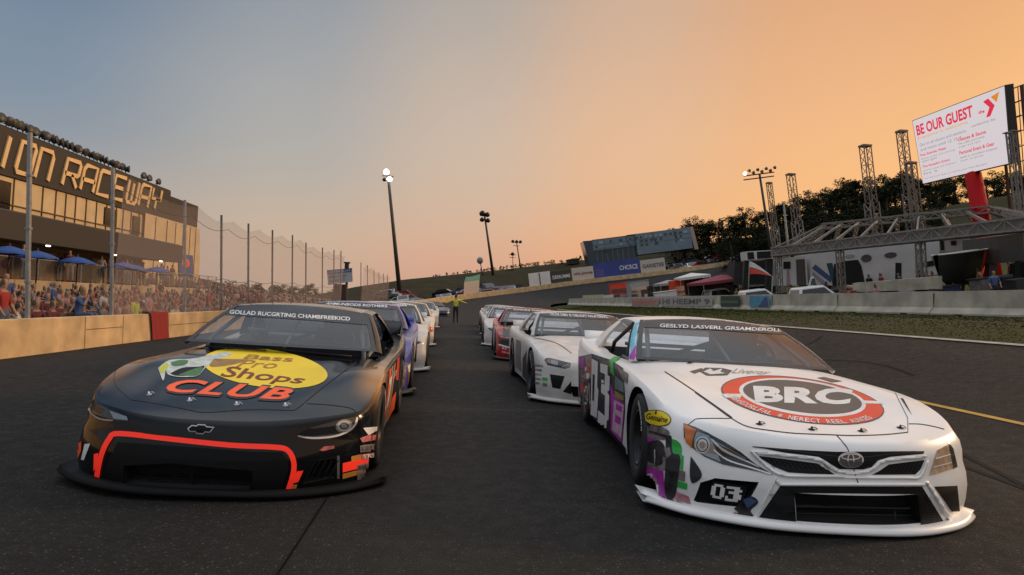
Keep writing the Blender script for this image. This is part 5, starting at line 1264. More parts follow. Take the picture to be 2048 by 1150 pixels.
    m.build('terracing', [mat('seating_concrete', (.16, .13, .11), .85, var=.2)], bl)
    m = MB()
    for r_ in range(9): m.box((-10.9 - 1.1 * r_ + 14, 4, -.01 + .07 * r_), (.34, 72, .05))
    m.build('bench', [mat('bench_grey', (.10, .09, .085), .6)], bl)
def empty_fix(o): return o
ROWN = ['front', 'second', 'third', 'fourth', 'fifth', 'sixth', 'seventh', 'eighth', 'top']
def build_crowd():
    rng = random.Random(21); cols = ['red', 'red', 'maroon', 'orange', 'black', 'black', 'white', 'grey', 'blue', 'pink', 'brown', 'brown', 'teal', 'maroon']
    n = 0; posty = [15.2, 18.5, 23.2, 26.8]
    def sect(y, x):
        px = pix((x, y, .9))[0]
        return 'left of the first fence post' if px < 60 else 'between the first and second fence posts' if px < 226 else 'between the second and third fence posts' if px < 370 else 'right of the third fence post'
    for r_ in range(8):
        x = -10.85 - 1.1 * r_; y = 10.
        while y < 60:
            y += rng.uniform(.50, .78); yy = y
            px, py, d = pix((x, yy, .6))
            if px < -25 or px > 470 or rng.random() < (.24 if d < 40 else .55): continue
            c = rng.choice(cols)
            if n >= 285: break
            z = -.42 + .07 * r_ ; kind = rng.choice(['sit0', 'sit1', 'sit2', 'sit0']) if rng.random() < .95 else 'stand'
            if kind == 'stand': z -= .02
            mw = lean_at(Vector((x, yy, z)), R(-90) + rng.uniform(-.5, .5)) @ Matrix.Scale(rng.uniform(.84, 1.0), 4)
            person(kind, mw, TOPS[c], rng.choice(BOTS), rng.choice(HAIRS), f'{"standing" if kind == "stand" else "seated"} spectator in {c} top, {ROWN[r_]} row, {sect(yy, x)}', f'spectators in {c} tops, {ROWN[r_]} row, {sect(yy, x)}', rng.choice(SKINS[:2] + SKINS[:1]))
            n += 1
    # a few that stand out
    for px, py, X, kind, c, lab in ((275, 612, -10.2, 'stand', 'yellow', 'spectator in a bright yellow shirt above the red banner'), (12, 590, -10.3, 'stand', 'red', 'large near spectator in red jacket at the edge of the stands'), (211, 600, -12.6, 'stand', 'white', 'broad spectator in a pale shirt standing left of second post'), (160, 602, -10.6, 'sit1', 'blue', 'seated spectator in blue shirt leaning forward near the wall'), (302, 603, -10.5, 'stand', 'pink', 'spectator in a pink top beside the black umbrella pole')):
        t = at_plane(px, py, (X, 0, 0), (1, 0, 0)); person(kind, lean_at(Vector((X, t.y, t.z - 1.35 if kind == 'stand' else t.z - .85)), R(-90)), TOPS[c], BOTS[0], rng.choice(HAIRS), lab)
    # on the terrace
    for k in range(26):
        y = rng.uniform(24, 57); x = rng.choice([-21.0, -21.6, -22.6, -23.4]); c = rng.choice(['red', 'maroon', 'black', 'grey', 'white', 'orange', 'brown'])
        person('stand', lean_at(Vector((x, y, 1.33)), R(-90) + rng.uniform(-1.2, 1.2)), TOPS[c], rng.choice(BOTS), rng.choice(HAIRS), f'standing guest in {c} top on the terrace under the building', f'terrace guests in {c} tops')
    # the far block of seats past the building reads as one mass
    m = MB(); mats_ = [TOPS[q] for q in ('maroon', 'red', 'brown', 'black', 'pink', 'grey')] + [SKIN, HAIRS[0]]
    for k in range(480):
        y = rng.uniform(54, 78); u = rng.random(); x = -10.5 - 17 * u * (1 - .75 * sstep(64, 80, y)); z = -.25 + 2.0 * sstep(0, 1, u) * (1 - .85 * sstep(62, 79, y)); s_ = rng.uniform(.9, 1.1); c = rng.randint(0, 5)
        m.lathe([(.05, 0), (.22, .12), (.25, .32), (.20, .50), (.07, .56)], 'z', (x, y, z), 7, c); m.blob((x + .03, y, z + .68), (.10, .10, .13), 4, 6 if rng.random() < .6 else 7); m.box((x + .22, y, z + .05), (.35, .3, .14), None, 4 if rng.random() < .2 else 3)
    tag(m.build('crowd', mats_), kind='stuff')
    tb = MB(); tb.prism([(-10, 64.8, -.6), (-10, 64.8, -.3), (-28, 64.8, 1.7), (-28, 64.8, -.6)], (0, 3, 0)); tb.prism([(-10, 67.9, -.6), (-10, 67.9, -.3), (-18, 67.9, .5), (-18, 67.9, -.6)], (0, 10, 0)); tag(tb.build('far_bleachers', [MATS['seating_concrete']]), 'bank of packed seats past the end of the grandstand', 'bleachers')
    # the official walking ahead
    g = at_plane(911, 646, (0, 0, 0), (0, 0, 1)); mw = Matrix.Translation((g.x, g.y, 0)) @ Matrix.Rotation(R(-1.5), 4, 'Y') @ Matrix.Rotation(R(4), 4, 'Z')
    JY = mat('yellow_jacket', (.62, .56, .02), .75, var=.1); me = PM['wave'] = person_mesh('wave')
    o = person('wave', mw, JY, BOTS[1], HAIRS[0], 'official in yellow jacket and black trousers standing on the track, arms out', None)
    bk = MB(); bk.box((0, -.15, 1.30), (.24, .01, .04)); bk.build('reflective_strip', [mat('strip_grey', (.5, .5, .4), .4)], o)
# ------------------------------------------------------------------ infield and pits
BARC = mat('grey_concrete', (.46, .41, .325), .85, var=.35, scale=1.4, bump=.3, bscale=30, detail=9)
ALU = mat('truss_grey', (.24, .215, .19), .6, .1, var=.3, scale=4)
WPAN = mat('white_panel', (.62, .60, .58), .5, var=.08, scale=1)
DKMET = mat('dark_metal', (.035, .032, .03), .5, .3, var=.2)
CARW = mat('truck_white', (.72, .71, .69), .35, coat=.3, var=.04)
def gp(px, d):
    p = at(px, 560, d); return Vector((p.x, p.y, ground_h(p.x, p.y)))
def bx(y): return lerp(17.5, 15.5, min(1, (y - 16) / 44)) if y > 16 else 17.5
def lattice(mb, a, b, w, step=None, r=.022, up=(0, 1, 0), taper=1., n=4):
    a, b = Vector(a), Vector(b); d = (b - a).normalized(); u = d.cross(Vector(up)).normalized(); v = u.cross(d); L = (b - a).length
    k = max(2, int(L / (step or w))); cs = [(-1, -1), (1, -1), (1, 1), (-1, 1)] if n == 4 else [(-1, -.6), (1, -.6), (0, 1)]
    def pt(i, c): f = i / k; q = w / 2 * lerp(1, taper, f); return a.lerp(b, f) + u * c[0] * q + v * c[1] * q
    for c in cs: mb.beam(pt(0, c), pt(k, c), r * 2)
    for i in range(k):
        for j in range(len(cs)):
            c0, c1 = cs[j], cs[(j + 1) % len(cs)]
            mb.beam(pt(i, c0), pt(i + 1, c1) if (i + j) % 2 else pt(i + 1, c0), r) if False else mb.beam(pt(i, c0 if (i % 2) else c1), pt(i + 1, c1 if (i % 2) else c0), r * 1.2)
            if i % 2 == 0: mb.beam(pt(i, c0), pt(i, c1), r)
def pickup(mw, m, label, cat='pickup', group='white trucks parked behind the concrete barrier', cab=True):
    e = empty('pickup_truck', mw=mw); tag(e, label, cat, group)
    b = MB(); S = [(-2.75, .62, .95), (-2.7, .5, 1.02), (-1.2, .45, 1.10), (.95, .45, 1.12), (2.6, .5, 1.10), (2.7, .62, .95)]
    P = []
    for y, zl, zh in S: P.append([Vector((-.95, y, zl)), Vector((-1.0, y, (zl + zh) / 2)), Vector((-.95, y, zh)), Vector((.95, y, zh)), Vector((1.0, y, (zl + zh) / 2)), Vector((.95, y, zl))])
    b.grid(P, 0, False, closed=True); b.add(P[0], [(0, 1, 2, 3, 4, 5)]); b.add(P[-1], [(5, 4, 3, 2, 1, 0)]); b.build('body', [m], e)
    c = MB(); Q = [[Vector((s * x, y, z)) for s, x in ((-1, w0), (-1, w1), (1, w1), (1, w0))] for y, w0, w1, z in ()]
    lo = [(-.92, -1.0, 1.1), (.92, -1.0, 1.1), (.92, 1.5, 1.1), (-.92, 1.5, 1.1)]; hi = [(-.76, -.25, 1.82), (.76, -.25, 1.82), (.76, 1.2, 1.82), (-.76, 1.2, 1.82)]; hr = [(-.72, -.15, 1.87), (.72, -.15, 1.87), (.72, 1.1, 1.87), (-.72, 1.1, 1.87)]
    c.add(lo + hi + hr, [(0, 1, 5, 4), (1, 2, 6, 5), (2, 3, 7, 6), (3, 0, 4, 7), (4, 5, 9, 8), (5, 6, 10, 9), (6, 7, 11, 10), (7, 4, 8, 11), (8, 9, 10, 11)]); c.build('cab', [m], e)
    g = MB()
    for f in ((0, 1, 5, 4), (1, 2, 6, 5), (2, 3, 7, 6), (3, 0, 4, 7)):
        q = [Vector((lo + hi)[i]) for i in f]; n = (q[1] - q[0]).cross(q[3] - q[0]).normalized(); P = [Vector(bil(q, u, v)) + n * .008 for u, v in ((.08, .12), (.92, .12), (.92, .9), (.08, .9))]; g.add(P, [(0, 1, 2, 3)])
    g.build('window', [LAMPD], e)
    for x in (-.86, .86):
        for y in (-1.8, 1.75):
            w = MB(); w.lathe([(.0, -.12), (.24, -.12), (.38, -.10), (.38, .10), (.24, .12), (0, .12)], 'x', (x, y, .38), 20); w.build('wheel', [RUB], e)
    return e
def canopy(px, d, w, l, h, m, label, rz=0, peak=.5, sides=None):
    h += 1.1; p = gp(px, d); e = empty('canopy_tent', mw=level_at(p, R(rz))); tag(e, label, 'tent')
    c = MB(); P = [(-w / 2, -l / 2, h), (w / 2, -l / 2, h), (w / 2, l / 2, h), (-w / 2, l / 2, h), (0, 0, h + peak)]; lo = [(x, y, z - .25) for x, y, z in P[:4]]
    c.add(P + lo, [(0, 1, 4), (1, 2, 4), (2, 3, 4), (3, 0, 4), (0, 5, 6, 1), (1, 6, 7, 2), (2, 7, 8, 3), (3, 8, 5, 0)]); c.build('canopy', [m], e)
    [MB().tube([(x * .97, y * .97, 0), (x * .97, y * .97, h)], .03, 6).build('pole', [ALU], e) for x, y, z in P[:4]]
    if sides: s = MB(); s.box((0, l / 2 - .05, h / 2), (w * .95, .03, h * .95)); s.build('side_wall', [sides], e)
    return e
def build_infield():
    rng = random.Random(9)
    # ---- concrete barrier sections along the verge
    names = {4: 'concrete barrier section carrying the pale pink painted sign', 3: 'concrete barrier section carrying the dark block lettering', 2: 'concrete barrier section carrying the green sign', 1: 'stained concrete barrier section carrying the blue sign'}
    for i in range(-1, 13):
        y0 = 17 + 5.6 * i; y1 = y0 + 5.56; a = Vector((bx(y0), y0, 0)); b = Vector((bx(y1), y1, 0)); L = (b - a).length
        yaw = math.atan2(b.y - a.y, b.x - a.x); c = (a + b) / 2; c.z = prof(c.x) - .02
        M_ = Matrix.Translation(c) @ Matrix.Rotation(R(-4), 4, 'Y') @ Matrix.Rotation(yaw, 4, 'Z')
        o = MB(); pr = [(-.30, 0), (-.30, .10), (-.14, .30), (-.09, .87), (.09, .87), (.14, .30), (.30, .10), (.30, 0)]
        # local x runs along the track; +y is the side towards the track
        o.prism([(-L / 2, q[0], q[1]) for q in pr], (L, 0, 0)); sid = 1 if yaw > 0 else -1
        for s in (-1, 1): o.box((s * L * .27, .285, .03), (.34, .05, .09), None, 1)
        o.box((L / 2 - .01, 0, .45), (.02, .26, .7), None, 1)
        t = o.build('concrete_barrier', [BARC, HOLE], None); t.matrix_world = M_
        tag(t, names.get(i, 'plain grey concrete barrier section along the grass verge'), 'barrier', 'plain concrete barrier sections' if i not in names else 'signed concrete barrier sections')
    def bpt(px, py, off=.0):
        y = 30.
        for _ in range(30):
            p = pix((bx(y), y, 2)); y -= (px - p[0]) * .05 * y / 40
        p = at_plane(px, py, (bx(y) - .30 - off, y, 0), (1, .045, 0)); return p
    SG = [('pink', (1263, 597, 1317, 611), mat('sign_pink', (.42, .27, .25), .7, var=.25, scale=3), None, None, 'pale pink painted sign on the concrete barrier'),
          ('word', (1322, 595, 1424, 612), mat('sign_pale', (.40, .385, .35), .7, var=.15), 'HI HEEMP 9', GRV, 'pale sign with dark block lettering on the barrier'),
          ('green', (1441, 592, 1479, 613), mat('sign_green', (.035, .07, .045), .7, var=.4, scale=3), None, None, 'dark green sign panel on the barrier'),
          ('blue', (1499, 592, 1538, 614), mat('sign_sky', (.10, .30, .42), .7, var=.3, scale=2), None, None, 'sky blue sign with a dark blue shape on the barrier')]
    for k, (x0, y0, x1, y1), m, tx, tm, lab in SG:
        q = [bpt(*p, .03) for p in ((x0, y1), (x1, y1), (x1, y0), (x0, y0))]; o = q[0].copy(); s = empty('barrier_sign', o); tag(s, lab, 'sign'); q = [v - o for v in q]
        b = MB(); b.prism(q, (.03, 0, 0)); b.build('panel', [m], s); f = MB(); ofs = Vector((-.012, 0, 0))
        P = lambda pts: [Vector(bil(q, u, v)) + ofs for u, v in pts]
        if tx: put_text(f, tx, P(((.04, .2), (.96, .2), (.96, .85), (.04, .85))), 0, 0, bold=.02)
        elif k == 'blue': f.add(P(((.45, .05), (.98, .05), (.9, .95), (.75, .8), (.6, .35))), [(0, 1, 2, 3, 4)], 1)
        elif k == 'pink': put_text(f, 'RACEWAY', P(((.08, .25), (.92, .25), (.92, .75), (.08, .75))), 2, 0)
        else: f.add(P(((.05, .3), (.95, .3), (.95, .55), (.05, .55))), [(0, 1, 2, 3)], 3)
        f.build('print', [GRV, BLUV, REDV, mat('sign_olive', (.10, .14, .09), .7)], s)
    # ---- trucks behind the barrier
    for px, d, lab, hx in ((1446, 60, 'white pickup truck roof behind the barrier, left of the van', 95), (1528, 46, 'white van roof behind the barrier, between two trucks', 80), (1640, 41, 'white pickup roof behind the barrier below the stage', 85), (1662, 52, 'white truck roof farther behind the pickup below the stage', 60)):
        pickup(level_at(gp(px, d), R(hx)), CARW, lab)
    # ---- floodlit roof structure: an open truss roof on posts
    p0 = gp(1549, 52); st = empty('stage_roof', mw=Matrix.Translation(p0)); tag(st, 'grey open truss roof structure on posts over the white pit stalls', 'roof structure'); O = p0
    A0, A1 = at(1549, 504, 52), at(2075, 446, 33); Bv = (at(1560, 480, 62) - A0); Bv = Vector((7, 9, 1.3)); B0, B1 = A0 + Bv, A1 + Bv * .8
    def pl(mb, n, m): 
        for v in mb.v: v -= O
        return mb.build(n, m, st)
    m = MB(); lattice(m, A0, A1, .62, .7, .05, (0, 0, 1)); m.beam(A0 + Vector((0, .1, 0)), A1 + Vector((0, .1, 0)), .40, .74); pl(m, 'front_beam', [ALU])
    m = MB(); lattice(m, B0, B1, .5, .9, .04, (0, 0, 1)); lattice(m, A0, B0, .5, .8, .04, (0, 0, 1)); lattice(m, A1, B1, .5, .8, .04, (0, 0, 1)); pl(m, 'rear_beam', [ALU])
    r0, r1 = at(1648, 453, 52), at(1985, 419, 40); m = MB(); lattice(m, r0, r1, .4, .8, .04, (0, 0, 1)); pl(m, 'ridge', [ALU])
    for k in range(9):
        f = k / 8; q = MB(); rr = r0.lerp(r1, f); a = A0.lerp(A1, .10 + .88 * f) + Vector((0, 0, .3)); b = B0.lerp(B1, .10 + .88 * f) + Vector((0, 0, .3))
        q.beam(a, rr, .10, .16); lattice(q, rr, b, .22, .8, .024, (0, 0, 1)); q.beam(a + Vector((0, 0, -.3)), a.lerp(rr, .5), .06); pl(q, 'rafter', [ALU])
    m = MB()
    for a, b in ((.0, .12), (1., .88)): lattice(m, A0.lerp(A1, a) + Vector((0, 0, .2)), r0 if a == 0 else r1, .3, .7, .03, (0, 0, 1)); lattice(m, B0.lerp(B1, a), r0 if a == 0 else r1, .3, .7, .03, (0, 0, 1))
    pl(m, 'hip', [ALU])
    for f in (.02, .34, .66, .98):
        q = MB()
        for X, Y in ((A0, A1), (B0, B1)): t = X.lerp(Y, f); g = Vector((t.x + .4, t.y, ground_h(t.x + .4, t.y))); lattice(q, g, t, .35, .6, .03)
        pl(q, 'post', [ALU])
    # ---- white pit stalls below it
    def slab(name, lab, cat, pts, d0, d1, m, depth=2.5, extra=()):
        """an upright box whose face is given by two lower and two upper points"""
        q = [at(*p, d) for p, d in zip(pts, (d0, d1, d1, d0))]; o = Vector((q[0].x, q[0].y, min(q[0].z, ground_h(q[0].x, q[0].y) + .0))); e = empty(name, o); tag(e, lab, cat)
        back = Vector((.10, 1, .02)) * depth; b = MB(); lo = [v - o for v in q]
        b.prism(lo, back); n_ = (lo[1] - lo[0]).cross(lo[3] - lo[0]).normalized()
        n_ = n_ if n_.dot(CAM - o) > 0 else -n_
        b.build('body', [m], e)
        for nm, poly, mm in extra:
            b = MB(); P = [Vector(bil(lo, u, v)) + n_ * .02 for u, v in poly]; b.prism(P, n_ * .015); b.build(nm, [mm], e)
        for f in (.06, .94):
            w = Vector(bil(lo, f, 0)); g = ground_h(w.x + o.x, w.y + o.y) - o.z
            if w.z - g > .12: b = MB(); b.beam(w + back * .3, (w.x + back.x * .3, w.y + back.y * .3, g), .3, .5); b.build('leg', [DKMET], e)
        return e
    sp = lambda cx, cy, rx, ry: [(cx + rx * math.cos(R(30 * k)), cy + ry * math.sin(R(30 * k))) for k in range(12)]
    slab('race_hauler', 'white race hauler with blue stripes and dark opening under the truss roof', 'trailer', ((1622, 572), (1832, 566), (1828, 482), (1620, 508)), 52, 44, WPAN, 3, (
        ('opening', [(.24, .0), (.56, .0), (.53, .5), (.50, .68), (.36, .68), (.26, .62)], HOLE), ('stripe', [(.02, .55), (.06, .66), (.22, .26), (.22, .08)], BLUV), ('stripe', [(.02, .35), (.03, .45), (.20, .02), (.14, .0)], mat('lilac_vinyl', (.30, .26, .36), .5)), ('stripe', [(.18, .66), (.24, .66), (.29, .0), (.24, .0)], mat('deep_teal', (.02, .06, .10), .5)),
        ('decal', sp(.58, .70, .05, .10), GRV), ('decal', sp(.80, .72, .055, .07), GRV), ('decal', sp(.42, .80, .05, .05), MATS['pale_grey_vinyl']), ('door', [(.83, .02), (.88, .02), (.89, .5), (.84, .52)], HOLE)))
    slab('race_hauler', 'white trailer with black window strip right of the striped hauler', 'trailer', ((1850, 552), (1880, 548), (1878, 478), (1848, 482)), 44, 43, WPAN, 4, (('window', [(.1, .25), (.95, .27), (.95, .42), (.1, .40)], HOLE),))
    slab('motorhome', 'white motorhome with square windows above the black hull', 'motorhome', ((1868, 505), (2000, 496), (1990, 455), (1866, 475)), 47, 42, mat('motorhome_grey', (.42, .42, .43), .4, var=.1), 3, (('window', [(.30, .35), (.38, .35), (.38, .62), (.30, .62)], HOLE), ('window', [(.12, .1), (.18, .1), (.18, .8), (.12, .8)], HOLE), ('window', [(.62, .25), (.70, .25), (.70, .75), (.62, .75)], BLUV)))
    slab('box_trailer', 'dark grey box trailer at the right edge behind the barrier', 'trailer', ((2002, 526), (2075, 520), (2070, 462), (1998, 472)), 36, 34, mat('grey_box', (.13, .125, .12), .6, var=.15), 3, (('dark_lower_panel', [(.25, -.7), (.98, -.7), (.98, -.05), (.25, -.05)], HOLE),))  # the lower piece is a plain dark panel set below the box
    slab('equipment_box', 'white equipment box with black screens left of the hauler', 'cabinet', ((1494, 521), (1546, 517), (1545, 500), (1492, 503)), 56, 54, WPAN, 1.5, (('screen', [(.05, .1), (.3, .1), (.3, .9), (.05, .9)], HOLE), ('screen', [(.42, .1), (.95, .1), (.95, .9), (.42, .9)], HOLE)))
    slab('pit_stall', 'dark open pit stall behind the red and white awning', 'stall', ((1466, 570), (1550, 568), (1548, 520), (1470, 524)), 58, 56, DARKIN, 2)
    slab('pit_stall', 'pale pit stall with pink post left of the striped hauler', 'stall', ((1556, 572), (1616, 570), (1612, 512), (1556, 516)), 54, 52, WPAN, 2, (('door', [(.65, 0), (.95, 0), (.95, .9), (.65, .9)], GRV), ('window', [(.2, .6), (.45, .6), (.45, .85), (.2, .85)], HOLE), ('pink_post', [(.30, .0), (.42, .0), (.38, .6), (.32, .6)], mat('dusty_pink', (.45, .25, .32), .6))))
    slab('low_wall', 'low pale concrete wall behind the barrier, under the hull', 'wall', ((1712, 584), (1885, 578), (1884, 552), (1712, 566)), 40, 34, BARC, .4)
    # ---- black hull on its stand
    hp = at(1930, 540, 37); h = empty('boat_hull', mw=level_at(Vector((hp.x, hp.y, hp.z - 1.0)), R(12))); tag(h, 'black boat shaped hull with red end raised on a stand behind the barrier', 'boat')
    b = MB(); P = []
    for k in range(15):
        t = k / 14; x = lerp(-1.75, 1.65, t); w = 1.0 * (1 - abs(2 * t - 1) ** 3 * .85); kz = .15 + .75 * abs(t * 2 - 1) ** 4
        P.append([Vector((x, w * s, lerp(kz, 2.0, abs(s) ** 1.6))) for s in (-1, -.75, -.45, -.2, 0, .2, .45, .75, 1)])
    b.grid(P[:11], 0); b.grid(P[10:], 1); b.build('hull', [mat('hull_black', (.016, .015, .016), .35, coat=.3), REDV], h)
    b = MB(); b.grid([[p[0], p[-1]] for p in P], 0, False); b.tube([p[0] for p in P], .04, 6, 1); b.tube([p[-1] for p in P], .04, 6, 1); b.build('deck', [DARKIN, WPAN], h)
    b = MB()
    for x in (-1.1, .2, 1.2): b.beam((x, -.5, -.9), (x * .9, -.1, .5), .12); b.beam((x, .5, -.9), (x * .9, .1, .5), .12)
    b.build('stand', [DKMET], h)
    # ---- awning, tents, carts
    q = [at(1499, 522, 50), at(1520, 520, 50), at(1548, 551, 47), at(1528, 553, 49), at(1502, 553, 50)]; o = gp(1510, 50); aw = empty('awning', o); tag(aw, 'red and white curved awning in front of the dark pit stall', 'awning'); b = MB()
    P = [[at(lerp(1499, 1545, t), lerp(522, 553, t ** 1.25) + 30 * k * (1 - t) * .9, lerp(50, 47, t)) - o for k in (0, .45, .5, 1)] for t in [i / 8 for i in range(9)]]
    b.grid([r[:2] for r in P], 0); b.grid([r[2:] for r in P], 1); b.build('cloth', [WHT, REDV], aw); b = MB(); b.tube([P[0][0], (P[0][0].x, P[0][0].y, 0)], .04); b.tube([P[-1][0], (P[-1][0].x, P[-1][0].y, .0)], .04); b.build('pole', [ALU], aw)
    canopy(1452, 60, 5, 4, 1.5, mat('tent_maroon', (.22, .03, .05), .8), 'maroon canopy tent behind the white van', peak=.45, sides=COLD)
    canopy(1394, 66, 3.0, 3, 2.1, WPAN, 'white canopy tent with black and white panels behind the barrier', -8, .35, COLD)
    canopy(1345, 72, 2.6, 2.6, 1.7, mat('tent_grey', (.3, .3, .31), .8), 'small grey canopy tent left of the white one', 0, .3, COLL)
    def cart(px, d, w, h_, m, lab, name='pit_cart', cat='cart'):
        h_ *= 1.75; w *= 1.3; p = gp(px, d); e = empty(name, mw=level_at(p, R(rng.uniform(-20, 20)))); tag(e, lab, cat); b = MB(); b.box((0, 0, .3 + h_ / 2), (w, .8, h_)); b.box((0, 0, .3 + h_ + .06), (w * 1.06, .9, .08)); b.build('cabinet', [m], e, .03)
        b = MB(); [b.box((0, -.42, .3 + h_ * f), (w * .9, .03, h_ * .18)) for f in (.2, .45, .7)]; b.build('drawer', [rng.choice([CHROME, GRV, WPAN])], e)
        for x in (-.4, .4): b = MB(); b.lathe([(0, -.05), (.14, -.05), (.14, .05), (0, .05)], 'x', (x * w, -.25, .14), 12); b.build('wheel', [RUB], e)
    cart(1247, 86, 1.9, 1.7, REDV, 'tall red pit cart at the left of the row behind the barrier'); cart(1256, 82, 1.0, 1.2, mat('cart_maroon', (.3, .05, .04), .5), 'low maroon pit cart beside the tall red one')
    cart(1284, 78, 2.0, 1.7, mat('cover_grey', (.34, .34, .35), .8, var=.2), 'grey covered cart right of the red pit cart'); cart(1318, 74, 1.3, 1.3, COLD, 'dark pit cart between the grey one and the tents'); cart(1362, 66, 1.0, 1.5, REDV, 'red tool cart left of the white canopy tent')
    cart(1338, 60, 1.5, .9, WPAN, 'low white cart close behind the barrier lettering'); cart(1300, 76, .8, 1.1, mat('cart_brown', (.14, .06, .04), .6), 'brown cart beside the grey covered cart')
    cart(1706, 38, .42, .62, P_RED, 'narrow red cabinet below the hauler opening', 'tool_cabinet', 'cabinet')
    for x0, x1, lab, m in ((1166, 1208, 'yellowish sign board lying on the far barrier', mat('board_yellow', (.45, .44, .28), .7, var=.2)), (1209, 1227, 'white sign board lying on the far barrier', WPAN)):
        q = [at(x0, 599, 80), at(x1, 598, 78), at(x1, 589, 78), at(x0, 590.5, 80)]; o = q[0].copy(); e = MB(); e.prism([v - o for v in q], (.0, .3, 0)); t = e.build('sign_board', [m]); t.location = o; tag(t, lab, 'sign')
    # more gear standing about in the pits
    CL = [('stack of dark tyres', 0), ('dark equipment crate', 1), ('pale equipment crate', 2)]
    spots = [(1236, 88), (1272, 84), (1294, 80), (1328, 72), (1380, 62), (1408, 60), (1446, 56), (1470, 54), (1500, 50), (1540, 50), (1566, 48), (1604, 46), (1672, 44), (1690, 42), (1724, 41), (1762, 40), (1790, 40), (1822, 39), (1850, 38), (1902, 36), (1968, 35), (2018, 34), (2040, 33)]
    for i, (px, d) in enumerate(spots):
        p = gp(px, d); k = i % 3; nm = ('tyre_stack', 'equipment_crate', 'equipment_crate')[k]; e = empty(nm, mw=level_at(p, R(rng.uniform(0, 90)))); near = 'under the truss roof' if px > 1560 else 'by the maroon tent' if px > 1430 else 'near the white canopy tent' if px > 1330 else 'among the red pit carts'
        tag(e, f'{CL[k][0]} standing behind the barrier, {near}', nm.replace('_', ' '), f'{CL[k][0]}s behind the barrier, {near}')
        if k == 0:
            for j in range(5): b = MB(); b.lathe([(.18, 0), (.33, .02), (.36, .13), (.33, .24), (.18, .26), (.18, 0)], 'z', (rng.uniform(-.03, .03), rng.uniform(-.03, .03), .27 * j), 18); b.build('tyre', [RUB], e)
        else:
            h_ = rng.uniform(.9, 1.5); b = MB(); b.box((0, 0, h_ / 2 + .08), (rng.uniform(.7, 1.3), .7, h_)); b.build('case', [rng.choice([COLD, DKMET, P_NAVY]) if k == 1 else rng.choice([WPAN, COLL])], e, .03); b = MB(); b.box((0, 0, h_ + .11), (1.0, .76, .07)); b.build('lid', [DKMET], e)
    # crew
    for px, d, c, lab in ((1706, 37, 'red', 'crew member in red standing below the hauler opening'), (1996, 33, 'blue', 'crew member in blue beside the raised hull'), (1760, 37, 'pink', 'crew member in pink stooping under the truss roof'), (1744, 47, 'black', 'crew member in black by the hauler door'), (1590, 50, 'grey', 'crew member in grey by the pale pit stall'), (1478, 52, 'maroon', 'crew member in maroon by the maroon tent'), (1432, 60, 'black', 'crew member in black near the white pickup'), (1855, 42, 'black', 'crew member in black by the small white trailer')):
        person('stand', level_at(gp(px, d), rng.uniform(0, 6)), TOPS[c], BOTS[1], HAIRS[0], lab)
    for i in range(16):
        px = rng.uniform(1440, 2040); d = lerp(56, 34, (px - 1440) / 600) + rng.uniform(-1, 5); c = rng.choice(['black', 'maroon', 'grey', 'white', 'brown', 'red'])
        person('stand', level_at(gp(px, d), rng.uniform(0, 6)), TOPS[c], BOTS[1], rng.choice(HAIRS), f'pit crew member in {c} top among the stalls under the truss roof', f'crew in {c} tops among the stalls')
    # ---- truss towers and poles
    for (bx0, by0, tx, ty, d, w, lab) in ((1556, 500, 1538, 366, 62, .42, 'shortest lattice tower, nearest the floodlight mast'), (1602, 490, 1581, 349, 58, .58, 'lattice tower left of the truss roof, second from the mast'), (1753, 472, 1730, 292, 48, .60, 'tall lattice tower rising through the middle of the truss roof'), (1832, 450, 1803, 263, 46, .52, 'tall lattice tower just left of the white billboard'), (1842, 448, 1822, 326, 45, .48, 'lower lattice tower standing against the tower by the billboard')):
        top = at(tx, ty, d); g = gp(bx0 + 12, d); e = empty('truss_tower', g); tag(e, lab, 'tower', 'lattice towers in the infield'); t = top - g
        a = MB(); lattice(a, (0, 0, 0), t * .62, w * 1.15, w * 1.1, .035, (0, 1, 0)); a.build('lower_mast', [ALU], e); a = MB(); lattice(a, t * .62, t, w * .9, w * 1.1, .026, (0, 1, 0)); a.box(t, (w * 1.1, w * 1.1, .12)); a.build('upper_mast', [mat('truss_rust', (.22, .17, .13), .6, .3)], e)
    g = gp(1586, 66); t = at(1567, 403, 66) - g; e = MB(); e.tube([(0, 0, 0), t], [.16, .09], 8); o = e.build('pole', [ALU]); o.location = g; tag(o, 'plain grey pole between the two left lattice towers', 'pole')
    # ---- floodlight mast with a crossbar of lamps
    g = gp(1556, 76); t = at(1519, 348, 76) - g; e = empty('floodlight_mast', g); tag(e, 'dark floodlight mast with a long crossbar of lamps above the infield', 'light mast')
    b = MB(); b.tube([(0, 0, 0), t], [.2, .12], 10); b.build('pole', [DKMET], e)
    ax = (at(1549, 341, 76) - at(1486, 349, 76)); axn = ax.normalized(); b = MB()
    for dz in (0, -.45): b.beam(t - ax * .5 + Vector((0, 0, dz)), t + ax * .46 + Vector((0, 0, dz)), .12)
    b.build('crossbar', [DKMET], e)
    for k in range(8):
        b = MB(); c = t - ax * .5 + ax * (.02 + k * .135) + Vector((0, -.1, .22 + (.28 if k % 2 else 0))); b.lathe([(.05, .22), (.15, .16), (.20, -.04), (.18, -.06), (0, -.05)], 'z', (0, 0, 0), 12); b.xform(Matrix.Translation(c) @ Matrix.Rotation(R(62), 4, 'X')); b.build('lamp', [LAMP if k == 0 else mat('lamp_cold', (.25, .15, .09), .3, .3)], e)
    # ---- billboard on its red pole
    C0 = [at(1847, 367, 47), at(2021, 326, 38.5), None, at(1826, 242, 47)]; C0[2] = at_plane(2009, 172, C0[0], (C0[1] - C0[0]).cross(C0[3] - C0[0])); o = gp(1994, 39); e = empty('billboard', o); tag(e, 'lit white billboard reading BE OUR GUEST on a thick red pole', 'billboard'); Q = [v - o for v in C0]
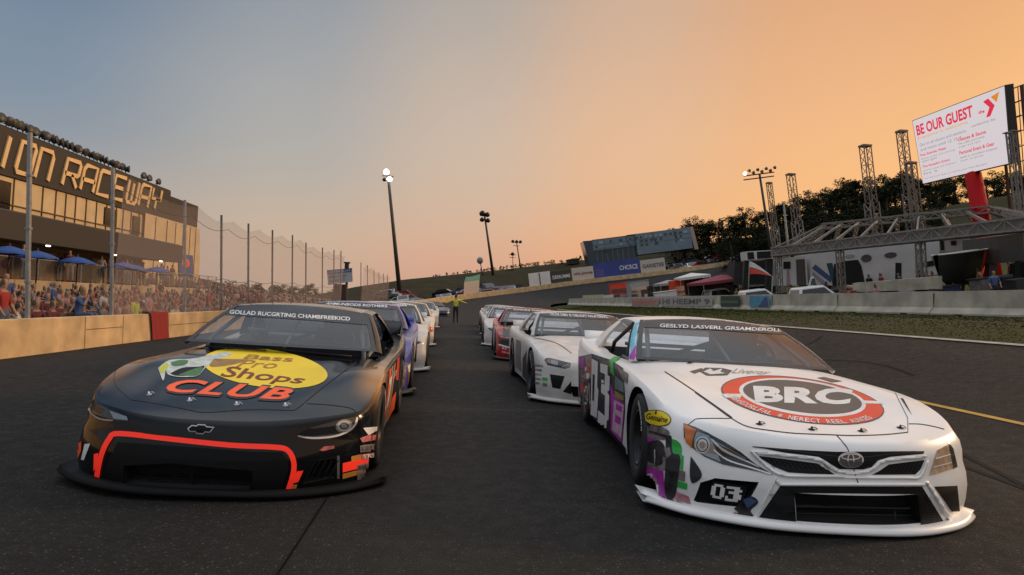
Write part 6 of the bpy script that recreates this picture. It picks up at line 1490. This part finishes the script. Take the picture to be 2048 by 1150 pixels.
    n_ = (Q[1] - Q[0]).cross(Q[3] - Q[0]).normalized(); n_ = n_ if n_.dot(CAM - o) > 0 else -n_
    b = MB(); m_ = sum(Q, Vector()) / 4; b.prism([m_ + (v - m_) * 1.02 for v in Q], -n_ * .45); b.build('case', [DKMET], e)
    SCR = mat('lit_screen', (.35, .33, .34), .4, var=.03, scale=.6, emit=.58, ecol=(1, .90, .93))
    b = MB(); b.prism([v + n_ * .01 for v in Q], n_ * .02); b.build('screen', [SCR], e)
    f = lambda pts, h=.035: [Vector(bil(Q, u, v)) + n_ * h for u, v in pts]; bb = lambda x0, y0, x1, y1: f(((x0, y0), (x1, y0), (x1, y1), (x0, y1)))
    SR = mat('screen_red', (.3, .01, .02), .5, var=0, emit=.62, ecol=(1, .03, .09)); SY = mat('screen_amber', (.4, .25, .1), .5, var=0, emit=.6, ecol=(1, .58, .22)); SGY = mat('screen_grey', (.2, .2, .2), .5, var=0, emit=.35, ecol=(.55, .5, .52)); SO = mat('screen_orange', (.4, .15, .02), .5, var=0, emit=.6, ecol=(1, .35, .02))
    def line(t, q, k, **kw): b = MB(); put_text(b, t, q, 0, **kw); b.build('text_line', [[SR, SY, SGY][k]], e)
    line('BE OUR GUEST', bb(.03, .75, .69, .915), 0, bold=.03); line('Everyone is welcome', bb(.03, .675, .63, .73), 1, bold=.02)
    line('Get on all classes and sessions', bb(.04, .575, .60, .62), 2); line('and more until 12 15 3', bb(.04, .50, .54, .545), 2); line('membership day', bb(.66, .60, .90, .645), 2)
    line('Pool, Exercise, Water', bb(.03, .415, .36, .46), 0, bold=.02); line('Classes & Sauna', bb(.50, .475, .80, .525), 0, bold=.02); line('The Sampling Event', bb(.03, .23, .38, .275), 0, bold=.02); line('Personal Event & Gear', bb(.50, .285, .87, .335), 0, bold=.02)
    for x0, y0, w_, s_ in ((.03, .36, .42, 'fitness center and training'), (.03, .315, .2, 'open gym'), (.03, .175, .42, 'summer camp and childcare'), (.03, .13, .18, 'fee 5'), (.50, .425, .28, 'free coffee and towels'), (.50, .375, .24, 'yoga and spin'), (.50, .225, .40, 'with a certified trainer'), (.50, .175, .25, 'new in June'), (.03, .05, .75, 'visit the front desk to receive your free day pass')): line(s_, bb(x0, y0, x0 + w_, y0 + .032), 2)
    b = MB(); b.add(f(((.80, .90), (.85, .92), (.905, .80), (.855, .68), (.815, .68), (.855, .80))), [(0, 1, 5), (1, 2, 5), (2, 3, 5), (3, 4, 5)], 0); b.add(f(((.875, .925), (.955, .955), (.925, .83))), [(0, 1, 2)], 1); put_text(b, 'the', bb(.745, .755, .805, .80), 0, bold=.03); b.build('logo', [SR, SO], e)
    pt = at(1946, 349, 42) - o; b = MB(); b.tube([(0, 0, -.2), (pt.x, pt.y, pt.z)], [.50, .46], 20); b.build('pole', [mat('pole_red', (.42, .006, .008), .75, var=.12, spec=.15)], e)
    # ---- dark steel frame and slim masts at the right edge
    g = gp(2064, 40); e = empty('steel_frame', g); tag(e, 'dark rusty steel frame tower right of the billboard', 'tower'); b = MB(); t0, t1 = at(2024, 178, 41) - g, at(2070, 160, 41) - g
    for a_, c_ in ((t0, Vector((0, 0, 0))), (t1, Vector((1.4, 0, .3)))): b.beam(c_, a_, .12); b.beam(c_ + Vector((0, 1, 0)), a_ + Vector((0, 1, 0)), .12)
    for k in range(9): f_ = 1 - k * .075; b.beam(t0 * f_, t1 * f_, .06); b.beam(t0 * f_ + Vector((0, 1, 0)), t1 * f_ + Vector((0, 1, 0)), .06)
    for k in range(5): f_ = k / 4; b.beam(t0.lerp(t1, f_), t0.lerp(t1, f_) * .4, .035)
    b.build('frame', [mat('rust_dark', (.07, .03, .02), .6, .3)], e)
    for px, tx, ty, lab in ((2046, 2014, 266, 'slim grey mast in front of the billboard edge'), (2056, 2026, 262, 'slim grey mast beside the rusty frame tower')):
        g = gp(px + 6, 37); e = MB(); t = at(tx, ty, 37) - g; lattice(e, (0, 0, 0), t, .24, .5, .022, (0, 1, 0), .8, 3); e.box(t, (.3, .3, .05)); o = e.build('lattice_mast', [ALU]); o.location = g; tag(o, lab, 'mast')
# ------------------------------------------------------------------ beyond the track
def leaf_tree(seed, h=10., rad=3.2, n=2300, conif=False):
    """trunk with limbs, and a crown of many small leaf sprays in uneven clumps"""
    rg = random.Random(seed); tr = MB(); tr.tube([(0, 0, -.5), (.1, 0, h * .25), (.05, .1, h * .5), (0, 0, h * .8)], [.26, .2, .15, .05], 8)
    cl = []
    for k in range(17):
        a = rg.uniform(0, 6.3); f = rg.uniform(.10, .97); rr = rad * (1 - .55 * abs(f - .45) * 1.6) * rg.uniform(.25, .95); c = Vector((rr * math.cos(a), rr * math.sin(a), h * f)); cl.append((c, rg.uniform(.55, 1.25) * rad * .36))
        tr.tube([(0, 0, h * max(.12, f - .22)), c * .6 + Vector((0, 0, h * f * .36)), c], [.08, .05, .02], 5)
    cr = MB()
    for k in range(n):
        c, r = rg.choice(cl); d = Vector((rg.gauss(0, 1), rg.gauss(0, 1), rg.gauss(0, .8))); d = d.normalized() * r * rg.random() ** .4; p = c + d; s = rg.uniform(.10, .30)
        u = Vector((rg.gauss(0, 1), rg.gauss(0, 1), rg.gauss(0, .6))).normalized(); v = u.cross(Vector((rg.gauss(0, 1), rg.gauss(0, 1), rg.gauss(0, 1)))).normalized()
        cr.add([p - u * s, p + v * s * .5, p + u * s, p - v * s * .5], [(0, 1, 2, 3)], rg.choice((0, 0, 1, 2)))
    return tr, cr
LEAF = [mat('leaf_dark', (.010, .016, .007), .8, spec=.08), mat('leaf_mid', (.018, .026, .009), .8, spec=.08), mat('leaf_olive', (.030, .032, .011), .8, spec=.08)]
BARK = mat('bark', (.06, .045, .035), .9, var=.3)
_TR = []
def tree(base, height, label, group, k, rz, name='tree', wide=1.):
    if not _TR:
        for s in range(5):
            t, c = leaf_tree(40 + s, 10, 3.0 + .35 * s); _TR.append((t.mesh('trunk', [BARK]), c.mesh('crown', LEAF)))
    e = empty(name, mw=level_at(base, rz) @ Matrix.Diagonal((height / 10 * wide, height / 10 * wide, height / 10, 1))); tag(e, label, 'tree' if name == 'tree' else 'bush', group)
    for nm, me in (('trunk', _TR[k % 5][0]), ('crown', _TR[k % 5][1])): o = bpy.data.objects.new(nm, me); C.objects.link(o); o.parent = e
    return e
def wall_ang(px):
    lo, hi = R(170), R(20)
    for _ in range(40):
        m = (lo + hi) / 2; x, y = EX + ERX * math.cos(m), EY + ERY * math.sin(m)
        if pix((x, y, wall_top(x, y)))[0] < px: lo = m
        else: hi = m
    return m
def wall_pt(px, out=.5):
    a = wall_ang(px); n = Vector((math.cos(a), math.sin(a), 0)); x, y = EX + ERX * math.cos(a), EY + ERY * math.sin(a); return Vector((x, y, wall_top(x, y))) + n * out
_PC = {}
def parked_car(p, rz, m, label, group, v=0):
    if v not in _PC:
        b = MB(); h = 0 if v == 0 else .25
        pr = [(-2.1, .35), (-2.15, .7), (-1.2, .85 + h * .6), (-.5, 1.35 + h), (1.0, 1.38 + h), (1.75, .95 + h), (2.15, .9 + h * .6), (2.15, .35)]
        b.prism([(-.88, y, z) for y, z in pr], (1.76, 0, 0)); g = MB()
        for s in (-1, 1): g.prism([(s * .885, y, z) for y, z in ((-.95, .92 + h * .6), (-.45, 1.28 + h), (.95, 1.30 + h), (1.5, .98 + h * .8))], (s * .01, 0, 0))
        g.add([(-.75, -1.16, .9 + h * .6), (.75, -1.16, .9 + h * .6), (.7, -.56, 1.32 + h), (-.7, -.56, 1.32 + h)], [(0, 1, 2, 3)])
        w = MB()
        for x in (-.8, .8):
            for y in (-1.35, 1.35): w.lathe([(0, -.1), (.32, -.1), (.32, .1), (0, .1)], 'x', (x, y, .32), 14)
        _PC[v] = (b.mesh('body', [WHT]), g.mesh('window', [LAMPD]), w.mesh('wheel', [RUB]))
    e = empty('parked_car', mw=level_at(p, rz)); tag(e, label, 'car', group)
    for nm, me in zip(('body', 'window', 'wheel'), _PC[v]):
        o = bpy.data.objects.new(nm, me); C.objects.link(o); o.parent = e
        if nm == 'body': o.material_slots[0].link = 'OBJECT'; o.material_slots[0].material = m
    return e
def light_pole(bp, tp, d, label, heads, lit, r=.28):
    g0 = at(*bp, d); g = Vector((g0.x, g0.y, ground_h(g0.x, g0.y))); t = at(*tp, d) - g; foot = t * (-(0)) ; e = empty('light_pole', g); tag(e, label, 'light pole'); b = MB(); b.tube([(0, 0, 0), t], [r, r * .55], 10); b.build('pole', [mat('pole_dark', (.045, .04, .032), .6, var=.2)], e)
    b = MB(); b.beam(t + Vector((-1.0, 0, -.2)), t + Vector((1.0, 0, -.2)), .14); b.beam(t + Vector((-.8, 0, -1.0)), t + Vector((.8, 0, -1.0)), .14); b.build('crossarm', [DKMET], e)
    for k, (dx, dz, sc) in enumerate(heads):
        b = MB(); b.lathe([(.1, .5), (.38, .35), (.55, -.12), (.5, -.18), (0, -.14)], 'z', (0, 0, 0), 14); b.xform(Matrix.Translation(t + Vector((dx, -.3, dz))) @ Matrix.Rotation(R(66), 4, 'X') @ Matrix.Scale(sc, 4)); b.build('lamp', [LAMP2 if lit(k) else DKMET], e)
    return e
LAMP2 = mat('lit_floodlight', (1, .95, .85), .5, var=0, emit=9, ecol=(1, .93, .80))
def build_far():
    rng = random.Random(13)
    # ---- wood on the rise at the right
    top = curve([1340, 1385, 1440, 1458, 1500, 1560, 1620, 1680, 1740, 1800, 1860, 1960, 2060, 2200], [462, 440, 446, 428, 418, 402, 380, 366, 358, 348, 345, 350, 335, 320])
    k = 0
    for d, dy, step in ((150, 0, 25), (138, 12, 30), (126, 32, 34), (114, 54, 40), (100, 80, 52)):
        px = 1345 if d > 140 else 1375 if d > 130 else 1470 if d > 110 else 1560
        while px < 2150:
            p = at(px, 500, d); b = Vector((p.x, p.y, ground_h(p.x, p.y))); ty = top(px) + dy + rng.uniform(-9, 13); h = (at(px, ty, d).z - b.z)
            lab, grp = ('dark leafy tree on the skyline of the wooded rise', 'skyline trees of the wooded rise') if dy == 0 else ('dark leafy tree inside the wooded rise below the skyline', 'inner trees of the wooded rise')
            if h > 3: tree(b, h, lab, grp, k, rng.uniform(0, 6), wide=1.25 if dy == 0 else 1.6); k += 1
            px += step * rng.uniform(.75, 1.2)
    # tree line behind the left straight
    for i in range(34):
        px = 425 + 10.5 * i + rng.uniform(-6, 6); d = rng.uniform(120, 150); p = at(px, 600, d); b = Vector((p.x, p.y, ground_h(p.x, p.y) - 1)); ty = 574 + 6 * math.sin(i * 1.3) + (8 if px > 640 else 0) + rng.uniform(-4, 4)
        tree(b, at(px, ty, d).z - b.z, 'green tree in the low line of trees beyond the catch fence', 'tree line beyond the catch fence', i, rng.uniform(0, 6), wide=1.5)
    # bushes along the brow above the turn
    brow = curve([860, 900, 950, 1000, 1050, 1100, 1140, 1165, 1190], [586, 574, 558, 548, 541, 535, 526, 516, 512])
    px = 868; i = 0
    while px < 1180:
        d = rng.uniform(160, 172); p = at(px, 560, d); b = Vector((p.x, p.y, ground_h(p.x, p.y) - .2)); ty = brow(px) + rng.uniform(-8, 13)
        h = at(px, ty, d).z - b.z
        tree(b, max(1.2, h), 'dark bush on the brow of the hill above the turn', 'bushes along the brow of the hill', i, rng.uniform(0, 6), 'bush', rng.uniform(1.1, 1.9)); i += 1; px += rng.choice((5, 7, 9, 14))
    for px, w, lab in ((1146, 2.6, 'dark blocky hut on the brow left of the glass building'), (1018, 1.8, 'small dark hut on the brow beside the bushes')):
        d = 158; p = at(px, 540, d); b = Vector((p.x, p.y, ground_h(p.x, p.y))); e = empty('hut', mw=level_at(b)); tag(e, lab, 'hut'); t = (at(px, brow(px) - 4, d).z - b.z); m = MB(); m.box((0, 0, t / 2), (w, 3, t)); m.build('wall', [DKMET], e); m = MB(); m.box((0, 0, t + .1), (w * 1.15, 3.4, .2)); m.build('roof', [BLK], e)
    # ---- glass fronted building on the hill
    d = 131; p = at(1190, 529, d); e = empty('glass_building', mw=level_at(p, R(-4.8), d / 165)); tag(e, 'long blue grey glass building with slanted dark end above the turn', 'building')
    BLG = mat('panel_bluegrey', (.15, .205, .245), .4, var=.15, scale=.3); DG = mat('dark_glazing', (.025, .04, .055), .15, var=.3, scale=.6)
    W, H = 24.2, 6.2
    m = MB(); m.box((W * .22, 4, 4.7), (W * .44, 8, 2.6)); m.box((W * .72, 3.5, 3.6), (W * .56, 9, 5.2)); m.build('upper_storeys', [BLG], e)
    m = MB(); m.box((W * .22, 4.1, .9), (W * .44, 7.4, 4.98)); m.build('lower_glazing', [DG], e)
    m = MB(); m.box((W * .68, 4, 6.12), (W * .64, 8.3, .25)); m.box((W * .2, 4, 6.06), (W * .4, 8.1, .12)); m.build('roof', [DKMET], e)
    m = MB(); m.prism([(-2.2, 0, 6.1), (-.05, 0, 6.0), (-.05, 0, -1.0), (-1.2, 0, -1.0)], (0, 7.5, 0)); m.build('slanted_end', [DG], e)
    m = MB(); m.prism([(W + .02, 0, 6.3), (W + 1.0, 0, 6.3), (W + 1.7, 0, .6), (W + .7, 0, .6)], (0, 7.5, 0)); m.build('end_fin', [mat('fin_pink', (.42, .30, .26), .6)], e)
    for j, z in enumerate((5.2, 4.25, 3.25)):
        for i in range(19):
            x = .9 + i * 1.22
            if rng.random() < (.75 if i > 8 else .35): m = MB(); w_ = rng.uniform(.4, .95); m.box((x, -.03 if x < W * .44 else -1.03, z), (w_, .06, .5)); m.build('window', [rng.choice([DG, DG, mat('window_pale', (.3, .36, .42), .2)])], e)
    m = MB()
    for z in (4.72, 3.72): m.box((W * .22, -.02, z), (W * .44, .05, .09)); m.box((W * .72, -1.02, z), (W * .56, .05, .09))
    for x in (3.0, 7.2, 15.2, 20.6): m.box((x, -.02 if x < W * .44 else -1.02, 4.35), (.10, .05, 3.2))
    m.build('facade_band', [mat('band_steel', (.09, .12, .14), .5)], e)
    m = MB()
    for x in (8.4, 14.6, 20): m.tube([(x, -1.06 if x > 10 else -.06, 6.1), (x + .3, -1.06 if x > 10 else -.06, 4.4), (x + 1.0, -1.06 if x > 10 else -.06, 3.5)], .06, 5)
    m.build('facade_pipe', [DKMET], e)
    for i in range(8): m = MB(); m.box((.8 + i * 1.3, .36, 1.6), (.10, .1, 3.5)); m.build('mullion', [BLG], e)
    # ---- boards on the turn wall
    BD = [(1062, 1104, 27, WPAN, 'plain white two part board on the turn wall', None, None), (1105, 1145, 24, mat('board_dark', (.05, .042, .036), .7), 'dark board with pale lettering on the turn wall', 'DERRUMME', WHT), (1147, 1190, 26, mat('board_cream', (.58, .50, .42), .7, var=.1), 'cream board with brown scribble on the turn wall', 'whit phones', BRN), (1192, 1282, 31, mat('board_blue', (.045, .06, .26), .6, var=.25, scale=.5), 'long blue board with white lettering on the turn wall', 'CHCRCE', WHT), (1283, 1332, 26, MATS['board_cream'], 'cream board with black lettering right of the blue board', 'GARIETEE', GRV)]
    for x0, x1, hp, m, lab, tx, tm in BD:
        a, b = wall_pt(x0, .35), wall_pt(x1, .35); dd = (a - CAM).dot(CF); up = Vector((-math.sin(R(BANK)), 0, math.cos(R(BANK)))) * (hp * dd / F_PX); a -= up * .04; b -= up * .04
        e = empty('wall_board', a); tag(e, lab, 'sign board'); q = [Vector(), b - a, b - a + up, up]; n_ = (q[1]).cross(up).normalized(); n_ = n_ if n_.dot(CAM - a) > 0 else -n_
        o = MB(); o.prism(q, -n_ * .12); o.build('board', [m], e); o = MB(); f = lambda *P: [Vector(bil(q, u, v)) + n_ * .03 for u, v in P]
        if tx:
            u0 = .55 if x1 - x0 > 80 else .08; put_text(o, tx, f((u0, .36), (.95, .36), (.95, .66), (u0, .66)), 0, bold=.02)
            if x1 - x0 > 80: o.add(f((.02, .1), (.2, .1), (.2, .6), (.02, .6)), [(0, 1, 2, 3)], 1)
        else: o.add(f((.47, .0), (.52, .0), (.52, .96), (.47, .96)), [(0, 1, 2, 3)], 0)
        o.build('print', [tm or GRV, mat('board_violet', (.10, .09, .30), .6, var=.4)], e)
    a = wall_pt(931, .4); b = wall_pt(961, .4); up = Vector((0, 0, 36 * 100 / F_PX)); e = empty('wall_board', a); tag(e, 'tall pale board with a teal top edge on the turn wall', 'sign board'); q = [Vector(), b - a, b - a + up * 1.05, up]
    o = MB(); o.prism([Vector(bil(q, u, v)) for u, v in ((0, 0), (1, 0), (1, .72), (0, .72))], (0, .12, 0)); o.build('board', [mat('board_tan', (.50, .42, .35), .7, var=.15)], e); o = MB(); o.prism([Vector(bil(q, u, v)) for u, v in ((.0, .73), (1.02, .73), (1.02, 1.05), (.5, .98), (.1, 1.0))], (0, .12, 0)); o.build('top_edge', [mat('board_teal', (.12, .36, .30), .7, var=.3)], e)
    # ---- cars parked above the turn
    cols = [('white', CARW), ('grey', GRV), ('navy', P_NAVY), ('silver', mat('car_silver', (.36, .37, .38), .3, .3)), ('black', P_BLACK), ('red', P_RED)]
    for x0, x1, n, out0, tag_ in ((888, 930, 12, 3, 'left of the tall pale board'), (963, 1058, 34, 3, 'between the pale board and the white board'), (1338, 1470, 26, 4, 'right of the cream lettered board')):
        for i in range(n):
            px = lerp(x0, x1, (i + .5) / n) + rng.uniform(-2, 2); p = wall_pt(px, out0 + 5 * rng.randint(0, 2) + rng.uniform(0, 1)); p.z = ground_h(p.x, p.y) + .9; nm, m = rng.choice(cols)
            parked_car(p, rng.uniform(-.3, .3) + rng.choice((0, 1.57)), m, f'{nm} parked car above the turn wall, {tag_}', f'{nm} cars parked above the turn wall, {tag_}', rng.randint(0, 1))
    # ---- lamp poles
    light_pole((800, 604), (776, 350), 120, 'tall dark light pole with two lit lamps left of the track', [(-.3, .5, .95), (.35, -.75, .85), (-.55, -.9, .7)], lambda k: k < 2, .42)
    light_pole((986, 556), (969, 430), 150, 'dark light pole with unlit lamps on the hill', [(-.5, .3, 1.3), (.6, .1, 1.1), (-.5, -1.1, 1.0), (.8, -1.2, 1.0)], lambda k: False, .34)
    light_pole((1041, 548), (1033, 484), 175, 'thin light pole with a flat lamp bar, right of the taller hill pole', [(-1.0, .1, .8), (0, .1, .8), (1.0, .1, .8)], lambda k: False, .2)
    light_pole((1026, 552), (1025, 508), 190, 'shortest thin pole with one dark lamp on the hill', [(0, 0, 1.0)], lambda k: False, .12)
    g = at(965, 552, 150); g = Vector((g.x, g.y, ground_h(g.x, g.y))); t = at(960, 521, 150) - g; e = empty('water_tower', g); tag(e, 'round pale ball shaped water tower on a thin stem', 'water tower'); b = MB(); b.blob((t.x, t.y, t.z), (.72, .72, .8), 8); b.build('tank', [mat('tank_grey', (.25, .23, .22), .6, var=.2)], e); b = MB(); b.tube([(0, 0, 0), t], .10, 6); b.build('stem', [DKMET], e)
    # ---- score sign beyond the gap in the fence
    q = [at(656, 570, 62), at(705, 563, 62), at(704, 536, 62), at(654, 540.5, 62)]; o = Vector((q[0].x, q[0].y, -.3)); e = empty('score_sign', o); tag(e, 'pale score sign with dark header on a brown stand behind the fence', 'sign'); Q = [v - o for v in q]
    b = MB(); b.prism(Q, (0, .25, 0)); b.build('panel', [mat('sign_greyblue', (.40, .42, .44), .6)], e); b = MB(); f = lambda *P: [Vector(bil(Q, u, v)) + Vector((0, -.02, 0)) for u, v in P]
    b.add(f((0, .72), (.98, .72), (.98, 1), (0, 1)), [(0, 1, 2, 3)], 1); put_text(b, 'LIBEREN DLAYS', [v + Vector((0, -.01, 0)) for v in f((.05, .77), (.92, .77), (.92, .94), (.05, .94))], 2); put_text(b, 'AMPING XI EXAN', f((.05, .42), (.75, .42), (.75, .6), (.05, .6)), 0); put_text(b, 'IN PART ET', f((.08, .14), (.7, .14), (.7, .32), (.08, .32)), 0); b.build('print', [GRV, BLUV, WHT], e)
    b = MB(); c0 = Vector(bil(Q, .3, 0)); b.prism([(c0.x - .5, .1, 0), (c0.x + 1.2, .1, 0), (c0.x + .9, .1, c0.z), (c0.x - .1, .1, c0.z)], (0, .6, 0)); b.tube([Vector(bil(Q, .75, 0)) + Vector((0, .2, 0)), Vector(bil(Q, .75, 0)) * 1 - Vector((0, -.2, c0.z))], .12, 8); b.build('stand', [mat('stand_brown', (.06, .04, .03), .8)], e)
    b = MB(); tp_ = Vector(bil(Q, .78, 1)); b.box(tp_ + Vector((0, .1, .25)), (.35, .4, .5)); b.box(tp_ + Vector((0, .1, .55)), (.55, .5, .12)); b.build('speaker', [BLK], e)
    # small work light beside it
    g = at(707, 608, 58); e = empty('work_light', (g.x, g.y, -.3)); tag(e, 'small lit white work light beside the far fence gap', 'lamp'); b = MB(); b.box((0, 0, g.z + .3), (.34, .2, .42)); b.build('lamp_head', [LAMP], e, .03); b = MB(); b.tube([(0, .15, 0), (0, .15, g.z + .3)], .04); b.build('stand', [DKMET], e)
    # dark spectators' bank at the far left of the turn
    e = empty('far_stand', (-12, 140, 0)); tag(e, 'low brown spectator stand at the far end of the catch fence', 'stand'); b = MB()
    for k in range(6): b.box((-4 - 1.2 * k, 2 * k * .3, .0 + .45 * k), (1.3, 34, .5))
    b.build('terracing', [mat('stand_rust', (.10, .065, .05), .8, var=.4, scale=2)], e)
# ------------------------------------------------------------------ dusk sky and low sun
def build_light():
    az, el = R(74), R(19)                    # clockwise from straight ahead; the bank tips the true horizon up on this side
    d = Vector((math.sin(az) * math.cos(el), math.cos(az) * math.cos(el), math.sin(el)))
    sl = bpy.data.lights.new('sun', 'SUN'); sl.energy = SUN_E; sl.angle = R(6); sl.color = (1, .66, .38); so = bpy.data.objects.new('sun', sl); C.objects.link(so)
    so.rotation_euler = d.to_track_quat('Z', 'Y').to_euler()
    w = bpy.data.worlds.new('World'); SC.world = w; w.use_nodes = True; nt = w.node_tree; N = nt.nodes; L = nt.links; bg = N['Background']
    sky = N.new('ShaderNodeTexSky'); sky.sky_type = 'NISHITA'; sky.sun_disc = False; sky.sun_elevation = R(8); sky.sun_rotation = az; sky.dust_density = 4; sky.air_density = 1.5
    bg.inputs[1].default_value = .05; L.new(sky.outputs[0], bg.inputs[0])
    tc = N.new('ShaderNodeTexCoord'); sep = N.new('ShaderNodeSeparateXYZ'); L.new(tc.outputs['Generated'], sep.inputs[0])
    def math_(op, a, b=None):
        m = N.new('ShaderNodeMath'); m.operation = op
        for i, v in enumerate((a, b)):
            if v is None: continue
            if isinstance(v, (int, float)): m.inputs[i].default_value = v
            else: L.new(v, m.inputs[i])
        return m.outputs[0]
    ang = math_('ARCTAN2', sep.outputs[0], sep.outputs[1]); t = math_('ADD', math_('DIVIDE', ang, 2 * math.pi), .5)
    def ramp(stops):
        r = N.new('ShaderNodeValToRGB'); r.color_ramp.interpolation = 'EASE'; e = r.color_ramp.elements
        for i, (deg, c) in enumerate(stops):
            x = deg / 360 + .5; c = [((q / 255) / 12.92 if q / 255 <= .04045 else ((q / 255 + .055) / 1.055) ** 2.4) for q in c]
            el_ = e[i] if i < 2 else e.new(x); el_.position = x; el_.color = (*c, 1)
        L.new(t, r.inputs[0]); return r.outputs[0]
    low = ramp([(-180, (176, 178, 184)), (180, (176, 178, 184)), (-80, (120, 125, 140)), (-32, (176, 166, 166)), (-14, (204, 176, 156)), (0, (216, 168, 146)), (14, (232, 164, 126)), (28, (240, 170, 106)), (42, (240, 160, 84)), (80, (255, 196, 120)), (115, (226, 160, 110))])
    mid = ramp([(-180, (172, 178, 188)), (180, (172, 178, 188)), (-80, (84, 102, 132)), (-32, (114, 130, 154)), (-14, (168, 163, 163)), (0, (200, 175, 158)), (14, (224, 173, 135)), (28, (232, 164, 106)), (42, (226, 156, 86)), (80, (240, 180, 112)), (115, (190, 150, 120))])
    high = ramp([(-180, (168, 176, 190)), (180, (168, 176, 190)), (-80, (70, 92, 126)), (-32, (76, 98, 134)), (-14, (120, 134, 152)), (0, (162, 155, 150)), (14, (198, 163, 136)), (28, (212, 148, 94)), (42, (212, 136, 70)), (80, (190, 150, 112)), (115, (150, 136, 130))])
    n = N.new('ShaderNodeTexNoise'); n.inputs['Scale'].default_value = 1.6; n.inputs['Detail'].default_value = 4
    mp = N.new('ShaderNodeMapping'); mp.inputs['Scale'].default_value = (1, 1, 3.5); L.new(tc.outputs['Generated'], mp.inputs[0]); L.new(mp.outputs[0], n.inputs['Vector'])
    z = math_('ADD', sep.outputs[2], math_('MULTIPLY', math_('SUBTRACT', n.outputs['Fac'], .5), .10))
    def mr(a, b):
        m = N.new('ShaderNodeMapRange'); m.interpolation_type = 'SMOOTHSTEP'; m.inputs[1].default_value = a; m.inputs[2].default_value = b; L.new(z, m.inputs[0]); return m.outputs[0]
    def mix(f, a, b):
        m = N.new('ShaderNodeMix'); m.data_type = 'RGBA'; L.new(f, m.inputs[0]); L.new(a, m.inputs[6]); L.new(b, m.inputs[7]); return m.outputs[2]
    c = mix(mr(.02, .26), low, mid); c = mix(mr(.22, .52), c, high)
    zen = N.new('ShaderNodeRGB'); zen.outputs[0].default_value = (1.10, 1.14, 1.22, 1); c = mix(mr(.48, .85), c, zen.outputs[0])
    b2 = N.new('ShaderNodeBackground'); L.new(c, b2.inputs[0]); b2.inputs[1].default_value = SKY_E
    ad = N.new('ShaderNodeAddShader'); L.new(bg.outputs[0], ad.inputs[0]); L.new(b2.outputs[0], ad.inputs[1]); L.new(ad.outputs[0], N['World Output'].inputs[0])
SUN_E = 1.6; SKY_E = .90
build_black(); build_white(); build_field(); build_ground(); build_grass(); build_wall(); build_stands(); build_crowd(); build_infield(); build_far(); build_light()
SC.view_settings.view_transform = 'Standard'; SC.view_settings.look = 'None'; SC.view_settings.exposure = 0
SC.cycles.use_denoising = True; SC.cycles.max_bounces = 6; SC.cycles.transparent_max_bounces = 12
